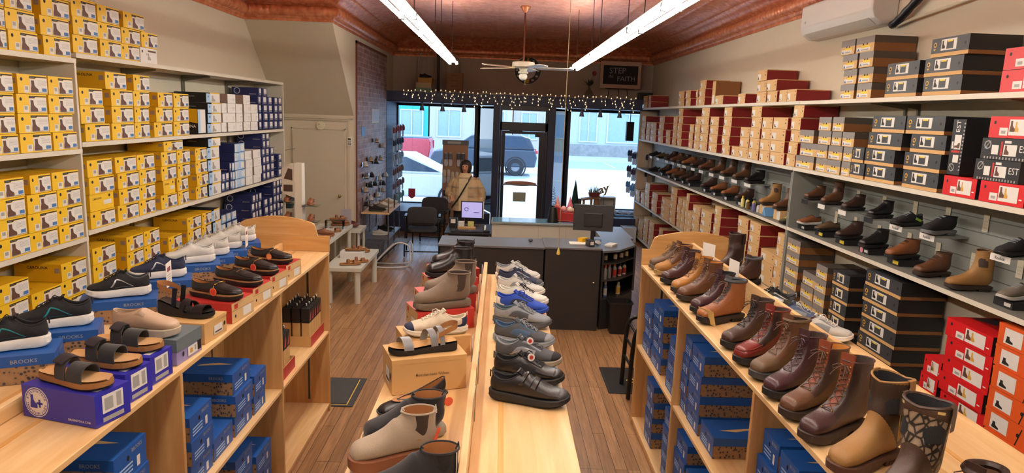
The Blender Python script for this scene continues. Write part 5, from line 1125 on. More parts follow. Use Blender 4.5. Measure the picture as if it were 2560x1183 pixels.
r = place(boot, 'suede_ankle_boot', 'black suede ankle boot with tan lining at the bottom edge of view', (-.36, 1.80), 203, ZS, .285, cat='boot', H_=.145, up=sue('black', '15151A'), sole=blk_r, lin_=tanlin, style='chelsea', gore=fab('black_gore', '15151A'), pull=sue('black', '15151A'), zs=.03, heelh=.012)

# left unit: violet, slate, kraft and red boxes with sandals, slip-on and loafers
sp = mat('label_s', 'DAD8D2')
FB = [('BK', 2.235, .15, .118, -16), ('BK', 2.43, .15, .118, -8), ('BK', 2.61, .15, .118, -6), ('SL', 2.835, .215, .115, -4), ('TN', 3.115, .215, .10, -5), ('RW', 3.44, .235, .104, -7), ('RW', 3.745, .235, .104, -8), ('RW', 4.035, .235, .104, -8), ('RW', 4.345, .235, .104, -7)]
FL = ['violet blue shoe box with a round white emblem, under the front sandal', 'violet blue shoe box under the second black sandal', 'violet blue shoe box beside the slate grey box', 'slate lidded lavender box under the beige slip-on', 'kraft box under the black wedge sandal',
      'red and kraft box under the loafer closest to the wedge sandal', 'red and kraft box under the second loafer', 'red and kraft box under the third loafer', 'red and kraft box under the loafer furthest along the unit']
for (t, y, w, h, yw), lab in zip(FB, FL):
    shoebox(t, (-1.362, y, ZS), rad(yw), w, h, lab, depth=.318, group='boxes along the front of the loafer unit')
cork = lth('cork', '9A6B3A', .75, .3); bed = sue('bed_tan', 'B5884F')
for k, (toe_, yw, lab) in enumerate((((-1.345, 2.295), -19, 'black strap sandal with cork footbed on the box with the round emblem'), ((-1.345, 2.50), -13, 'black strap sandal with cork footbed, middle of three'), ((-1.355, 2.69), -12, 'black strap sandal with cork footbed next to the beige slip-on'))):
    L_ = .305; r = place(lambda r, L_: None, 'strap_sandal', lab, toe_, yw, ZS + .120, L_, cat='sandal', group='black strap sandals')
    tp = footbed(r, L_, 1.02, bed, cork, blk_r, 0, .026)
    nub = sue('black', '15151A')
    mb = MB(); band(mb, L_, 1.02, .48, .70, .56, .80, .056, tp, .004); band(mb, L_, 1.02, .30, .46, .36, .54, .070, tp, .004); mb.build('strap', nub, r)
    mb = MB(); rows = []
    for i in range(9):
        q = i / 8; rows.append([V((L_ * (.36 + .03 * q), -.048 + .07 * q, .050 + .058 * sin(PI * (.25 + .45 * q)))), V((L_ * (.50 + .03 * q), -.048 + .07 * q, .047 + .052 * sin(PI * (.25 + .45 * q))))])
    mb.grid(rows, 0, False, True); mb.grid([[p + V((0, 0, -.003)) for p in q] for q in rows], 0, False, True, flip=True)
    mb.build('hook_flap', lth('black_flap', '24242A', .5), r)
place(loafer, 'slip_on_shoe', 'beige leather slip-on shoe on the slate grey box', (-1.375, 2.885), -7, ZS + .117, .30, up=lth('beige', 'B39A82', .5), sole=mat('rubber_stone', 'B8AE9C', .6), welt=mat('rubber_stone', 'B8AE9C', .6), lin_=lth('beige_lining', 'A08A74', .6), kind='slip', zs=.034, ht=.118, hc=.105, op=.48, toe=.045, W_=.97)
r = place(lambda r, L_: None, 'wedge_sandal', 'black wedge sandal with tan ankle strap on a kraft box', (-1.36, 3.215), -10, ZS + .102, .285, cat='sandal')
tp = footbed(r, .285, .9, lth('black_bed', '2A2624', .5), blk_r, blk_r, 0, .022, .045)
mb = MB(); band(mb, .285, .9, .70, .88, .70, .88, .036, tp, .004); band(mb, .285, .9, .42, .52, .62, .70, .055, tp, .004); band(mb, .285, .9, .58, .68, .46, .55, .055, tp, .004); mb.build('cross_strap', blk_l, r)
mb = MB(); rows = [[V((x * .285, y, z + .112)), V((x * .285, y, z + .088))] for x, y, z in cat_([(.42, .034, .0), (.25, .036, .03), (.08, .032, .045), (-.01, 0, .05), (.08, -.032, .045), (.25, -.036, .03), (.42, -.034, 0)], 21)]
mb.grid(rows, 0, False, True); mb.grid([[p * .985 + V((.003, 0, 0)) for p in q] for q in rows], 0, False, True, flip=True); mb.build('ankle_strap', tanlin, r)
for s in (1, -1): MB().obox((.105, s * .034, .095), (.012, 0, 0), (0, .002, 0), (.006, 0, .045)).build('side_strap', blk_l, r)
bgl = lth('black_grain', '1A191B', .38, .3)
for k, (toe_, yw, lab) in enumerate((((-1.335, 3.50), -19, 'black loafer with gold chain and round red tag, closest to the wedge sandal'), ((-1.335, 3.80), -20, 'black loafer with gold chain and no tag'), ((-1.335, 4.08), -21, 'black loafer with gold chain and red tag, third along'), ((-1.345, 4.395), -20, 'black loafer with round orange tag, furthest along the unit'))):
    r = place(loafer, 'chain_loafer', lab, toe_, yw, ZS + .107, .315, group='black chain loafers', up=bgl, sole=blk_r, welt=lth('welt_tan', '9A7650', .5), lin_=tanlin, metal=brass, zs=.030, ht=.092, hc=.088, op=.52, toe=.036)
    if k != 1:
        c = V((.185, -.052, .045)); MB().cyl(c, c + V((0, -.002, 0)), .021, 20).build('round_tag', mat('tag_orange', 'E0784A', .5), r); MB().cyl(c + V((0, -.0021, 0)), c + V((0, -.0028, 0)), .016, 20).build('tag_print', mat('tag_red', 'CF3A34', .5) if k < 3 else mat('tag_amber', 'E8A060', .5), r)
        MB().tube([c + V((0, 0, .02)), V((.175, -.03, .085))], .0008, 4).build('tag_string', brass, r)
# back row of the left unit
bkr = [(2.60, 'black running shoe with a teal flash, cut by the frame edge', dict(up=blk_f, stripe=teal, sole=wht_r, out=mat('outsole_blue', '3E86B4', .5), lace=blk_f, lin_=blk_f, heel=None)),
       (2.90, 'black running shoe with a teal flash and white sole', dict(up=blk_f, stripe=teal, sole=wht_r, out=mat('outsole_blue', '3E86B4', .5), lace=blk_f, lin_=blk_f)),
       (3.42, 'black running shoe with a silver side flash', dict(up=blk_f, stripe=silver, sole=wht_r, out=blk_r, lace=blk_f, lin_=fab('dark_grey', '45494F'))),
       (3.83, 'navy running shoe behind a white price card', dict(up=nvy_f, stripe=silver, sole=wht_r, out=blk_r, lace=nvy_f, lin_=nvy_f)),
       (4.24, 'white leather walking shoe, the one in fullest view', dict(up=lth('white', 'C9CAC4', .5), acc=None, sole=wht_r, out=gry_r, lace=lgt_f, lin_=lgt_f, heel=lth('white', 'C9CAC4', .5), toe=lth('white', 'C9CAC4', .5))),
       (4.47, 'pale grey walking shoe just behind the white leather one', dict(up=lth('pale_grey', 'BDBBB2', .5), acc=None, sole=wht_r, out=gry_r, lace=lgt_f, lin_=lgt_f, heel=lth('pale_grey', 'BDBBB2', .5))),
       (4.70, 'pale grey walking shoe beside the second price card', dict(up=lth('pale_grey', 'BDBBB2', .5), acc=None, sole=wht_r, out=gry_r, lace=lgt_f, lin_=lgt_f)),
       (4.98, 'pale grey walking shoe closest to the arched end', dict(up=lth('pale_grey', 'BDBBB2', .5), acc=None, sole=wht_r, out=gry_r, lace=lgt_f, lin_=lgt_f, heel=lth('pale_grey', 'BDBBB2', .5)))]
for k, (y, lab, kw) in enumerate(bkr):
    yw = 207; toe_ = (-2.085, y); w_ = .20
    hx, hy = at_toe(toe_, yw, .29); a = rad(24)
    c = ((hx + toe_[0]) / 2 - .0, (hy + toe_[1]) / 2); fx = c[0] + cos(a) * .175 + sin(a) * w_ / 2; fy = c[1] + sin(a) * .175 - cos(a) * w_ / 2
    shoebox('BL', (fx, fy, ZS), a, w_, .115, 'blue shoe box on the loafer unit, under the ' + ['cut-off black shoe', 'teal-flash black shoe', 'silver-flash black shoe', 'navy shoe', 'white leather shoe', 'second pale shoe', 'third pale shoe', 'last pale shoe'][k], depth=.35, group='blue boxes along the back of the loafer unit')
    place(sneaker, 'running_shoe', lab, toe_, yw, ZS + .117, .29, group='sneakers along the back of the loafer unit', zs=.040, hgt=.128, hc=.112, **kw)
for k, (x, y, yw, lab) in enumerate(((-1.80, 3.70, 12, 'white price card standing by the navy running shoe'), (-1.80, 4.86, 12, 'white price card standing among the pale walking shoes'))):
    r = thing('price_card', lab, 'card', (x, y, ZS), rad(yw), 'white price cards')
    MB().box(-.022, .022, -.022, .022, 0, .004).tube([(0, 0, .004), (0, 0, .12)], .0022, 6).sphere((0, 0, .05), .008, 8).build('stand', acr, r)
    MB().box(-.001, .001, -.055, .055, .12, .255).build('card', paper, r)
    MB().box(.0012, .0018, -.03, -.004, .205, .23).box(.0012, .0018, .002, .028, .205, .23).build('printed_mark', mat('print_maroon', '7A2A2C', .6), r)
    mb = MB()
    for q in range(4): mb.box(.0012, .0016, -.035, .03, .145 + q * .013, .149 + q * .013)
    mb.build('lettering', gry, r)

# right unit: work boots (toes towards the aisle)
K = lambda n, c, rough=.42: lth(n, c, rough, .2)
wheat = K('wheat', '9A6E38', .7); dkb = K('dark_brown', '3A2620'); mbr = K('mid_brown', '5A3A26'); purp = K('burgundy', '3C2228', .35); oxb = K('oxblood', '6E2420', .35); tob = K('tobacco', '7E4C2A', .5); choc = K('chocolate', '2E1E1A', .38); olive = K('olive_brown', '5B4630', .5)
RB = [((1.150, 5.08), 192, 'laced brown hiking boot with grey sole next to the arched end', dict(up=olive, sole=rub('grey_brown', '5A5148'), lin_=gor, lace=olive, tong=olive, H_=.185, toecap=None, eye=None, zs=.034, heelh=.01), .30),
      ((1.147, 4.87), 200, 'wheat work boot with a printed tag on its tongue', dict(up=wheat, sole=rub('sand', '9A8054'), lin_=brn_r, lace=mbr, tong=mbr, shaft=mbr, H_=.225, eye=brass), .30),
      ((1.137, 4.61), 202, 'dark burgundy work boot behind the wheat-toed one', dict(up=purp, sole=blk_r, lin_=gor, lace=purp, tong=purp, H_=.23, eye=brass), .30),
      ((1.148, 4.36), 202, 'wheat-toed work boot with a tall tan tongue', dict(up=K('honey', 'A06E34'), sole=brn_r, lin_=K('orange_lining', 'B87A34'), lace=mbr, tong=K('honey', 'A06E34'), H_=.235, eye=brass), .30),
      ((1.140, 4.17), 203, 'mid brown laced work boot with an orange lining', dict(up=mbr, sole=brn_r, lin_=K('orange_lining', 'B87A34'), lace=mbr, tong=mbr, H_=.24, eye=silver), .325),
      ((1.150, 3.89), 205, 'burgundy boot with a round toe behind the tobacco boot', dict(up=purp, sole=blk_r, lin_=blk_f, lace=purp, tong=purp, collar=blk_f, H_=.235, eye=None), .30),
      ((1.135, 3.70), 204, 'tobacco brown padded-collar boot with a blank tan card at its toe', dict(up=tob, sole=blk_r, lin_=dgry_f, lace=mbr, tong=dgry_f, collar=dgry_f, H_=.235, eye=None, cr=.010, toecap=K('tan_toe', '9A6236')), .315),
      ((1.140, 3.275), 206, 'dark brown boot with black laces, beside the red one', dict(up=dkb, sole=blk_r, lin_=gor, lace=blk_f, tong=dkb, H_=.235, eye=blk_f), .31),
      ((1.128, 3.05), 206, 'red leather boot with a stitched moccasin toe', dict(up=oxb, sole=blk_r, lin_=gor, lace=choc, tong=oxb, shaft=choc, H_=.25, eye=brass, moc=True), .31),
      ((1.140, 2.865), 207, 'olive brown smooth-toed boot with padded collar', dict(up=olive, sole=rub('grey_dark', '3A3A3C'), lin_=gor, lace=mbr, tong=mbr, shaft=mbr, H_=.255, eye=None, cr=.008), .315),
      ((1.124, 2.66), 207, 'deep burgundy boot with a plain round toe', dict(up=purp, sole=blk_r, lin_=gor, lace=purp, tong=purp, H_=.25, eye=None), .315),
      ((1.114, 2.465), 207, 'brown logger boot with long open laces and orange lining', dict(up=mbr, sole=brn_r, lin_=K('orange_lining', 'B87A34'), lace=K('lace_brown', '4A3424', .7), tong=K('rust', '7A3A24'), shaft=dkb, H_=.265, eye=brass, hn=8), .325),
      ((1.107, 2.27), 208, 'chocolate logger boot with a rust tongue', dict(up=K('choc_plum', '3A2426', .34), sole=rub('umber', '33241E'), lin_=gor, lace=K('lace_brown', '4A3424', .7), tong=K('rust', '7A3A24'), shaft=choc, H_=.28, eye=brass, hn=8), .33)]
for toe_, yw, lab, kw, L_ in RB:
    kw.setdefault('zs', .038); r = place(boot, 'work_boot', lab, toe_, yw, ZS, L_, cat='boot', group='work boots on the maple unit', W_=1.0, mid=kw.get('mid') or kw['sole'], **kw)
    if 'printed tag' in lab: MB().obox((.12, -.01, .21), (.012, 0, .008), (0, .02, 0), (-.0006, 0, .0009)).build('tag', paper, r); MB().obox((.1195, -.01, .2125), (.009, 0, .006), (0, .012, 0), (-.0005, 0, .0008)).build('tag_print', mat('print_maroon', '7A2A2C'), r)
    if 'blank tan card' in lab: MB().obox((.285, .03, .05), (.0008, 0, 0), (0, .062, 0), (.012, 0, .042)).build('card', mat('card_sand', 'C2A56A', .7, .03), r)
r = place(boot, 'western_work_boot', 'tan square-toed pull-on boot with dark stitched shaft and hanging kraft tag', (1.108, 2.05), 207, ZS, .325, cat='boot', H_=.30, up=K('tan_roughout', '8E6838', .6), shaft=K('shaft_umber', '33241C', .45), sole=rub('brown_welt', '4A2E22'), lin_=blk_f, style='western', pull=K('tan_strap2', '8A6232', .6), ws=.062, hn=.018, zs=.036, cr=.004)
mb = MB(); c = V((.11, .085, .20)); u_ = V((.045, .006, -.022)); v_ = V((.022, .012, .055))
mb.obox(c, u_ * .95, v_ * 1.15, u_.cross(v_).normalized() * .001); mb.build('hang_tag', mat('card_tag', 'A8823E', .7, .04), r)
mb = MB()
for q in range(5): mb.obox(c + v_ * (.7 - q * .28) + u_.cross(v_).normalized() * .0016, u_ * .7, v_ * .03, u_.cross(v_).normalized() * .0003)
for q in range(5): mb.obox(c + v_ * (.7 - q * .28) - u_.cross(v_).normalized() * .0016, u_ * .7, v_ * .03, u_.cross(v_).normalized() * .0003)
mb.build('tag_print', mat('print_umber', '4A3418', .7, 0), r); MB().tube([c + v_ * 1.1, V((.075, .062, .285))], .0012, 4).build('tag_string', paper, r)
sc_, nt, b, N, L = nodes_mat('scale_camo', .5)
tc = N('ShaderNodeTexCoord'); mp = N('ShaderNodeMapping'); mp.inputs['Scale'].default_value = (1, 1, .8); vz = N('ShaderNodeTexVoronoi'); vz.feature = 'DISTANCE_TO_EDGE'; vz.inputs['Scale'].default_value = 42
rp = ramp(N, [(.0, '15120F'), (.07, '1B1714'), (.12, '7A6A58'), (.5, '9A8A74')]); L(tc.outputs['Object'], mp.inputs[0]); L(mp.outputs[0], vz.inputs['Vector']); L(vz.outputs['Distance'], rp.inputs[0]); L(rp.outputs[0], b.inputs['Base Color'])
r = thing('western_work_boot', 'brown pull-on boot with a scale camouflage shaft and two cut-out handles', 'boot', (1.375, 1.985, ZS), rad(216), 'work boots on the maple unit')
boot(r, L_=.32, H_=.31, up=K('umber2', '3E2C22', .45), shaft=sc_, sole=rub('brown_welt', '4A2E22'), lin_=blk_f, style='western', pull=K('umber2', '3E2C22', .45), ws=.066, hn=.012, zs=.036, cr=.005)
last = Last(S_boot(.036, .31, .066), .32, 1., 46, 32)
mb = MB(); last.patch(mb, .915, 1.0, -179, 179, .0024, 5, 34); last.patch(mb, .60, 1.0, 82, 98, .0028, 14, 3); last.patch(mb, .60, 1.0, -98, -82, .0028, 14, 3); mb.build('shaft_trim', K('umber2', '3E2C22', .45), r)
for s in (1, -1):
    for a, b_ in ((40, 68), (112, 140)): mb = MB(); last.patch(mb, .955, .985, s * a, s * b_, .0034, 4, 6); mb.build('cut_out', mat('cut_out_tan', 'C9AC72', .7), r)
MB().obox((.02, -.075, .20), (.008, .006, 0), (.002, -.003, .03), (.001, .001, 0)).build('foil_tag', mat('foil', '58C0B0', .25, .5, 40, metal=.6), r)
r = thing('low_work_shoe', 'dark brown low padded shoe, collar at the lower edge of view', 'shoe', (1.475, 1.83, ZS), rad(205), 'work boots on the maple unit')
boot(r, L_=.30, H_=.165, up=choc, sole=blk_r, lin_=K('umber_lining', '6B4A30', .7), lace=choc, tong=choc, style='lace', cr=.012, zs=.036)
r = thing('grey_work_shoe', 'slate grey shoe with a yellow heel tab at the corner of view', 'shoe', (1.66, 1.86, ZS), rad(195), 'work boots on the maple unit')
sneaker(r, L_=.30, up=fab('slate', '5A666C'), acc=dgry_f, sole=blk_r, out=blk_r, lace=blk_f, lin_=mat('fabric_mustard', 'A8862E', .8), heel=lth('slate_l', '5F6A70'), zs=.036, hgt=.12, hc=.105)
# second row behind the fence of the right unit
BR = [((1.60, 4.93), 215, 'tall dark harness boot with wide round collar beside a white card', 'b', dict(up=choc, sole=blk_r, lin_=gor, style='western', shaft=choc, pull=choc, H_=.30, ws=.058, hn=.01, zs=.036)),
      ((1.58, 4.60), 205, 'brown padded-collar boot behind the fence near the second card', 'b', dict(up=dkb, sole=blk_r, lin_=gor, lace=choc, tong=dkb, collar=dgry_f, H_=.19, zs=.036, cr=.009)),
      ((1.565, 4.20), 150, 'black hiking shoe with grey flashes behind the fence', 's', dict(up=blk_f, acc=silver, sole=blk_r, out=blk_r, lace=blk_f, lin_=dgry_f, heel=dgry_f)),
      ((1.85, 4.00), -25, 'dark green and grey trail shoe behind the fence', 's', dict(up=fab('moss', '31362E'), acc=silver, sole=rub('moss_sole', '4A4E44'), out=blk_r, lace=blk_f, lin_=blk_f)),
      ((1.86, 3.70), -28, 'blue and grey running shoe behind the fence', 's', dict(up=fab('blue_grey', '4C5A78'), acc=gry_f, sole=wht_r, out=gry_r, lace=lgt_f, lin_=nvy_f)),
      ((1.875, 3.44), -32, 'white and grey trainer at the fence end of the boot unit', 's', dict(up=lgt_f, acc=gry_f, sole=wht_r, out=teal, lace=wht_r, lin_=lth('plum', '4A2E34')))]
for toe_, yw, lab, kk, kw in BR:
    if kk == 'b': place(boot, 'work_boot', lab, toe_, yw, ZS, .30, cat='boot', group='footwear behind the boot unit fence', W_=1., mid=kw['sole'], **kw)
    else: place(sneaker, 'running_shoe', lab, toe_, yw, ZS, .30, group='footwear behind the boot unit fence', zs=.034, hgt=.118, hc=.102, **kw)
for k, (x, y, yw, z, lab) in enumerate(((1.44, 4.60, 205, .24, 'blank white price card in front of the tall harness boot'), (1.44, 4.08, 190, .235, 'blank white price card with scalloped edge by the hiking shoes'))):
    r = thing('price_card', lab, 'card', (x, y, ZS), rad(yw), 'white price cards')
    MB().box(-.022, .022, -.022, .022, 0, .004).tube([(0, 0, .004), (0, 0, z - .05)], .0022, 6).sphere((0, 0, .05), .008, 8).build('stand', acr, r)
    MB().box(-.001, .001, -.06, .06, z - .06, z + .06).build('card', paper, r)
    MB().prism([(-.05 + .1 * q / 10, z - .062 - .008 * abs(sin(q * PI / 2.5))) for q in range(11)][::-1] + [(-.05, z - .061)], 'x', -.001, .001).build('scalloped_edge', paper, r)
st = thing('shelf_sticker', 'small pale green sticker on the fence of the boot unit', 'sticker', (1.508 - .0125, 2.62, ZT + .15)); MB().box(-.0012, -.0002, -.05, .05, -.012, .012).build('sticker_face', mat('sticker_green', 'A8CFA0', .6), st)
# ------------------------------------------------------------------ boots on the wall display decks
def small_proto(kind):
    r = bpy.data.objects.new('p', None); COL.objects.link(r)
    if kind == 'lace_brown': boot(r, H_=.18, up=mbr, sole=brn_r, lin_=gor, lace=choc, lo=True)
    elif kind == 'lace_dark': boot(r, H_=.18, up=dkb, sole=blk_r, lin_=gor, lace=choc, lo=True)
    elif kind == 'lace_wheat': boot(r, H_=.16, up=tob, sole=blk_r, lin_=gor, lace=choc, lo=True)
    elif kind == 'lace_black': boot(r, H_=.18, up=blk_l, sole=blk_r, lin_=blk_f, lace=blk_f, lo=True)
    elif kind == 'tall_brown': boot(r, H_=.27, ws=.055, up=mbr, sole=brn_r, lin_=gor, lo=True, style='western', shaft=dkb)
    elif kind == 'tall_tan': boot(r, H_=.28, ws=.056, up=K('tan_roughout', '8E6838'), sole=brn_r, lin_=gor, lo=True, style='western', hn=.02)
    elif kind == 'low_black': sneaker(r, up=blk_f, sole=blk_r, out=blk_r, lace=gry_f, lin_=blk_f, lo=True)
    elif kind == 'low_tan': sneaker(r, up=tob, sole=wht_r, out=wht_r, lace=choc, lin_=gor, lo=True)
    elif kind == 'low_brown': sneaker(r, up=olive, sole=blk_r, out=blk_r, lace=choc, lin_=gor, lo=True)
    elif kind == 'mid_black': boot(r, H_=.14, up=blk_f, sole=gry_r, lin_=blk_f, lace=gry_f, lo=True)
    elif kind == 'grey_trail': sneaker(r, up=fab('taupe_mesh', '6A6258'), sole=lgt_f, out=blk_r, lace=gry_f, lin_=blk_f, lo=True)
    elif kind == 'white_low': sneaker(r, up=lth('white', 'C9CAC4'), sole=wht_r, out=wht_r, lace=wht_r, lin_=lgt_f, lo=True)
    elif kind == 'tan_low': sneaker(r, up=sue('sand', 'A08A6C'), sole=wht_r, out=gum, lace=wht_r, lin_=gor, lo=True)
    elif kind == 'sandal':
        tp = footbed(r, .27, .9, lth('tan_bed', 'B98D52'), cork, blk_r, 0, .024); mb = MB(); band(mb, .27, .9, .62, .80, .66, .84, .04, tp, n=8); band(mb, .27, .9, .32, .44, .36, .48, .055, tp, n=8); mb.build('strap', tob, r)
    elif kind == 'clog': boot(r, H_=.10, up=tob, sole=gum, lin_=gor, lo=True, style='x')
    KIDSP[kind] = [(c.name.split('.')[0], c.data) for c in r.children]
    for c in list(r.children): bpy.data.objects.remove(c)
    bpy.data.objects.remove(r)
KIDSP = {}
PR = {}
def small(kind, name, label, loc, yaw, cat, group, sc=1.):
    if kind not in PR:
        PR[kind] = 1; small_proto(kind)
    r = thing(name, label, cat, loc, rad(yaw), group, sc)
    for nm_, me_ in KIDSP[kind]: c = bpy.data.objects.new(nm_, me_); COL.objects.link(c); c.parent = r
    return r
def perch(x, y, z, lab, m_face, txt=None, w=.12, d=.24):   # slat-wall shoe shelf with a brand strip on its front
    r = thing('shoe_shelf', lab, 'shoe shelf', (x, y, z), 0, 'shoe shelves on the slat wall')
    MB().box(0, d, -w / 2, w / 2, -.012, -.001).box(d - .006, d, -w / 2, w / 2, -.05, -.012).build('plate', greyl, r)
    mb = MB().box(-.003, 0, -w / 2, w / 2, -.040, -.001)
    if txt: put_text(mb, txt, (-.0038, 0, -.02), (0, -1, 0), (0, 0, 1), width=w * .5, m=1, bold=.01)
    mb.build('front_strip', [m_face, mat('print_dark', '24262A', .6)], r); return r
kinds_t = ['lace_brown', 'tall_brown', 'lace_dark', 'lace_black', 'low_black', 'mid_black', 'low_black']
for k, y in enumerate((6.38, 6.04, 5.66, 5.24, 4.86, 4.49, 3.80)):
    nm = ['brown laced', 'tall brown', 'dark brown laced', 'black laced', 'low black', 'mid-height black', 'low black with blue'][k]
    where = ORD[k + 1]
    perch(2.86, y, 1.765, 'slat wall shoe shelf, %s from the far upright in the closer display' % where, lblw if k in (1, 2, 4, 5, 6) else blk, 'Reebok' if k in (4, 5, 6) else None, .16 if k > 3 else .13)
    r = small(kinds_t[k], 'display_boot' if k < 4 else 'display_shoe', '%s %s on the upper slat shelves, %s from the far upright' % (nm, 'boot' if k < 4 else 'work shoe', where), (3.05, y + .02, 1.767), 196, 'boot' if k < 4 else 'shoe', 'footwear on the upper slat shelves', .74 if k < 4 else .88)
    if k == 6: MB().obox((.10, .046, .06), (.03, 0, .008), (0, .001, 0), (-.006, 0, .02)).build('blue_flash', royal, r)
    if k == 4: MB().obox((.08, .046, .055), (.03, 0, .012), (0, .001, 0), (-.004, 0, .008)).build('green_flash', mat('lime', '8CB83A', .6), r)
kb = ['low_tan', 'low_brown', 'lace_dark', 'lace_black', 'lace_wheat', 'lace_brown', 'tall_tan', 'grey_trail']
bnm = ['low tan work shoe on a black block', 'low olive work shoe on a black and yellow block', 'dark brown laced boot on a black and yellow block', 'black laced boot on a block with a pink badge', 'tan and black boot on a black and yellow block', 'plain brown ankle boot with grey sole', 'narrow tan pull-on boot standing alone', 'grey trail shoe on a black block']
for k, y in enumerate((6.42, 6.05, 5.66, 5.27, 4.86, 4.50, 4.09, 3.74)):
    z = 1.479
    if k not in (5, 6):
        r = thing('display_block', bnm[k].split(' on ')[-1] + ' on the display deck, under the ' + bnm[k].split(' on ')[0], 'block', (2.87, y, z), 0, 'black blocks under the deck boots')
        mb = MB().box(0, .20, -.075, .075, 0, .042); mb.box(-.0008, 0, -.07, .0, .008, .034, 1) if k in (1, 2, 4) else mb.box(-.0008, 0, -.06, -.01, .01, .03, 2)
        mb.build('block', [blk, yprint, lblw], r)
        if k == 3: MB().cyl((-.001, .03, .022), (-.0025, .03, .022), .024, 18).build('badge', mat('badge_pink', 'D58A96', .6), r)
        z += .043
    small(kb[k], 'display_boot' if k in (2, 3, 4, 5, 6) else 'display_shoe', bnm[k] + ', on the closer display deck', (3.06, y + .02, z), 192 if k != 6 else 175, 'boot' if k in (2, 3, 4, 5, 6) else 'shoe', 'footwear on the closer display deck', .83 if k in (0, 1, 2, 3, 7) else .9)
# price slips on the slat wall
for k, (y, z) in enumerate(((6.25, 1.86), (5.86, 1.86), (5.45, 1.86), (5.03, 1.87), (4.65, 1.88), (4.27, 1.88), (6.2, 1.63), (5.85, 1.63), (5.47, 1.62), (5.05, 1.63), (4.7, 1.62), (4.33, 1.62), (3.93, 1.66))):
    r = thing('price_slip', 'cream price slip on grey slat wall, %s from far upright, %s row' % (ORD[k + 1 if k < 6 else k - 5], 'upper' if k < 6 else 'lower'), 'price slip', (3.086, y, z), 0, 'price slips on the slat wall')
    mb = MB().box(-.003, -.001, -.026, .026, -.055, .055); 
    for q in range(3): mb.box(-.0036, -.003, -.018, .018, -.03 + q * .02, -.027 + q * .02, 1)
    if k == 11: mb.box(-.004, -.003, -.06, .03, -.10, -.055, 2)
    mb.build('slip', [mat('paper_cream', 'BDB7A2', .7), gry, redp], r)
# far display
ft = ['low_black', 'low_brown', 'lace_dark', 'lace_brown', 'lace_dark', 'lace_wheat', 'lace_dark', 'lace_brown', 'tall_brown', 'tall_brown', 'tall_brown', 'lace_black']
for k, y in enumerate((13.2, 12.6, 11.93, 11.5, 11.08, 10.75, 10.25, 9.82, 9.33, 8.87, 8.38, 7.92)):
    perch(2.86, y, 1.765, 'slat wall shoe shelf, %s from the show window in the long display' % ORD[k + 1], lblw, None, .2)
    small(ft[k], 'display_boot', '%s on the upper slat shelves, %s from the show window' % ({'low_black': 'low black shoe', 'low_brown': 'low olive shoe', 'lace_dark': 'dark brown laced boot', 'lace_brown': 'mid brown laced boot', 'lace_wheat': 'tobacco laced boot', 'tall_brown': 'tall two-tone brown boot', 'lace_black': 'black laced boot'}[ft[k]], ORD[k + 1]),
          (3.06, y + .03, 1.767), 194, 'boot', 'boots on the upper slat shelves of the long display', .8 if 'tall' in ft[k] else .86)
fb = ['low_black', 'lace_dark', 'lace_wheat', 'lace_brown', 'lace_dark', 'lace_dark', 'lace_dark', 'lace_wheat', 'lace_wheat', 'lace_dark', 'tall_tan', 'tall_brown']
for k, y in enumerate((13.2, 12.3, 11.75, 11.33, 10.85, 10.45, 9.65, 9.2, 8.72, 8.2, 7.42, 7.02)):
    z = 1.477
    if k not in (0,):
        r = thing('display_block', 'white-fronted display block on the long deck, %s from the show window' % ORD[k], 'block', (2.87, y, z), 0, 'display blocks on the long deck')
        hh = .045 if k < 10 else .10
        MB().box(0, .2, -.085, .085, 0, hh).box(-.0008, 0, -.08, .0, .006, hh - .006, 1).build('block', [blk if k < 10 else tanx, lblw], r); z += hh + .001
    small(fb[k], 'display_boot', '%s on the long display deck, %s from the show window' % ({'low_black': 'low black shoe', 'lace_dark': 'dark brown laced boot', 'lace_brown': 'mid brown laced boot', 'lace_wheat': 'tobacco laced boot', 'tall_tan': 'tan pull-on boot', 'tall_brown': 'tall two-tone brown boot'}[fb[k]], ORD[k + 1]),
          (3.06, y + .02, z), 192, 'boot', 'boots on the long display deck', .84)
# polish bottles, folded leaflet and cloth on the long deck
bt = lambda r, c, cap, h, rr: (MB().lathe([(.001, 0), (rr, .001), (rr, h * .7), (rr * .5, h * .8), (rr * .5, h * .84)], n=14).build('bottle', c, r), MB().lathe([(rr * .55, h * .84), (rr * .55, h), (.001, h + .001)], n=14).build('cap', cap, r))
for k, (y, x, h, c, cp, nm) in enumerate(((8.02, 2.86, .13, 'bottle_yellow', 'D9CE7A', 'pale yellow'), (7.92, 2.88, .12, 'bottle_cream', 'CDC8A6', 'cream'), (7.84, 2.86, .10, 'bottle_amber', '6A4A24', 'amber'), (7.76, 2.90, .13, 'bottle_lemon', 'D5C96A', 'lemon yellow'), (7.66, 2.86, .11, 'bottle_violet', '6E6AA0', 'violet'), (7.56, 2.88, .10, 'bottle_white', 'C9CBD0', 'white'))):
    r = thing('polish_bottle', 'small %s polish bottle on the display deck beside the tan pull-on boot' % nm, 'bottle', (x, y, 1.477), 0, 'polish bottles on the display deck'); bt(r, mat(c, cp, .35), blk if k % 2 else mat('cap_yellow', 'D8C23A', .4), h, .021)
r = thing('leaflet', 'blue and white folded leaflet stand on the display deck', 'leaflet', (2.84, 7.30, 1.477)); MB().prism([(-.06, 0), (.06, 0), (.0, .09)], 'x', .0, .10).build('folded_card', mat('leaflet_blue', '5E93C4', .5, .1), r)
r = thing('sneaker_display', 'olive and yellow low shoe at the end of the long deck', 'shoe', (2.99, 6.80, 1.477), rad(200), None, .72)
sneaker(r, up=fab('olive_mesh', '4A4A34'), acc=mat('yellow_trim', 'C8B850', .6), sole=blk_r, out=blk_r, lace=mat('yellow_trim', 'C8B850'), lin_=blk_f, lo=False, zs=.03)

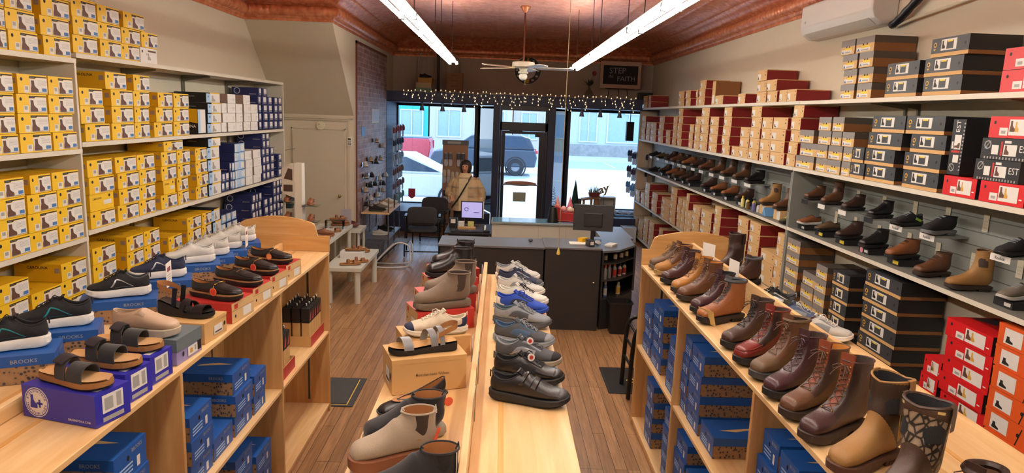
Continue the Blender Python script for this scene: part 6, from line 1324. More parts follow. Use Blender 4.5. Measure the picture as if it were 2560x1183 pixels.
# ------------------------------------------------------------------ air conditioner and pipes
ac = thing('air_conditioner', 'white wall air conditioner above the grey-lidded boxes', 'air conditioner', (XR, 6.4, 3.28))
pf = [(-.003, .0), (-.12, .0), (-.19, .05), (-.215, .11), (-.215, .31), (-.20, .325), (-.003, .325)]
MB().prism(pf[::-1], 'y', -.68, .68).build('casing', mat('ac_white', 'CFCDC8', .4, .03), ac, bev=.008)
MB().box(-.2165, -.2155, -.66, .66, .125, .30).build('front_panel', mat('ac_front', 'D6D4D0', .35, .02), ac)
MB().obox((-.165, 0, .028), (.035, 0, -.024), (0, .60, 0), (.001, 0, .0014)).build('louvre', mat('ac_louvre', 'B9B8B2', .5), ac)
MB().box(-.2168, -.2164, .56, .59, .15, .17).build('sensor', gry, ac)
pp = thing('pipe_run', 'black wrapped hose and pale pipes running along the wall from the air conditioner', 'pipe', (XR - .05, 5.6, 3.25))
MB().tube(cat_([(.0, .10, .02), (-.02, -.02, .04), (-.02, -.25, .16), (-.01, -.45, .24), (0, -.60, .27)], 20), [.03 + .004 * (i % 2) for i in range(20)], 10).build('wrapped_hose', blackp, pp)
mb = MB(); mb.tube([(0, -.58, .265), (0, -2.6, .40)], .022, 10); mb.tube([(0, -.62, .225), (0, -2.6, .345)], .014, 10); mb.build('pipe', mat('pipe_cream', 'C6BFA8', .5), pp)
MB().tube([(-.0, .06, .0), (0, -.2, .03), (0, -2.6, .20)], .012, 8).build('drain_pipe', mat('pipe_cream', 'C6BFA8', .5), pp)
MB().box(-.02, .02, -1.1, -1.08, .15, .42).box(-.02, .02, -2.0, -1.98, .15, .44).build('clip', steel, pp)

# ------------------------------------------------------------------ counter
ctr = mat('counter_dark', '2B2B2C', .42, .06, 8); ctop = mat('counter_top', '62666B', .35, .05)
c1 = thing('sales_counter', 'long dark counter section with grey top behind the middle display unit', 'counter', (-.07, 7.98, 0))
MB().box(-.60, .59, -.27, .27, .0, .945).build('body', ctr, c1, bev=.003); MB().box(-.62, .60, -.285, .29, .946, .97).build('top', ctop, c1, bev=.003)
MB().box(-.6, .59, -.2715, -.2705, .0, .12).build('kick_plate', blackp, c1)
c2 = thing('sales_counter', 'dark counter block with silver door knob next to the care-product shelves', 'counter', (.865, 7.98, 0))
MB().box(-.325, .31, -.28, .3, .0, .955).build('body', ctr, c2, bev=.003); MB().box(-.335, .325, -.29, .31, .956, .98).build('top', ctop, c2, bev=.003)
MB().box(-.32, .305, -.2815, -.2805, .15, .93).build('door', ctr, c2); MB().sphere((.24, -.30, .58), .014, 10).cyl((.24, -.282, .58), (.24, -.3, .58), .005, 8).build('knob', chrome, c2)
c3 = thing('shelf_cabinet', 'dark open corner cabinet holding bottles and spray cans', 'cabinet', (1.43, 8.25, 0))
ol = [(-.225, -.5), (-.02, -.40), (.23, -.05), (.26, .45), (-.225, .45)]
for z0, z1, nm in ((.0, .36, 'base'), (.575, .583, 'shelf'), (.775, .783, 'shelf'), (.915, .94, 'top')):
    MB().prism(ol, 'z', z0, z1).build(nm, ctr if nm != 'top' else ctop, c3, bev=.002)
MB().box(-.225, -.205, -.48, .45, .36, .915).box(-.205, .26, .43, .45, .36, .915).box(.235, .26, .0, .43, .36, .915).build('side_panel', ctr, c3)
can = [mat('can_red', 'A02A24', .35), mat('can_cream', 'C9BDA0', .4), mat('can_orange', 'C85A2A', .35), mat('can_grey', '7E7E80', .3, .05, metal=.4), mat('can_black', '1C1C1E', .35), mat('can_white', 'C8C8C4', .4), mat('can_blue', '3A5A8A', .4)]
def bottle(x, y, z, h, r_, body, cap, label, lblm=None, group=None, nm='care_bottle'):
    o = thing(nm, label, 'bottle', (x, y, z), 0, group)
    MB().lathe([(.001, 0), (r_, .001), (r_, h * .66), (r_ * .55, h * .76), (r_ * .5, h * .80)], n=16).build('body', body, o)
    MB().lathe([(r_ * .62, h * .80), (r_ * .62, h * .99), (.001, h)], n=16).build('cap', cap, o)
    if lblm: MB().lathe([(r_ * 1.015, h * .12), (r_ * 1.015, h * .56)], n=16).build('label', lblm, o)
gb = 'care bottles in the corner cabinet'
for k, (x, y) in enumerate(((1.27, 7.95), (1.40, 8.04), (1.49, 8.14), (1.57, 8.25))): bottle(x, y, .7835, .125, .024, can[4], can[0], 'red-capped cream-labelled bottle, %s from the counter on the top cabinet shelf' % ORD[k + 1], can[1], gb)
for k, (x, y, h) in enumerate(((1.26, 7.86, .175), (1.32, 7.93, .185), (1.39, 7.98, .175))): bottle(x, y, .5835, h, .026, can[3], can[2], 'orange-capped spray can, %s from the counter on the middle cabinet shelf' % ORD[k + 1], can[0] if k > 1 else None, gb, 'spray_can')
for k, (x, y) in enumerate(((1.47, 8.08), (1.54, 8.17))): bottle(x, y, .5835, .15, .024, can[5], can[4], 'white and red bottle with black pump, %s of the pair on the middle cabinet shelf' % ORD[k + 1], can[0], gb)
bottle(1.28, 7.90, .3605, .19, .022, can[6], can[5], 'slim blue and white bottle on the lowest cabinet shelf', can[5], gb); bottle(1.46, 8.06, .3605, .15, .026, can[1], can[5], 'cream squeeze bottle with white cone cap on the lowest cabinet shelf', gld, gb)
bn = thing('waste_bin', 'black plastic waste bin standing by the corner cabinet', 'bin', (1.42, 7.68, 0))
def rr(hw, hd, z, r_=.03):
    return [(sx * (hw - r_) + r_ * cos(a), sy * (hd - r_) + r_ * sin(a), z) for sx, sy, a0 in ((1, 1, 0), (-1, 1, 90), (-1, -1, 180), (1, -1, 270)) for a in [rad(a0 + q * 22.5) for q in range(5)]]
MB().grid([rr(.105, .085, .0), rr(.135, .115, .36), rr(.145, .125, .365), rr(.145, .125, .38), rr(.130, .110, .38), rr(.10, .08, .006)], 0, True, True, True, True).build('bin_body', blackp, bn)
mo = thing('monitor', 'black monitor seen from behind on the grey counter top', 'monitor', (1.13, 8.18, .981), rad(-8))
sc_m = MB().obox((0, .0, .28), (.24, 0, 0), (0, .012, 0), (0, .02, .155)); sc_m.build('screen_panel', blackp, mo, bev=.004)
MB().obox((0, -.03, .26), (.11, 0, 0), (0, .02, 0), (0, .006, .08)).build('back_cover', blackp, mo, bev=.006); MB().box(-.022, .022, -.02, .012, .006, .2).box(-.11, .11, -.08, .08, 0, .008).build('stand', blackp, mo, bev=.003)
ms = thing('computer_mouse', 'black computer mouse on the dark counter top', 'mouse', (.38, 8.05, .9715)); MB().sphere((0, 0, .014), .034, 14, sc=(.8, 1.3, .45)).build('mouse_body', blackp, ms)
for k, (x, y, nm, c, dims, lab) in enumerate(((.93, 7.93, 'paper_stack', 'paper_white', (.10, .07, .012), 'loose white papers under the black monitor'), (1.06, 7.82, 'card_reader', 'black_plastic', (.035, .05, .06), 'black card reader with a white screen by the counter edge'), (1.0, 8.02, 'tape_box', 'box_yellow', (.05, .04, .05), 'small yellow box beside the monitor stand'), (1.35, 8.1, 'flat_box', 'label_white', (.09, .05, .02), 'flat white box on the corner cabinet top'))):
    z = .9815 if k < 3 else .9415
    r = thing(nm, lab, nm.split('_')[1], (x, y, z), rad(20 * k)); MB().box(-dims[0], dims[0], -dims[1], dims[1], 0, dims[2] * 1.2).build('body', MATS[c], r, bev=.002)
    if k == 1: MB().box(-.022, .022, -.0512, -.0502, .02, .06).build('screen', lblw, r)
bagw = thing('plastic_bag', 'crumpled clear plastic bag beside the card reader', 'bag', (1.15, 7.86, .9815)); mb = MB(); mb.sphere((0, 0, .03), .05, 10, sc=(.9, .7, .62)); random.seed(3); mb.v = [(x + random.uniform(-.008, .008), y + random.uniform(-.008, .008), max(0, z + random.uniform(-.006, .01))) for x, y, z in mb.v]; mb.build('film', mat('film_grey', 'A8B0B6', .25), bagw)
cs = thing('display_case', 'low white counter with glass display top behind the dark counters', 'counter', (.56, 9.55, 0))
MB().box(-.66, .74, -.22, .2, 0, .965).build('body', mat('case_cream', 'C4BFB0', .45, .03), cs, bev=.003); MB().box(-.67, .75, -.24, .22, .9655, .99).build('top_frame', mat('case_rim', '9CA3A0', .3, .03, metal=.4), cs, bev=.002)
MB().box(-.65, .73, -.2, .2, .9905, .996).build('glass_top', mat('case_glass', '5F8FA8', .06, .05, coat=.5), cs)
MB().box(-.02, -.016, -.2212, -.2202, .05, .95).box(.36, .364, -.2212, -.2202, .05, .95).build('panel_gap', gry, cs)
lc = thing('side_counter', 'grey counter wing running from the corner cabinet towards the window', 'counter', (1.53, 9.05, 0)); MB().box(-.2, .2, -.3, .62, 0, .90).build('body', mat('counter_grey', '6E7274', .4, .04), lc, bev=.003); MB().box(-.21, .21, -.31, .63, .9005, .925).build('top', ctop, lc)

# desk with computer by the window
dk = thing('computer_desk', 'black computer desk with keyboard tray behind the counter', 'desk', (-.44, 9.98, 0))
MB().box(-.33, .33, -.42, .45, .755, .78).build('desk_top', blackp, dk, bev=.003); MB().box(-.30, .24, -.47, -.12, .64, .655).build('keyboard_tray', blackp, dk)
for s in (-1, 1):
    for q in (-.40, .43): MB().box(s * .31 - .015, s * .31 + .015, q - .015, q + .015, 0, .754).build('leg', steel, dk)
MB().box(-.33, .33, .40, .41, .3, .754).build('modesty_panel', blackp, dk)
dm = thing('computer_monitor', 'small monitor with a bright blue screen on the black desk', 'monitor', (-.415, 10.22, .781))
MB().box(-.165, .165, -.012, .014, .11, .37).build('bezel', blackp, dm, bev=.004); MB().box(.166, .178, -.012, .012, .11, .37).build('side_edge', whitem, dm)
MB().box(-.150, .150, -.0145, -.0125, .125, .355).build('screen', emis('screen_blue', (.03, .08, .62), .8), dm); mb = MB(); mb.tube([(-.08 + .03 * cos(a), -.0155, .25 + .025 * sin(a)) for a in [q * .7 for q in range(9)]], .004, 4); mb.box(.03, .11, -.016, -.0146, .20, .208); mb.build('screen_mark', mat('screen_dark', '10206A', .4), dm)
MB().box(-.02, .02, -.01, .01, .01, .12).box(-.1, .1, -.06, .06, 0, .01).build('stand', blackp, dm)
kb_ = thing('keyboard', 'black keyboard at the front of the computer desk', 'keyboard', (-.46, 9.67, .781)); MB().box(-.22, .22, -.07, .07, 0, .018).build('case', blackp, kb_, bev=.003); mb = MB()
for i in range(14):
    for j in range(4): mb.box(-.205 + i * .0295, -.205 + i * .0295 + .024, -.058 + j * .03, -.034 + j * .03, .0182, .024)
mb.build('keys', mat('key_grey', '2C2D30', .5), kb_)
for k, (x, y, c, lab, d) in enumerate(((-.56, 10.06, 'label_white', 'white note block standing below the blue screen', (.045, .008, .07)), (-.42, 10.05, 'note_yellow', 'yellow note block standing below the blue screen', (.045, .008, .07)), (-.47, 9.86, 'tan_pouch', 'tan pouch lying behind the keyboard', (.13, .05, .03)), (-.68, 10.1, 'black_plastic', 'black receipt printer at the desk edge', (.06, .07, .10)))):
    if c == 'note_yellow': mat(c, 'CFC878', .6)
    if c == 'tan_pouch': mat(c, 'A9854E', .6)
    r = thing(['note_block', 'note_block', 'pouch', 'receipt_printer'][k], lab, ['note', 'note', 'pouch', 'printer'][k], (x, y, .781)); MB().box(-d[0], d[0], -d[1], d[1], 0, d[2] * 1.3).build('body', MATS[c], r, bev=.004)
    if k == 3: MB().box(-.035, .035, -.0712, -.0702, .06, .12).build('paper', lblw, r)
r = thing('telephone', 'white desk telephone with handset at the desk corner', 'telephone', (-.18, 9.72, .781)); MB().box(-.05, .05, -.09, .09, 0, .03).build('base', blackp, r, bev=.004); MB().tube(cat_([(-.02, -.07, .035), (-.02, -.05, .07), (-.02, .05, .075), (-.02, .07, .04)], 10), .014, 8).build('handset', whitem, r)

# ------------------------------------------------------------------ waiting chairs
chf = mat('chair_grey_fabric', '3A3B3F', .85, .1, 60, .2, 300); chb = mat('chair_frame', '17181A', .4, .03, metal=.3)
def chair(name_label, loc, rz):
    r = thing('waiting_chair', name_label, 'chair', loc, rad(rz), 'upholstered waiting chairs')
    def pad(c, hx, hz_, th, tilt, nm):
        mb = MB(); rows = []
        n = 20
        for z, s in ((-1, .9), (-.5, 1), (.5, 1), (1, .9)):
            row = []
            for k in range(n):
                a = 2 * PI * k / n; x = hx * s * abs(cos(a)) ** .45 * (1 if cos(a) >= 0 else -1); y = hz_ * s * abs(sin(a)) ** .45 * (1 if sin(a) >= 0 else -1)
                if nm == 'seat': row.append((c[0] + x, c[1] + y, c[2] + z * th))
                else: row.append((c[0] + x, c[1] + z * th + .05 * (x / hx) ** 2 * -1 + y * tilt, c[2] + y))
            rows.append(row)
        mb.grid(rows, 0, True, True, True, True); return mb.build(nm, chf, r)
    pad((0, 0, .45), .25, .24, .035, 0, 'seat'); b_ = pad((0, .27, .70), .25, .17, .025, .12, 'backrest')
    MB().box(-.2, .2, .297, .30, .56, .60).build('back_shell', chb, b_)
    for s in (-1, 1):
        MB().tube(cat_([(s * .29, -.25, .012), (s * .29, -.24, .35), (s * .29, -.22, .62), (s * .29, -.16, .655), (s * .29, .12, .655), (s * .285, .25, .64), (s * .27, .27, .5), (s * .29, .27, .2), (s * .29, .29, .012)], 34), .013, 8).build('side_frame', chb, r)
        MB().box(s * .29 - .022, s * .29 + .022, -.2, .14, .668, .69).build('armrest', chb, r, bev=.006)
    mb = MB(); mb.tube([(-.29, .28, .1), (.29, .28, .1)], .011, 8); mb.tube([(-.29, .1, .40), (.29, .1, .40)], .011, 8); mb.tube([(-.29, -.2, .40), (.29, -.2, .40)], .011, 8); mb.build('cross_bar', chb, r)
    return r
chair('dark grey waiting chair turned away from the camera, closest to the counter', (-1.32, 11.75, 0), 180 + 4)
chair('grey waiting chair against the show window behind the closer chair', (-1.25, 12.6, 0), -8)

# ------------------------------------------------------------------ low tables of sandals and the flip rack by the brick wall
def table(name, label, x0, x1, y0, y1, z, legr, m_, th=.05):
    r = thing(name, label, 'table', ((x0 + x1) / 2, (y0 + y1) / 2, 0)); hx, hy = (x1 - x0) / 2, (y1 - y0) / 2
    MB().box(-hx, hx, -hy, hy, z - th, z).build('table_top', m_, r, bev=.004)
    for sx in (-1, 1):
        for sy in (-1, 1): MB().cyl((sx * (hx - legr - .02), sy * (hy - legr - .02), 0), (sx * (hx - legr - .02), sy * (hy - legr - .02), z - th), legr, 16).build('leg', m_, r)
    return r
tbw = mat('table_white', 'C9CABF', .4, .03)
table('low_table', 'low white table with thick round legs carrying brown sandals', -2.19, -1.72, 8.48, 9.75, .47, .038, tbw)
table('display_table', 'taller white table of sandals behind the low table', -2.72, -2.22, 8.5, 10.35, .72, .03, tbw)
table('side_table', 'small white table with a folded brown bag by the stair door', -2.56, -2.12, 10.42, 10.9, .62, .02, tbw)
sg = 'sandals on the white tables'
for k, (x, y, z, yw, kd, lab, s) in enumerate(((-2.02, 8.62, .471, 20, 'sandal', 'brown strap sandal at the front of the low white table', 1), (-1.95, 8.80, .471, 15, 'sandal', 'brown sandal just behind the front one on the low table', .95), (-2.06, 9.12, .561, 15, 'sandal', 'tan strap sandal on the white box of the low table', 1), (-2.05, 9.42, .471, 25, 'sandal', 'dark tan sandal behind the white box on the low table', 1),
        (-2.52, 8.7, .721, 20, 'sandal', 'brown sandal at the front edge of the taller white table', .9), (-2.46, 8.95, .721, 25, 'sandal', 'tan sandal second from the front of the taller table', .9), (-2.50, 9.2, .721, 20, 'clog', 'brown clog in the middle of the taller white table', .9), (-2.45, 9.55, .721, 30, 'sandal', 'black and tan sandal towards the door on the taller table', .9), (-2.46, 9.9, .851, 20, 'sandal', 'sandal raised on a clear riser on the taller table', .9), (-2.50, 10.15, .721, 20, 'clog', 'dark clog at the door end of the taller table', .9))):
    small(kd, 'table_sandal' if kd == 'sandal' else 'table_clog', lab, (x, y, z), yw, 'sandal' if kd == 'sandal' else 'clog', sg, s)
r = thing('white_box', 'plain white box lifting a sandal on the low table', 'box', (-1.97, 9.15, .471)); MB().box(-.15, .15, -.09, .09, 0, .085).build('box', wht, r, bev=.002)
r = thing('clear_riser', 'clear acrylic riser on the taller white table', 'riser', (-2.4, 9.93, .721)); MB().box(-.12, .14, -.07, .07, .118, .124).box(-.12, -.114, -.07, .07, 0, .118).box(.134, .14, -.07, .07, 0, .118).build('riser', acr, r)
r = thing('sign_card', 'grey sign card leaning on the taller table by the stair door', 'sign', (-2.30, 10.25, .722), rad(10)); MB().obox((0, 0, .12), (.075, 0, 0), (0, .002, 0), (0, .02, .12)).build('card', mat('sign_grey', '8E8A92', .6), r)
r = thing('white_card', 'bright white price card lying on the taller white table', 'card', (-2.34, 9.3, .722), rad(20)); MB().obox((0, 0, .05), (.08, 0, 0), (0, .03, .0), (0, -.02, .05)).build('card', paper, r)
r = thing('folded_bag', 'folded reddish brown leather bag on the small side table', 'bag', (-2.33, 10.66, .621)); mb = MB().sphere((0, 0, .045), .1, 16, sc=(1.5, 1.1, .42)); mb.v = [(x, y, max(z, .002)) for x, y, z in mb.v]; mb.build('bag_body', lth('bag_brown', '5E2A22', .4), r); MB().tube([(-.08, 0, .085), (0, .02, .1), (.08, 0, .085)], .008, 6).build('bag_handle', lth('bag_brown', '5E2A22', .4), r)
# tower rack of handbags and clogs
tw = thing('display_tower', 'white slotted display tower with clear side shelves of clogs and bags', 'rack', (-2.36, 8.1, 0), rad(0))
MB().box(-.045, .045, -.06, .06, 0, 1.80).build('column', whitem, tw, bev=.003); MB().box(-.3, .3, -.2, .2, 0, .03).build('base', whitem, tw)
for k, (s, z) in enumerate(((-1, 1.34), (-1, 1.14), (-1, .94), (1, 1.31), (1, 1.12), (1, .95))):
    MB().box(*sorted((s * .046, s * .22)), -.09, .09, z - .008, z).build('clear_shelf', acr, tw)
MB().prism([(-.18, 1.45), (-.046, 1.40), (-.046, 1.78), (-.10, 1.79), (-.18, 1.72)], 'y', -.075, .075).build('literature_holder', mat('holder_cream', 'C9C2B4', .5), tw)
MB().box(-.165, -.06, -.0765, -.0755, 1.47, 1.55).prism([(-.16, 1.62), (-.06, 1.60), (-.06, 1.73), (-.11, 1.74)], 'y', -.0765, -.0755).build('leaflet', mat('leaflet_brown', '4A332A', .5), tw)
for k, (s, z) in enumerate(((-1, 1.34), (-1, 1.14), (-1, .94), (1, 1.31), (1, 1.12), (1, .95))):
    small('clog', 'tower_clog', 'brown backless clog on the white tower, %s, %s shelf' % ('by the navy boxes side' if s < 0 else 'by the stair door side', ('topmost', 'middle', 'lowest')[k % 3]), (-2.36 + s * .135, 8.1 + .08, z + .0015), 270, 'clog', 'clogs on the display tower', .62)
for k, (px_, z, c, lab) in enumerate(((-3.30, 1.55, 'strap_green', 'bright green strap hanging on the wall beside the navy boxes'), (-3.22, 1.18, 'bag_dark', 'dark teal bag hanging beside the end of the navy box shelves'))):
    r = thing('hanging_strap' if k == 0 else 'hanging_bag', lab, 'strap' if k == 0 else 'bag', (px_ + .04, 10.2, z))
    if k == 0: MB().tube(cat_([(-.03, 0, .28), (.03, .01, .30), (.05, 0, .0), (.0, -.01, -.22), (-.05, 0, .0), (-.03, 0, .26)], 30), .014, 6).build('strap', mat(c, '2F9A35', .6), r)
    else: MB().grid([rr(.10, .06, -.22), rr(.13, .075, -.1), rr(.12, .07, .1), rr(.06, .04, .2)], 0, True, True, True, True).build('bag_body', mat(c, '1E3234', .5), r)
    MB().box(-.006, .006, .0, .75 if k else .76, .24 if not k else .17, .25 if not k else .18).build('hook', steel, r)
# shoe wall on the brick panel
bw = [(12.55, 1.86, 'tan_low'), (13.25, 1.74, 'white_low'), (11.55, 1.50, 'white_low'), (12.0, 1.56, 'tan_low'), (12.5, 1.49, 'low_brown'), (12.95, 1.52, 'tan_low'), (11.6, 1.30, 'grey_trail'), (12.1, 1.28, 'low_black'), (11.55, 1.08, 'tan_low'), (11.95, 1.12, 'low_black'), (12.4, 1.10, 'low_black'), (12.9, 1.15, 'white_low'), (13.3, 1.02, 'low_black'), (13.6, 1.15, 'white_low'), (11.6, .84, 'low_black'), (12.0, .88, 'white_low'), (12.7, .86, 'white_low'), (13.2, .90, 'tan_low')]
for k, (y, z, kd) in enumerate(bw):
    r = thing('wall_peg_shelf', 'clear shoe ledge on the brick wall, %s counting from the blue notice' % ORD[k + 1], 'shoe shelf', (XB + .02, y, z), 0, 'clear shoe ledges on the brick wall'); MB().box(0, .12, -.06, .06, -.006, -.001).box(0, .003, -.06, .06, -.001, .07).build('ledge', acr, r)
    small(kd, 'wall_shoe', '%s on the brick wall, ledge %s counting from the blue notice' % ({'tan_low': 'sand suede shoe', 'white_low': 'white trainer', 'low_brown': 'olive shoe', 'grey_trail': 'taupe mesh trainer', 'low_black': 'black trainer'}[kd], ORD[k + 1]), (XB + .06, y + .10, z), -78, 'shoe', 'shoes on the brick wall', .78)
r = thing('notice', 'white printed notice on the brick wall', 'notice', (XB + .019, 12.75, 2.33)); MB().box(0, .004, -.36, .36, -.125, .125).box(.0042, .005, -.3, .3, -.09, .09, 1).build('sheet', [paper, mat('notice_blue', 'B8C4D4', .6, .1, 20)], r)
r = thing('blue_notice', 'small blue notice on the brick wall below the white one', 'notice', (XB + .019, 11.68, 2.08)); MB().box(0, .004, -.18, .18, -.075, .075).build('sheet', mat('notice_blue2', '5C8AC4', .5, .1), r)
rk = thing('shoe_rack', 'chrome and wood shoe rack against the brick wall', 'rack', (-2.03, 12.0, 0))
MB().box(-.27, .2, -.66, .66, .735, .76).build('wood_shelf', maple, rk, bev=.003)
for sx in (-.25, .18):
    for sy in (-.62, 0, .62): MB().cyl((sx, sy, 0), (sx, sy, 1.0), .011, 8).build('post', chrome, rk)
MB().box(-.27, .2, -.66, .66, .30, .315).build('wire_shelf', steel, rk)
for k, (y, z, kd, x) in enumerate(((11.5, .761, 'low_black', -2.12), (11.75, .761, 'grey_trail', -2.1), (12.0, .761, 'white_low', -2.08), (12.3, .761, 'tan_low', -2.1), (12.55, .761, 'white_low', -2.08), (11.7, .316, 'white_low', -2.1), (12.2, .316, 'low_black', -2.1))):
    small(kd, 'rack_shoe', '%s on the chrome rack, %s along the %s shelf' % ({'low_black': 'black trainer', 'grey_trail': 'taupe mesh trainer', 'white_low': 'white trainer', 'tan_low': 'sand suede shoe'}[kd], ORD[k + 1 if k < 5 else k - 4], 'upper' if k < 5 else 'lower'), (x - .08, y, z), 10, 'shoe', 'shoes on the chrome rack', .95)
fs = thing('fitting_stool', 'white tubular fitting stool with slanted black foot rest', 'stool', (-1.95, 11.95 - .0, 0)); fs.location = (-1.62, 10.72, 0)
MB().prism([(-.28, .10), (-.27, .085), (.06, .40), (.05, .415)], 'y', -.12, .12).build('foot_rest', blackp, fs)
MB().box(-.02, .2, -.14, .14, .395, .44).build('seat_pad', mat('pad_blue_grey', '55677C', .6), fs, bev=.012)
mb = MB()
for s in (-1, 1): mb.tube(cat_([(-.3, s * .15, .09), (.0, s * .15, .39), (.2, s * .15, .385), (.24, s * .15, .25), (.22, s * .15, .06), (.0, s * .15, .014), (-.34, s * .15, .014)], 36), .013, 8)
mb.tube([(-.34, -.15, .014), (-.34, .15, .014)], .013, 8); mb.build('tubular_frame', mat('tube_white', 'D2D6DA', .3), fs)
r = thing('storage_tub', 'grey fabric tub under the shoe rack', 'tub', (-2.05, 11.45, 0)); r.location = (-2.04, 11.12, 0); MB().grid([rr(.13, .13, .0), rr(.15, .15, .33), rr(.13, .13, .33), rr(.12, .12, .02)], 0, True, True, True, True).build('tub_body', mat('tub_grey', '4C4F58', .9), r)

# ------------------------------------------------------------------ floor mats, bench rail
ribm, nt, b, N, L = nodes_mat('mat_ribbed', .9)
tc = N('ShaderNodeTexCoord'); mp = N('ShaderNodeMapping'); mp.inputs['Rotation'].default_value = (0, 0, rad(35)); wv = N('ShaderNodeTexWave'); wv.inputs['Scale'].default_value = 26; rp = ramp(N, [(.3, '26282A'), (.7, '4A4D50')]); L(tc.outputs['Object'], mp.inputs[0]); L(mp.outputs[0], wv.inputs['Vector']); L(wv.outputs['Fac'], rp.inputs[0]); L(rp.outputs[0], b.inputs['Base Color'])
r = thing('door_mat', 'grey ribbed floor mat with a yellow border line beside the loafer unit', 'mat', (-1.52, 5.72, .001)); MB().box(-.38, .35, -.31, .31, 0, .006).build('rubber_edge', mat('mat_rubber', '36383B', .8), r); MB().box(-.35, .28, -.26, .25, .0062, .009).build('ribbed_field', ribm, r)
mb = MB(); mb.box(-.36, .30, -.285, -.277, .0062, .0085).box(.292, .30, -.277, .27, .0062, .0085); mb.build('yellow_line', mat('mat_yellow', 'C9B040', .8), r)
r = thing('logo_mat', 'black floor mat with large yellow lettering by the boot unit', 'mat', (1.46, 6.18, .001)); MB().box(-.42, .45, -.32, .32, 0, .008).build('mat_body', mat('mat_black', '1E2022', .9, .1, 40), r); MB().box(-.40, .43, -.30, .30, .0082, .0088).build('mat_field', mat('mat_black2', '17181A', .95, .1, 60), r)
mb = MB(); put_text(mb, 'CAROLINA', (.10, -.02, .0094), (1, .0, 0), (0, 1, 0), width=.62, height=.10, bold=.03); mb.build('lettering', mat('mat_yellow', 'C9B040'), r)
r = thing('stool_frame', 'black tubular metal frame standing by the boot unit end', 'stand', (1.29, 5.85, 0))
MB().tube(cat_([(-.10, -.12, .012), (-.09, -.12, .4), (-.07, -.12, .60), (-.02, -.12, .66), (.1, -.12, .66), (.3, -.12, .66)], 24), .02, 10).tube(cat_([(-.10, .22, .012), (-.09, .22, .4), (-.07, .22, .60), (-.02, .22, .66), (.1, .22, .66), (.3, .22, .66)], 24), .02, 10).build('side_tube', blackm, r)
mb = MB()
for z, x in ((.60, -.06), (.46, -.08), (.30, -.09)): mb.tube([(x, -.12, z), (x, .22, z)], .012, 8)
mb.tube([(.3, -.12, .66), (.3, -.12, .012)], .02, 8); mb.tube([(.3, .22, .66), (.3, .22, .012)], .02, 8); mb.build('cross_tube', blackm, r)
# ------------------------------------------------------------------ storefront
pane = glass_mat('window_glass')
hd = MB().box(XB + .02, XRS - .01, YH - .03, YH + .03, 2.63, 2.83).build('trim_4', navy, bev=.003); struct(hd)
struct(MB().box(XB + .001, XR, YH + .031, YF - .001, 2.79, 2.82).build('trim_5', mat('ledge_board', '8A7468', .6)))
struct(MB().box(XB + .001, XR, YH + .031, YG + .1, 2.62, 2.64).build('trim_6', navy))
for n, (a, b_) in enumerate((((-.19, -.055)), ((.915, 1.06)))):
    struct(MB().box(a, b_, YH - .05, YH + .06, 0, 2.63).build('trim_%d' % (7 + n), navy, bev=.003))
df = MB(); df.box(-.054, .914, YH - .03, YH + .05, 2.53, 2.63).box(-.054, .914, YH - .03, YH + .05, 2.13, 2.30).box(-.054, -.01, YH - .03, YH + .05, 0, 2.53).box(.86, .914, YH - .03, YH + .05, 0, 2.53)
struct(df.build('trim_9', blackfr, bev=.003))
struct(MB().box(-.01, .86, YH, YH + .006, 2.30, 2.53).build('window_1', pane))
dr = struct(MB().box(-.008, .06, YH - .02, YH + .025, .01, 2.125).box(.745, .858, YH - .02, YH + .025, .01, 2.125).box(.06, .745, YH - .02, YH + .025, 2.07, 2.125).box(.06, .745, YH - .02, YH + .025, .01, .16).build('door_2', blackfr))
MB().box(.06, .745, YH, YH + .006, .16, 2.07).build('glass_pane', pane, dr)
MB().tube([(.05, YH - .06, 1.05), (.76, YH - .06, 1.05)], .014, 10).cyl((.05, YH - .02, 1.05), (.05, YH - .06, 1.05), .010, 8).cyl((.76, YH - .02, 1.05), (.76, YH - .06, 1.05), .010, 8).build('push_bar', steel, dr)
MB().add([(.40 + .33 * cos(a * PI / 16), YH - .004, 1.07 + .05 * sin(a * PI / 16)) for a in range(32)], [tuple(range(32))]).build('oval_sticker', mat('sticker_rust', 'C08A72', .6), dr)
MB().box(.26, .52, YH - .004, YH - .002, .70, .89).build('square_sticker', mat('sticker_sage', 'A9B8A6', .6), dr)
MB().box(.14, .40, YH - .08, YH - .02, 2.075, 2.13).box(.66, .76, YH - .09, YH - .02, 2.02, 2.12).build('door_closer', blackp, dr)
def quadpane(name, p, q, z0, z1):
    (x0, y0), (x1, y1) = p, q; d = V((x1 - x0, y1 - y0, 0)).normalized(); n_ = V((-d.y, d.x, 0)) * .004
    a, b_ = V((x0, y0, 0)), V((x1, y1, 0)); vs = [a + n_, a - n_, b_ - n_, b_ + n_]
    return struct(MB().prism([(v.x, v.y) for v in vs][::-1], 'z', z0, z1).build(name, pane))
zs0, zs1 = .42, 2.60
quadpane('window_2', (-.15, YH + .07), (-.55, YG - .05), zs0, zs1); quadpane('window_3', (1.02, YH + .07), (1.43, YG - .05), zs0, zs1)
quadpane('window_4', (XB + .05, YG), (-.6, YG), zs0, zs1); quadpane('window_5', (1.48, YG), (XR - .12, YG), zs0, zs1)
fr = MB()
for x in (-.56, 1.44): fr.box(x - .055, x + .055, YG - .07, YG + .06, 0, 2.62)
fr.box(XB, -.56, YG - .05, YG + .05, 2.56, 2.62).box(1.44, XR, YG - .05, YG + .05, 2.56, 2.62).box(XB, -.56, YG - .05, YG + .05, .0, .44).box(1.44, XR, YG - .05, YG + .05, 0, .44)
fr.box(XR - .12, XR, YG - .05, YG + .05, .44, 2.56).box(XB, XB + .05, YG - .05, YG + .05, .44, 2.56)
struct(fr.build('trim_10', blackfr))
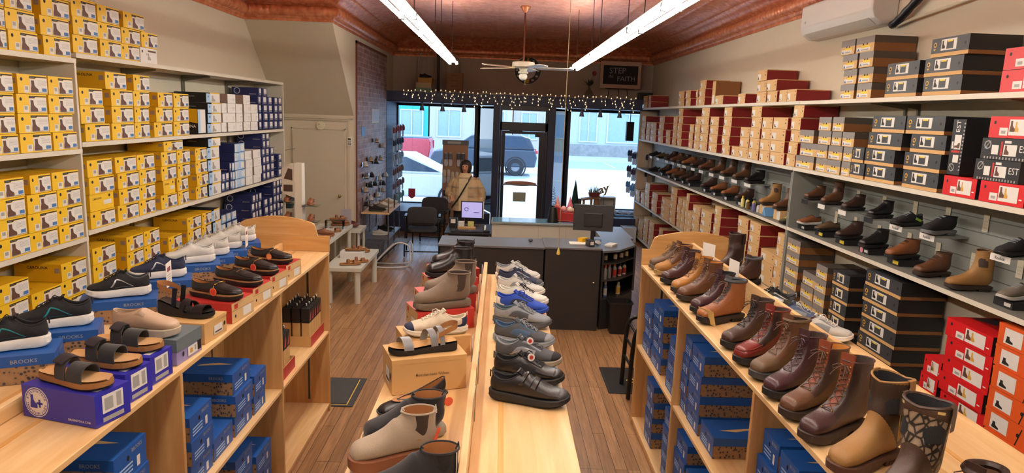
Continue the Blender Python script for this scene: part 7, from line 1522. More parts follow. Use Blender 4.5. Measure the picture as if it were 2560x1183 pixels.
struct(MB().prism([(XB + .03, YH + .0), (-.2, YH + .0), (-.2, YH + .08), (-.6, YG - .08), (XB + .03, YG - .08)], 'z', .0, .42).build('trim_11', navy, bev=.004))
struct(MB().prism([(1.07, YH + .0), (XR - .01, YH + .0), (XR - .01, YG - .08), (1.48, YG - .08), (1.07, YH + .08)], 'z', .0, .42).build('trim_12', navy, bev=.004))
slb = mat('slat_blue', '5A6E8C', .5, .05)
for nm, x, s in (('wall_window_left', XB + .003, 1), ('wall_window_right', XR - .003, -1)):
    w_ = MB().box(*sorted((x, x + s * .016)), YH + .035, YG - .06, .425, 2.615); o = struct(w_.build(nm, slb)); g = MB()
    for k in range(21): g.box(*sorted((x + s * .0165, x + s * .018)), YH + .05, YG - .07, .55 + k * .1, .556 + k * .1)
    g.build('slat_groove', navy, o)
# slippers hanging in the window bays
def slipper(x, y, z, rz, ma, mb_, lab, grp):
    r = thing('hanging_slipper_pair', lab, 'slippers', (x, y, z), rad(rz), grp)
    for s in (-1, 1):
        m_ = MB(); P = [(0, .0), (.028, .02), (.034, .08), (.03, .15), (.040, .21), (.030, .255), (0, .268), (-.028, .255), (-.036, .21), (-.03, .15), (-.034, .08), (-.028, .02)]
        m_.prism([(p[0] + s * .042, -p[1]) for p in P][::-1], 'y', -.012, .0); m_.build('sole', mb_, r)
        q = MB(); rows = [[(s * .042 + .037 * cos(PI * k / 8), -.013 - .03 * sin(PI * k / 8) * sc, -.02 - dz) for k in range(9)] for sc, dz in ((.5, 0.0), (1, .04), (1, .09), (.9, .11))]
        q.grid(rows, 0, False, True); q.build('upper', ma, r)
    MB().tube([(0, .0, -.02), (0, .03, .01), (0, .10, .012)], .0025, 5).build('peg', steel, r)
rows_ = [(2.12, 'plaid_red', '9A3A4A', 'red plaid', 6), (1.86, 'navy_s', '26304E', 'navy', 7), (1.56, 'blue_white', '8FA6B8', 'blue and white', 7), (1.27, 'brown_s', '6E4A44', 'brown', 7), (.98, 'plum_s', '6A4652', 'plum', 6), (.70, 'teal_s', '6FA6A4', 'teal', 6)]
wool = mat('slipper_wool', 'B9BEC4', .9, .1, 60)
for z, mn, c, nm, n in rows_:
    for k in range(n):
        slipper(XB + .13 + .055 * (k % 2), 14.12 + k * 1.15 / n, z + .04 * (k % 2), 90, mat(mn, c, .9, .25, 30), wool, '%s slippers hanging in the left window bay, %s pair from the shop side' % (nm, ORD[k + 1]), '%s slippers in the window bay' % nm)
for z, mn, c, nm in ((1.76, 'navy_s', '26304E', 'navy'), (1.42, 'plum_dark', '40303C', 'dark plum'), (1.08, 'sky_s', '5F8CB4', 'sky blue')):
    for k in range(6):
        slipper(XR - .16 - .09 * (k % 3) , 14.2 + k * .17, z + .03 * (k % 2), -70, mat(mn, c, .9, .2, 30), wool, '%s slippers hanging in the right window bay, %s pair from the shop side' % (nm, ORD[k + 1]), '%s slippers in the right window bay' % nm)
r = thing('slipper_stand', 'cardboard slipper stand with a grey header beside the woman', 'display stand', (-.88, 13.2, 0), rad(4))
MB().box(-.24, .24, -.012, .012, .35, 1.84).build('panel', mat('panel_card', '9C7A62', .7, .06), r); MB().box(-.25, .25, -.02, .02, 1.841, 1.93).build('header', mat('header_grey', '5E666C', .6), r); MB().box(-.15, .1, -.0215, -.0205, 1.865, 1.905).build('header_sign', mat('sign_silver', 'A8B0B4', .5), r); MB().box(-.24, .24, -.2, .2, 0, .349).build('base', mat('panel_card', '9C7A62'), r)
for k, (dx, z, c) in enumerate(((-.13, 1.70, 'grey_slip'), (.11, 1.70, 'slate_slip'), (-.16, 1.38, 'cream_slip'), (.0, 1.34, 'cream_slip'), (-.13, 1.0, 'navy_s'), (.1, 1.0, 'grey_slip'))):
    slipper(-.88 + dx, 13.155, z, 4, mat(c, {'grey_slip': '6E727A', 'slate_slip': '4A5260', 'cream_slip': 'C2B8A8'}.get(c, '26304E'), .9), wool, 'slippers on the cardboard stand, %s row, %s' % (('top', 'top', 'middle', 'middle', 'bottom', 'bottom')[k], ('grey pair by the chair side', 'slate pair beside the woman', 'cream pair by the chair side', 'cream pair towards the woman', 'navy pair', 'grey pair')[k]), 'slippers on the cardboard stand')
r = thing('red_shield', 'red paper shield hanging low in the left window', 'paper shield', (-1.92, 14.9, .68)); MB().prism([(-.075, .11), (-.075, -.06), (0, -.11), (.075, -.06), (.075, .11)], 'y', -.002, .002).build('shield', mat('shield_red', 'D23A4A', .5, .02), r); MB().tube([(0, 0, .11), (0, 0, 1.93)], .0012, 4).build('thread', steel, r)
for k, (x, lab) in enumerate(((-1.66, 'left window, closest to the brick wall'), (-1.24, 'left window, middle one'), (-.80, 'left window, closest to the door'), (1.62, 'right window, closest to the door'), (2.0, 'right window, middle one'), (2.4, 'right window, closest to the shelves'))):
    r = thing('spotlight', 'small chrome spotlight over the ' + lab, 'spotlight', (x, 14.35, 2.62), 0, 'spotlights over the show windows')
    MB().box(-.03, .03, -.03, .03, -.02, -.001).cyl((0, 0, -.02), (0, 0, -.06), .006, 8).build('mount', steel, r); MB().lathe([(.001, -.04), (.03, -.045), (.036, -.09), (.052, -.16), (.046, -.158), (.001, -.12)], n=18).build('head', mat('spot_grey', '8C9096', .35, 0, metal=.6), r)
r = thing('loudspeaker', 'black loudspeaker hanging in the right show window', 'loudspeaker', (2.63, 14.35, 2.0)); MB().box(-.075, .075, -.06, .06, 0, .39).build('cabinet', blackp, r, bev=.005); MB().box(-.066, .066, -.0615, -.0605, .01, .38).build('grille', mat('grille_black', '0E0F11', .9), r); MB().cyl((0, 0, .39), (0, 0, .62), .008, 8).build('hanger', blackm, r)

# string of icicle lights on the header
sl = thing('icicle_lights', 'string of white icicle lights with warm bulbs along the navy header', 'string lights', (0, YH - .03, 2.84))
wire = MB(); bulbs = []; rb = random.Random(4); x = -1.98; prev = None
while x < 2.72:
    zt = rb.uniform(-.02, .02); p = V((x, -.015, zt))
    if prev: wire.tube([prev, (prev + p) / 2 + V((0, 0, -.01)), p], .003, 4)
    prev = p; bulbs.append(p + V((0, -.01, .014)))
    dz = 0; q = p
    for s in range(rb.choice((1, 2, 2, 3, 4))):
        n_ = q + V((rb.uniform(-.045, .045), rb.uniform(-.006, .002), -rb.uniform(.05, .075))); wire.tube([q, n_], .003, 4); q = n_; bulbs.append(n_ + V((rb.uniform(-.012, .012), -.008, -.012)))
    x += rb.uniform(.055, .12)
wire.build('wire', mat('wire_white', 'C8C0B0', .5), sl)
bm_w = emis('bulb_warm', (1., .72, .42), 1.6)
bme = MB().sphere((0, 0, 0), .0115, 8, sc=(.8, .8, 1.2)).mesh('bulb', bm_w); rest = MB()
for k, p in enumerate(bulbs):
    if k < 95: c = bpy.data.objects.new('bulb', bme); COL.objects.link(c); c.parent = sl; c.location = p
    else: rest.sphere(p, .0115, 8, sc=(.8, .8, 1.2))
if rest.v: o = rest.build('bulbs', bm_w, sl); o['kind'] = 'stuff'

# things on the ledge above the header
LZ = 2.821
arw = mat('arch_white', 'B8AA9E', .5)
for k, (x, lab) in enumerate(((-1.60, 'arched white window frame on the ledge by the brick wall'), (-1.12, 'second arched window frame standing behind the brown cartons'))):
    r = thing('arched_frame', lab, 'frame', (x, 14.82, LZ)); h_ = .86 if k == 0 else .80; w2 = .20
    arc = lambda w, h: [(w * s, 0, z) for s, z in ((-1, 0), (-1, h - w))] + [(w * cos(a), 0, h - w + w * 1.15 * sin(a)) for a in [PI - PI * q / 12 for q in range(1, 12)]] + [(w, 0, h - w), (w, 0, 0)]
    MB().tube(arc(w2, h_), .014, 6).build('outer_frame', arw, r); MB().tube(arc(w2 * .5, h_ - .12), .007, 6).tube([(0, 0, 0), (0, 0, h_)], .007, 6).tube([(-w2, 0, .3), (w2, 0, .3)], .007, 6).build('glazing_bar', arw, r)
r = thing('dark_pole', 'dark pole with hooks standing on the ledge between the arched frames', 'pole', (-1.37, 14.7, LZ)); MB().cyl((0, 0, 0), (0, 0, .82), .022, 10).build('pole', blackm, r); MB().cyl((.04, 0, 0), (.04, 0, .82), .008, 8).build('rail', arw, r)
for k, (x, z, w2, c, nm) in enumerate(((-1.62, 0, .16, 'box_sage', 'sage green'), (-1.63, .10, .155, 'card_pale', 'pale yellow'), (-1.60, .20, .14, 'card_ochre', 'ochre'))):
    mat(c, {'box_sage': '7E9A84', 'card_pale': 'C2AE82', 'card_ochre': 'B98F48'}[c], .6)
    r = thing('ledge_box', nm + ' shoe box in the small stack on the ledge above the left window', 'shoe box', (x, 14.42, LZ + z), 0, 'boxes stacked on the ledge'); MB().box(-w2, w2, -.12, .12, 0, .066).build('body', MATS[c], r); MB().box(-w2 - .003, w2 + .003, -.123, .123, .066, .0985).build('lid', MATS[c], r)
small('low_black', 'ledge_shoe', 'dark shoe lying on top of the small box stack on the ledge', (-1.72, 14.38, LZ + .30), 10, 'shoe', None, .8)
for k in range(4):
    r = thing('brown_carton', 'brown carton on the ledge, %s from the bottom of its stack' % ORD[k + 1], 'carton', (-1.0, 14.45, LZ + k * .105), 0, 'brown cartons on the ledge'); MB().box(-.16, .16, -.13, .13, 0, .103).build('body', mat('carton_brown', '8A6440', .65, .06), r); MB().box(-.08, .08, -.1312, -.1302, .03, .07).build('tape', mat('carton_tape', '7A5232', .5), r)
r = thing('round_sign', 'round black and white sign with yellow mark behind the ceiling fan', 'sign', (.49, 14.86, 3.37)); ci = lambda R, n=40: [(R * cos(2 * PI * q / n), R * sin(2 * PI * q / n)) for q in range(n)]
MB().prism(ci(.29), 'y', .0, .03).build('disc', mat('sign_white', 'C6C2BC', .5), r)
mb = MB(); A, B2 = ci(.275), ci(.17); n = 40; mb.add([(p[0], -.0015, p[1]) for p in A] + [(p[0], -.0015, p[1]) for p in B2], [(i, (i + 1) % n, n + (i + 1) % n, n + i) for i in range(n)]); mb.build('black_ring', mat('sign_black', '15171F', .5), r)
mb = MB().poly([(-.03, -.002, -.26), (.03, -.002, -.26), (.045, -.002, -.17), (-.045, -.002, -.17)]); mb.poly([(-.02, -.002, .18), (.02, -.002, .18), (.02, -.002, .26), (-.02, -.002, .26)]); mb.build('yellow_mark', mat('sign_yellow', 'C8A234', .5), r)
mb = MB()
for a in range(12):
    if a in (3, 9): continue
    mb.poly([(.222 * cos(a * PI / 6) + .03 * cos(b_), -.0022, .222 * sin(a * PI / 6) + .022 * sin(b_)) for b_ in [q * PI / 4 for q in range(8)]])
mb.build('white_letters', mat('sign_white', 'C6C2BC'), r)
cb = thing('chalkboard', 'framed chalkboard on a thin easel above the right window', 'chalkboard', (2.40, 14.55, LZ)); T_ = lambda x, z: (x, .0 + .05 * (z - .25), z)
mb = MB()
for a, b_, c, d in ((-.42, .42, .70, .78), (-.42, .42, .24, .32), (-.42, -.36, .32, .70), (.36, .42, .32, .70)): mb.box(a, b_, -.02, .012, c, d)
mb.build('frame', mat('frame_pink_wood', 'B99A86', .5), cb); MB().box(-.36, .36, -.008, .004, .32, .70).build('board', mat('chalk_black', '1C1A1E', .8, .15, 8), cb)
mb = MB(); put_text(mb, 'STEP', (-.06, -.0092, .60), (1, 0, .02), (0, 0, 1), width=.34); put_text(mb, 'IN', (-.2, -.0092, .48), (1, 0, 0), (0, 0, 1), width=.08); put_text(mb, 'FAITH', (.12, -.0092, .44), (1, 0, .02), (0, 0, 1), width=.36); mb.build('chalk_letters', mat('chalk_grey', '8A888C', .9), cb)
mb = MB(); mb.tube([(-.22, -.03, .24), (-.26, -.08, 0)], .007, 6).tube([(.14, -.03, .24), (.18, -.08, 0)], .007, 6).tube([(0, .02, .5), (0, .2, 0)], .007, 6).tube([(-.3, -.03, .236), (.3, -.03, .236)], .007, 6); mb.build('easel', blackm, cb)
vs = thing('flower_vase', 'glass vase of dark leaves and a red flower on the ledge', 'vase', (1.75, 14.4, LZ)); MB().lathe([(.06, 0), (.095, .03), (.09, .12), (.035, .20), (.03, .25), (.04, .28)], n=20).build('vase', glass_mat('vase_glass', (.72, .8, .78)), vs)
mb = MB(); rb = random.Random(9)
for k in range(22):
    a = rb.uniform(0, 6.28); l = rb.uniform(.14, .26); d = V((cos(a), sin(a), rb.uniform(.2, 1.4))).normalized(); c = V((0, 0, .26)); t = c + d * l; sd_ = d.cross(V((0, 0, 1))).normalized() * .022
    mb.add([c, c + d * l * .5 + sd_, t, c + d * l * .5 - sd_], [(0, 1, 2, 3)])
mb.tube([(0, 0, .05), (0, 0, .3), (.08, 0, .5)], .004, 5); mb.build('leaves', mat('leaf_dark', '33402C', .7), vs); MB().sphere((.09, 0, .52), .045, 10).build('flower', mat('flower_red', '7A2030', .7), vs)
r = thing('black_case', 'flat black case on the ledge beside the red boxes', 'case', (2.92, 14.45, LZ)); MB().box(-.14, .14, -.12, .12, 0, .17).build('body', blackp, r, bev=.006); MB().tube([(-.04, -.125, .10), (-.04, -.14, .12), (.04, -.14, .12), (.04, -.125, .10)], .006, 6).build('handle', blackp, r)
r = thing('ledge_lamp', 'small white box and wire lying on the header ledge above the door', 'box', (-.12, 14.1, LZ)); MB().box(-.12, .12, -.03, .03, 0, .04).build('body', whitem, r)

# window and counter decorations
r = thing('toy_sleigh', 'red wooden sleigh filled with pink and cream ornaments on the glass counter', 'decoration', (.96, 9.6, .9965)); MB().prism([(-.17, .02), (.15, .02), (.19, .08), (.20, .16), (.15, .13), (.05, .12), (-.08, .13), (-.13, .20), (-.19, .20)], 'y', -.09, .09).build('sleigh_body', mat('sleigh_red', 'A3221F', .5), r, bev=.004); MB().tube([(-.2, -.09, .012), (.16, -.09, .012), (.23, -.09, .06)], .008, 6).tube([(-.2, .09, .012), (.16, .09, .012), (.23, .09, .06)], .008, 6).build('runner', mat('sleigh_red', 'A3221F'), r)
for k, (x, z, c) in enumerate(((-.06, .17, 'ornament_pink'), (.03, .165, 'ornament_cream'), (.10, .155, 'ornament_tan'), (-.02, .21, 'ornament_cream'))): mat(c, {'ornament_pink': 'D8A0A0', 'ornament_cream': 'D8CDB8', 'ornament_tan': 'C8A888'}[c], .6)
for k, (x, z, c) in enumerate(((-.06, .172, 'ornament_pink'), (.03, .168, 'ornament_cream'), (.10, .158, 'ornament_tan'))):
    o = thing('ornament', '%s ball ornament in the red sleigh' % c.split('_')[1], 'ornament', (.96 + x, 9.6 - .02 * k, .9965 + z)); MB().sphere((0, 0, 0), .042, 12).build('ball', MATS[c], o)
for k, (x, c) in enumerate(((.86, 'gnome_pink'), (.92, 'gnome_rose'))):
    o = thing('gnome', 'small %s hatted gnome figure standing behind the sleigh' % ('pink' if k else 'pale coral'), 'figurine', (x - .04 + k * .12, 9.72, .9965)); MB().lathe([(.001, 0), (.05, .005), (.055, .08), (.04, .13), (.001, .14)], n=14).build('body', MATS['ornament_cream'], o); MB().lathe([(.055, .12), (.04, .2), (.001, .34)], n=14).build('hat', mat(c, 'C87084' if k else 'D89080', .8), o)
bc = thing('wire_cone', 'tall black wire cone tree on the glass counter', 'decoration', (.74, 9.45, .9965)); mb = MB()
mb.tube([(.06 * (1 - t / 60) * cos(t * .9), .06 * (1 - t / 60) * sin(t * .9), .2 + t * .005) for t in range(60)], .003, 4).lathe([(.08, 0), (.05, .2), (.045, .21), (.001, .212)], n=14); mb.build('cone', blackm, bc)
r = thing('cone_tree', 'dark green cone tree in the right show window', 'decoration', (1.60, 14.6, .421)); MB().lathe([(.001, .1), (.095, .12), (.05, .45), (.001, .72)], n=18).build('cone', mat('tree_green', '2C4236', .9, .2, 50, .4, 90), r); MB().cyl((0, 0, 0), (0, 0, .11), .025, 10).build('trunk', dkb, r)
ws = thing('plant_stand', 'rustic wooden stand holding a grassy red planter in the right window', 'stand', (1.90, 14.35, .421)); MB().obox((0, 0, .36), (.19, 0, .03), (0, .12, 0), (0, 0, .018)).build('top_board', mat('rustic_wood', '9A7A52', .7, .15, 12), ws); MB().box(.0, .04, -.05, .05, 0, .345).box(.07, .19, -.06, .06, 0, .35).box(-.16, -.12, -.05, .05, 0, .32).build('leg', MATS['rustic_wood'], ws)
pl = thing('grass_planter', 'red trough planter of spiky grass on the rustic stand', 'planter', (1.97, 14.35, .815)); MB().prism([(-.10, 0), (.10, 0), (.12, .085), (-.12, .085)], 'y', -.06, .06).build('trough', mat('trough_red', '7A2E26', .6), pl); mb = MB(); rb = random.Random(2)
for k in range(46): x = rb.uniform(-.10, .10); y = rb.uniform(-.05, .05); h_ = rb.uniform(.08, .22); mb.add([(x - .006, y, .08), (x + .006, y, .08), (x + rb.uniform(-.04, .04), y + rb.uniform(-.02, .02), .08 + h_)], [(0, 1, 2)])
mb.build('grass_blades', mat('grass_sage', '6E8460', .8), pl)
small('tall_brown', 'window_boot', 'dark tall boot standing behind the rustic stand', (1.70, 14.75, .421), -90, 'boot', None, 1.1); small('lace_black', 'window_boot', 'black laced boot beside the rustic stand in the right window', (1.45, 14.3, .421), -60, 'boot', None, 1.2)
wd = thing('word_sign', 'cut-out cursive word sign in the right show window', 'sign', (2.23, 14.7, .80)); mb = MB(); put_text(mb, 'ay', (0, 0, .1), (1, 0, .35), (-.15, 0, 1), width=.22, bold=.03); vs_ = list(mb.v); k = len(vs_); mb.add([(x, y + .012, z) for x, y, z in vs_], [tuple(reversed(f)) for f in mb.f]); mb.build('letters', mat('sign_straw', 'B89868', .6), wd); MB().cyl((0, .006, -.379), (0, .006, .03), .006, 6).build('post', steel, wd)
wb = thing('white_crate', 'white painted crate with cups in the right show window', 'crate', (2.31, 14.75, .421)); MB().box(-.17, .17, -.12, .12, .0, .02).box(-.17, .17, .1, .12, .02, .36).box(-.17, -.15, -.12, .1, .02, .36).box(.15, .17, -.12, .1, .02, .36).box(-.15, .15, -.12, .1, .34, .36).build('crate_body', whitem, wb)
for k in range(2): o = thing('white_cup', 'white cup in the white crate, the %s one' % ('larger' if k else 'smaller'), 'cup', (2.26 + k * .11, 14.72, .4415)); MB().lathe([(.03, 0), (.04 + .008 * k, .1), (.036, .1), (.026, .006), (.001, .005)], n=16).build('cup_body', whitem, o)
bx_ = thing('white_bin', 'pale blue-white box on the floor at the front of the window platform', 'box', (2.62, 13.75, 0)); MB().box(-.14, .14, -.15, .15, 0, .30).build('body', mat('bin_pale', 'B8C4D0', .5), bx_)
r = thing('white_cloth', 'crumpled white cloth on the right window platform', 'cloth', (2.72, 14.5, .421)); mb = MB(); rb = random.Random(6); rows = [[(x * .06 - .3, y * .06 - .2, .02 + .05 * abs(sin(x * 1.3 + y) * cos(y * 1.7)) + rb.uniform(0, .02)) for x in range(11)] for y in range(8)]; mb.grid(rows, 0, False, True); mb.build('cloth', mat('cloth_white', 'C4CAD4', .9), r)

# ------------------------------------------------------------------ the woman by the desk
pw = thing('person', 'woman with dark bob in tan plaid jacket and black crossbody strap, standing by the window', 'person', (-.60, 11.75, 0), rad(188))
skin = mat('skin', 'C08A6E', .5, .05, 20); hairm = mat('hair_dark', '241A18', .55, .2, 60, .4, 120); trs = mat('trousers_black', '17181C', .8, .05)
m, nt, b, N, L = nodes_mat('plaid_fleece', .95)
tc = N('ShaderNodeTexCoord'); br = N('ShaderNodeTexBrick'); br.offset = .0
for k, v in (('Scale', 1.), ('Mortar Size', .022), ('Mortar Smooth', .6), ('Bias', .0), ('Brick Width', .17), ('Row Height', .15)): br.inputs[k].default_value = v
br.inputs['Color1'].default_value = hexc('C7A878') + (1,); br.inputs['Color2'].default_value = hexc('8E6E4C') + (1,); br.inputs['Mortar'].default_value = hexc('5A463A') + (1,)
sx = N('ShaderNodeSeparateXYZ'); cx = N('ShaderNodeCombineXYZ'); ad = N('ShaderNodeMath'); ad.operation = 'ADD'
L(tc.outputs['Object'], sx.inputs[0]); L(sx.outputs[1], ad.inputs[0]); L(sx.outputs[0], ad.inputs[1]); L(ad.outputs[0], cx.inputs[0]); L(sx.outputs[2], cx.inputs[1])
nz = N('ShaderNodeTexNoise'); nz.inputs['Scale'].default_value = 9; mx = N('ShaderNodeMix'); mx.data_type = 'RGBA'; mx.blend_type = 'MIX'; L(nz.outputs['Fac'], mx.inputs[0]); L(tc.outputs['Object'], nz.inputs['Vector'])
L(cx.outputs[0], br.inputs['Vector']); L(br.outputs['Color'], mx.inputs[6]); mx.inputs[7].default_value = hexc('D2BE98') + (1,); L(mx.outputs[2], b.inputs['Base Color'])
plaid = m
# local frame: person faces -y ... built facing +x then turned; here x = forward, y = her left
def skel(name, verts, edges, radii, m_, parent, sub=2):
    me = bpy.data.meshes.new(name); me.from_pydata(verts, edges, []); o = bpy.data.objects.new(name, me); COL.objects.link(o); o.parent = parent
    sk = o.modifiers.new('skin', 'SKIN'); sk.use_smooth_shade = True
    for i, r_ in enumerate(radii): me.skin_vertices[0].data[i].radius = (r_, r_) if not isinstance(r_, tuple) else r_
    me.skin_vertices[0].data[0].use_root = True
    sb_ = o.modifiers.new('sub', 'SUBSURF'); sb_.levels = sub; sb_.render_levels = sub; me.materials.append(m_); return o
vv = []; ee = []; rr_ = []
def J(p, r_, par=None):
    vv.append(p); rr_.append(r_)
    if par is not None: ee.append((par, len(vv) - 1))
    return len(vv) - 1
pel = J((0, 0, .92), (.13, .10)); sp1 = J((0, 0, 1.08), (.12, .09), pel); sp2 = J((0, 0, 1.26), (.14, .10), sp1); nk = J((.0, 0, 1.40), (.055, .055), sp2); nk2 = J((.015, 0, 1.455), (.05, .05), nk)
hd_ = J((.025, 0, 1.53), (.072, .082), nk2); J((.018, 0, 1.60), (.070, .078), hd_)
for s in (-1, 1):
    hp = J((0, s * .09, .86), .085, pel); kn = J((.02, s * .10, .47), .058, hp); an = J((-.01, s * .105, .09), .04, kn); J((.12, s * .11, .045), .035, an)
    sh_ = J((0, s * .17, 1.33), .06, sp2)
    if s > 0: el = J((-.05, .265, 1.10), .045, sh_); wr = J((.02, .25, .88), .03, el); hb = J((.05, .245, .83), (.018, .036), wr); fg = [((.07, .245 + q * .018, .75 + abs(q) * .008), q) for q in (-1.5, -.5, .5, 1.5)]
    else: el = J((-.02, -.28, 1.10), .045, sh_); wr = J((.19, -.20, 1.04), .03, el); hb = J((.25, -.175, 1.02), (.034, .018), wr); fg = [((.325 - abs(q) * .008, -.17 + q * .018, .985), q) for q in (-1.5, -.5, .5, 1.5)]
    for p, q in fg:
        b0 = vv[hb]; a1 = tuple(b0[i] * .55 + p[i] * .45 for i in range(3)); f1 = J(a1, .0095, hb); J(p, .008, f1)
    b0 = vv[hb]; t1 = J((b0[0] + .02, b0[1] + (-.035 if s > 0 else .035), b0[2] - .01), .011, hb); J((b0[0] + .05, b0[1] + (-.045 if s > 0 else .045), b0[2] - .025), .009, t1)
body = skel('body', vv, ee, rr_, skin, pw)
ell = lambda z, hx, hy, cx=0., cy=0., n=28: [(cx + hx * cos(2 * PI * k / n), cy + hy * sin(2 * PI * k / n), z) for k in range(n)]
jk = MB().grid([ell(.80, .165, .235), ell(.86, .17, .245), ell(1.0, .165, .235), ell(1.15, .165, .235), ell(1.27, .16, .235), ell(1.34, .13, .205), ell(1.385, .095, .12), ell(1.41, .075, .085)], 0, True, True, True, False)
jk.tube(cat_([(0, .16, 1.34), (-.02, .235, 1.22), (-.05, .29, 1.08), (.0, .27, .92)], 14), [.075] * 3 + [.07] * 6 + [.06] * 5, 14).tube(cat_([(0, -.16, 1.34), (-.01, -.245, 1.22), (-.03, -.295, 1.09), (.08, -.255, 1.06), (.19, -.205, 1.045)], 16), [.075] * 4 + [.07] * 6 + [.058] * 6, 14)
jo = jk.build('jacket', plaid, pw)
MB().grid([ell(1.375, .10, .125, .01), ell(1.43, .085, .10, .0), ell(1.44, .075, .09, .0), ell(1.385, .085, .11, .01)], 0, True, True).build('collar', mat('collar_cream', 'CDBA94', .95), pw)
MB().box(.145, .176, -.075, .075, .81, 1.35).build('jacket_front_panel', mat('fleece_light', 'D3C29C', .95, .1, 12), pw)
MB().tube(cat_([(.10, .12, 1.40), (.185, .05, 1.25), (.19, -.08, 1.02), (.12, -.2, .86), (-.05, -.22, .84)], 22), .012, 6).build('crossbody_strap', blackp, pw)
for s in (-1, 1):
    MB().tube(cat_([(0, s * .09, .88), (.01, s * .10, .66), (.02, s * .10, .47), (-.0, s * .105, .25), (-.01, s * .105, .10)], 14), [.108, .106, .10, .094, .088, .084, .08, .076, .074, .072, .07, .068, .068, .068], 16).build('trouser_leg', trs, pw)
MB().grid([ell(.80, .15, .20), ell(.88, .155, .21), ell(.96, .14, .19)], 0, True, True, True, True).build('trouser_top', trs, pw)
for s in (-1, 1): b_ = MB().grid([[(.045 + .14 * cos(2 * PI * k / 18), s * .108 + .048 * sin(2 * PI * k / 18), z) for k in range(18)] for z in (.0, .05)] + [[(.03 + .11 * cos(2 * PI * k / 18), s * .108 + .042 * sin(2 * PI * k / 18), .095) for k in range(18)]], 0, True, True, True, True); b_.build('shoe', blk_l, pw)
hb_ = MB(); rows = []
for i in range(9):
    a = PI / 2 - PI * .82 * i / 8; z = 1.545 + .118 * sin(a) * (1 if a > 0 else 1.15); q = max(cos(a), .02) ** .8; row = []
    for k in range(24):
        t = 2 * PI * k / 24; f = .108 if cos(t) < .55 or i < 3 else .070; row.append((.004 + f * q * cos(t), .108 * q * sin(t), z))
    rows.append(row)
hb_.grid(rows, 0, True, True, True, True); hb_.build('hair', hairm, pw)
fc = MB(); fc.obox((.102, 0, 1.53), (.012, 0, 0), (0, .010, 0), (-.004, 0, .018)); fc.build('nose', skin, pw)
MB().sphere((.088, .03, 1.552), .010, 8).sphere((.088, -.03, 1.552), .010, 8).build('eye', mat('eye_dark', '2A1F1C', .3), pw); MB().obox((.093, 0, 1.492), (.005, 0, 0), (0, .022, 0), (0, 0, .005)).build('mouth', mat('lips', '8E4A44', .5), pw)
MB().sphere((.01, .082, 1.53), .02, 8, sc=(.7, .4, 1.2)).sphere((.01, -.082, 1.53), .02, 8, sc=(.7, .4, 1.2)).build('ear', skin, pw)
pw.rotation_euler = (0, 0, rad(-98))
# ------------------------------------------------------------------ the street outside
asph = mat('asphalt_pale', 'A9AEB2', .8, .06, 3); cement = mat('pavement_pale', 'C2C2BE', .8, .05, 2)
struct(MB().box(-30, 30, YG + .05, 18.0, -.16, -.03).build('sidewalk', cement)); struct(MB().box(-40, 40, 18.0, 41, -.3, -.16).build('road', asph)); struct(MB().box(-40, 40, 41, 60, -.3, -.05).build('sidewalk_far', cement))
mb = MB()
for k in range(9): mb.box(-12 + k * 3.0, -11.88 + k * 3.0, 36.5, 40.5, -.1595, -.155)
mb.box(-30, 30, 26.0, 26.12, -.1595, -.155).box(-30, 30, 26.3, 26.42, -.1595, -.155); struct(mb.build('road_marking', mat('road_line', 'D8D2B8', .7)))
def building(name, label, x0, x1, y, h, m_, wins, base=None, wm=None, sign=None):
    r = thing(name, label, 'building', ((x0 + x1) / 2, y, -.05)); w = (x1 - x0) / 2
    MB().box(-w, w, 0, 6, 0, h).build('wall', m_, r)
    if base: MB().box(-w, w, -.12, -.001, 0, .75).build('stone_base', base, r)
    for a, b_, c, d in wins:
        o = MB(); t = .08
        o.box(a, b_, -.08, -.001, c, c + t).box(a, b_, -.08, -.001, d - t, d).box(a, a + t, -.08, -.001, c + t, d - t).box(b_ - t, b_, -.08, -.001, c + t, d - t).box((a + b_) / 2 - .03, (a + b_) / 2 + .03, -.08, -.001, c + t, d - t)
        f = o.build('window', mat('window_trim_pale', 'C8CCCA', .6), r); MB().box(a + t, b_ - t, -.03, -.002, c + t, d - t).build('pane', wm or mat('pane_blue', '8EA6B6', .2, .1), f)
    MB().box(-w + .02, w - .02, -.25, 6.1, h + .001, h + .25).build('parapet', mat('parapet', 'B4B4B0', .7), r)
    if sign: o = MB(); o.box(-1.1, 1.1, -.1, -.03, 2.75, 3.25); o.build('fascia_sign', mat('fascia', 'B8C8D0', .5), r)
    return r
building('shop_building', 'turquoise painted shop across the street', -9.2, -4.8, 45, 7, mat('turquoise', '2FA9AE', .7, .06), [(-1.6, .0, .9, 2.6), (.4, 1.9, .9, 2.6), (-1.5, 0, 4, 5.6), (.5, 2, 4, 5.6)])
building('shop_building', 'pale grey building beside the turquoise shop', -4.7, .6, 45, 8, mat('pale_wall', 'B9B4AE', .7, .05), [(-2.2, -.6, .9, 2.7), (.2, 2.2, .2, 2.7), (-2, -.5, 4, 6), (.5, 2, 4, 6)])
building('shop_building', 'tall pale building seen through the shop door', .7, 4.3, 45.4, 9, mat('tan_wall', 'B8AEA4', .7, .05), [(-1.3, -.2, .9, 2.7), (.2, 1.5, .1, 2.5), (-1.2, 0, 4, 6), (.4, 1.4, 4, 6)])
building('shop_building', 'pale blue-grey building with a stone base across the road', 4.4, 13.5, 45, 8, mat('bluegrey_wall', 'AEB8B8', .7, .05), [(-4, -2.8, .9, 2.9), (-2.2, .6, .9, 2.9), (1.2, 3.6, .9, 2.9), (-3.6, -1.5, 4.2, 6), (0, 2, 4.2, 6)], base=mat('stone_base', '8E8C88', .9, .4, 5), sign=True)
building('shop_building', 'brick building further along the street', -18, -9.3, 45, 8, mat('brick_far', '9A6E60', .8, .1), [(1, 3, .9, 2.7), (-3, -1, .9, 2.7)])
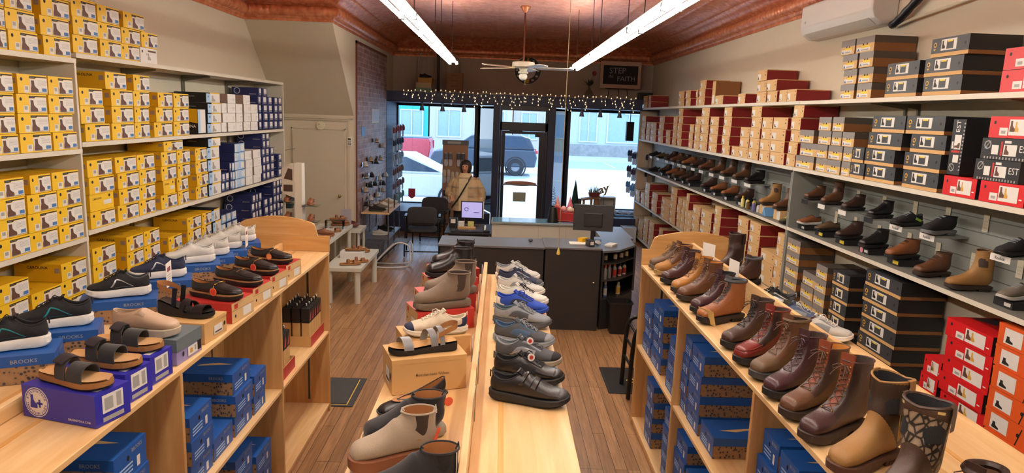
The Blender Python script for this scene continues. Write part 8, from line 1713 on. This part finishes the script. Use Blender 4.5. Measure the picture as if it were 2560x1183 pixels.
building('shop_building', 'cream building at the far side of the stone-based one', 13.6, 22, 45, 7.5, mat('cream_wall', 'C2B9A4', .7), [(-3, -1, .9, 2.7), (0, 2, .9, 2.7)])
tyre = rub('tyre', '1B1C1F'); rim = mat('wheel_rim', 'B0B2B6', .3, .05, metal=.8); cglass = mat('car_glass', '3A4C5C', .08, .05, coat=.3)
def vehicle(name, label, cat, loc, L_, body, cabin, h, paint, wr=.36, wx=None, tail=-1, bed=False):
    """side profile in (x, z); x from 0 (rear) to L_ (front) running towards -x world when flipped"""
    r = thing(name, label, cat, loc); W = .9
    MB().prism(body, 'y', -W, W).build('body', paint, r, bev=.05)
    MB().prism(cabin, 'y', -W + .10, W - .10).build('cabin', paint, r, bev=.04)
    cxs = [p[0] for p in cabin]; czs = [p[1] for p in cabin]; cx_, cz_ = sum(cxs) / len(cxs), sum(czs) / len(czs)
    sh_ = [(cx_ + (x - cx_) * .86, cz_ + (z - cz_) * .74) for x, z in cabin]
    for s in (-1, 1): MB().prism(sh_, 'y', *sorted((s * (W - .099), s * (W - .09)))).build('side_window', cglass, r)
    for x in wx:
        for s in (-1, 1):
            w_ = MB().lathe([(.20, -.10), (wr * .92, -.11), (wr, -.06), (wr, .06), (wr * .92, .11), (.20, .10)], n=28).build('wheel', tyre, r); w_.location = (x, s * (W - .08), wr); w_.rotation_euler = (PI / 2, 0, 0)
            q = MB().lathe([(.001, 0), (.19, .0), (.225, .03), (.235, .0), (.235, -.05)], n=24)
            for a in range(5): q.obox((.12 * cos(a * 1.2566), .12 * sin(a * 1.2566), .035), (.10 * cos(a * 1.2566), .10 * sin(a * 1.2566), 0), (-.028 * sin(a * 1.2566), .028 * cos(a * 1.2566), 0), (0, 0, .012))
            o = q.build('rim', rim, w_); o.location = (0, 0, .09 * s * -1 * -1 if s < 0 else -.09); o.rotation_euler = (0, 0, 0) if s < 0 else (PI, 0, 0)
        for s in (-1, 1):
            MB().lathe([(wr + .03, 0), (wr + .09, 0), (wr + .09, .02), (wr + .03, .02)], n=28).build('wheel_arch', mat('arch_black', '1E2024', .7), r).matrix_local = Matrix.Translation((x, s * (W - .004) - (.0 if s > 0 else -.0), wr)) @ Matrix.Rotation(PI / 2, 4, 'X')
    return r
redp_ = mat('paint_red', 'B8283A', .3, .03, coat=.5); whp = mat('paint_white', 'D4D6D8', .3, .02, coat=.4); dkp = mat('paint_slate', '33414E', .3, .03, coat=.5)
p_ = vehicle('pickup_truck', 'red pickup truck parked across the street', 'truck', (-8.75, 31.5, -.16), 5.6, [(0.1, .42), (5.5, .42), (5.58, .95), (5.55, 1.42), (3.5, 1.42), (3.5, 1.36), (1.75, 1.36), (1.6, 1.32), (.2, 1.18), (.0, .8)], [(1.5, 1.36), (3.5, 1.36), (3.35, 1.95), (2.1, 1.98)], 1.9, redp_, .39, (1.05, 4.35))
MB().box(5.53, 5.60, -.85, -.65, .95, 1.3).box(5.53, 5.60, .65, .85, .95, 1.3).build('tail_light', mat('light_red', 'C0202A', .3), p_); MB().box(3.55, 5.5, -.8, .8, 1.425, 1.46).build('bed_cover', mat('bed_cover_blue', '4A5E78', .5), p_)
s_ = vehicle('suv_car', 'dark slate SUV parked across the street, its rear seen through the door', 'car', (-3.05, 30.6, -.16), 4.6, [(.05, .38), (4.5, .38), (4.58, .8), (4.5, 1.12), (1.2, 1.12), (.15, .95), (.0, .7)], [(.95, 1.12), (4.48, 1.12), (4.25, 1.62), (3.9, 1.72), (2.1, 1.74), (1.7, 1.66)], 1.7, dkp, .37, (.9, 3.66))
MB().box(4.50, 4.60, -.88, -.55, .98, 1.1).box(4.5, 4.6, .55, .88, .98, 1.1).build('tail_light', mat('light_red', 'C0202A', .3), s_)
w_ = vehicle('white_car', 'white car parked at the kerb right outside the left window', 'car', (-4.75, 18.9, -.1), 4.4, [(.05, .35), (4.3, .35), (4.38, .6), (4.25, .82), (3.2, .96), (.3, .98), (.0, .8)], [(.35, .98), (3.35, .95), (2.3, 1.46), (1.1, 1.48)], 1.45, whp, .33, (.85, 3.5))
MB().obox((3.55, -.98, .98), (.06, 0, 0), (0, .07, 0), (0, 0, .05)).obox((2.85, .98, .98), (.06, 0, 0), (0, .07, 0), (0, 0, .05)).build('mirror', whp, w_); w_.location.z = -.03
w_.location.y = 19.2; w_.location.z = -.16

# ------------------------------------------------------------------ light
wd_ = bpy.data.worlds.new('sky'); SC.world = wd_; wd_.use_nodes = True; nt = wd_.node_tree; bg = nt.nodes['Background']
tc = nt.nodes.new('ShaderNodeTexCoord'); sp = nt.nodes.new('ShaderNodeSeparateXYZ'); rp = nt.nodes.new('ShaderNodeValToRGB')
rp.color_ramp.elements[0].position = .0; rp.color_ramp.elements[0].color = (.72, .86, 1., 1); rp.color_ramp.elements[1].position = .7; rp.color_ramp.elements[1].color = (.34, .58, 1., 1)
nt.links.new(tc.outputs['Generated'], sp.inputs[0]); nt.links.new(sp.outputs[2], rp.inputs[0]); nt.links.new(rp.outputs[0], bg.inputs[0]); bg.inputs[1].default_value = 5.0
sn = bpy.data.lights.new('sun', 'SUN'); so = bpy.data.objects.new('sun', sn); COL.objects.link(so); sn.energy = 5.0; sn.angle = .009; sn.color = (1, .95, .86)
d = V((-.30, -.72, -.63)).normalized(); so.rotation_euler = d.to_track_quat('-Z', 'Y').to_euler()
# ------------------------------------------------------------------ render settings (no engine, size or samples here)
SC.view_settings.view_transform = 'Standard'; SC.view_settings.look = 'None'; SC.view_settings.gamma = 1.0
SC.view_settings.use_curve_mapping = False
SC.view_settings.exposure = 0.0
try:
    SC.cycles.use_denoising = True; SC.cycles.max_bounces = 7; SC.cycles.diffuse_bounces = 4; SC.cycles.glossy_bounces = 3
    SC.cycles.transparent_max_bounces = 10; SC.cycles.transmission_bounces = 4; SC.cycles.caustics_reflective = False; SC.cycles.caustics_refractive = False
    SC.cycles.sample_clamp_indirect = 6.0
except Exception: pass
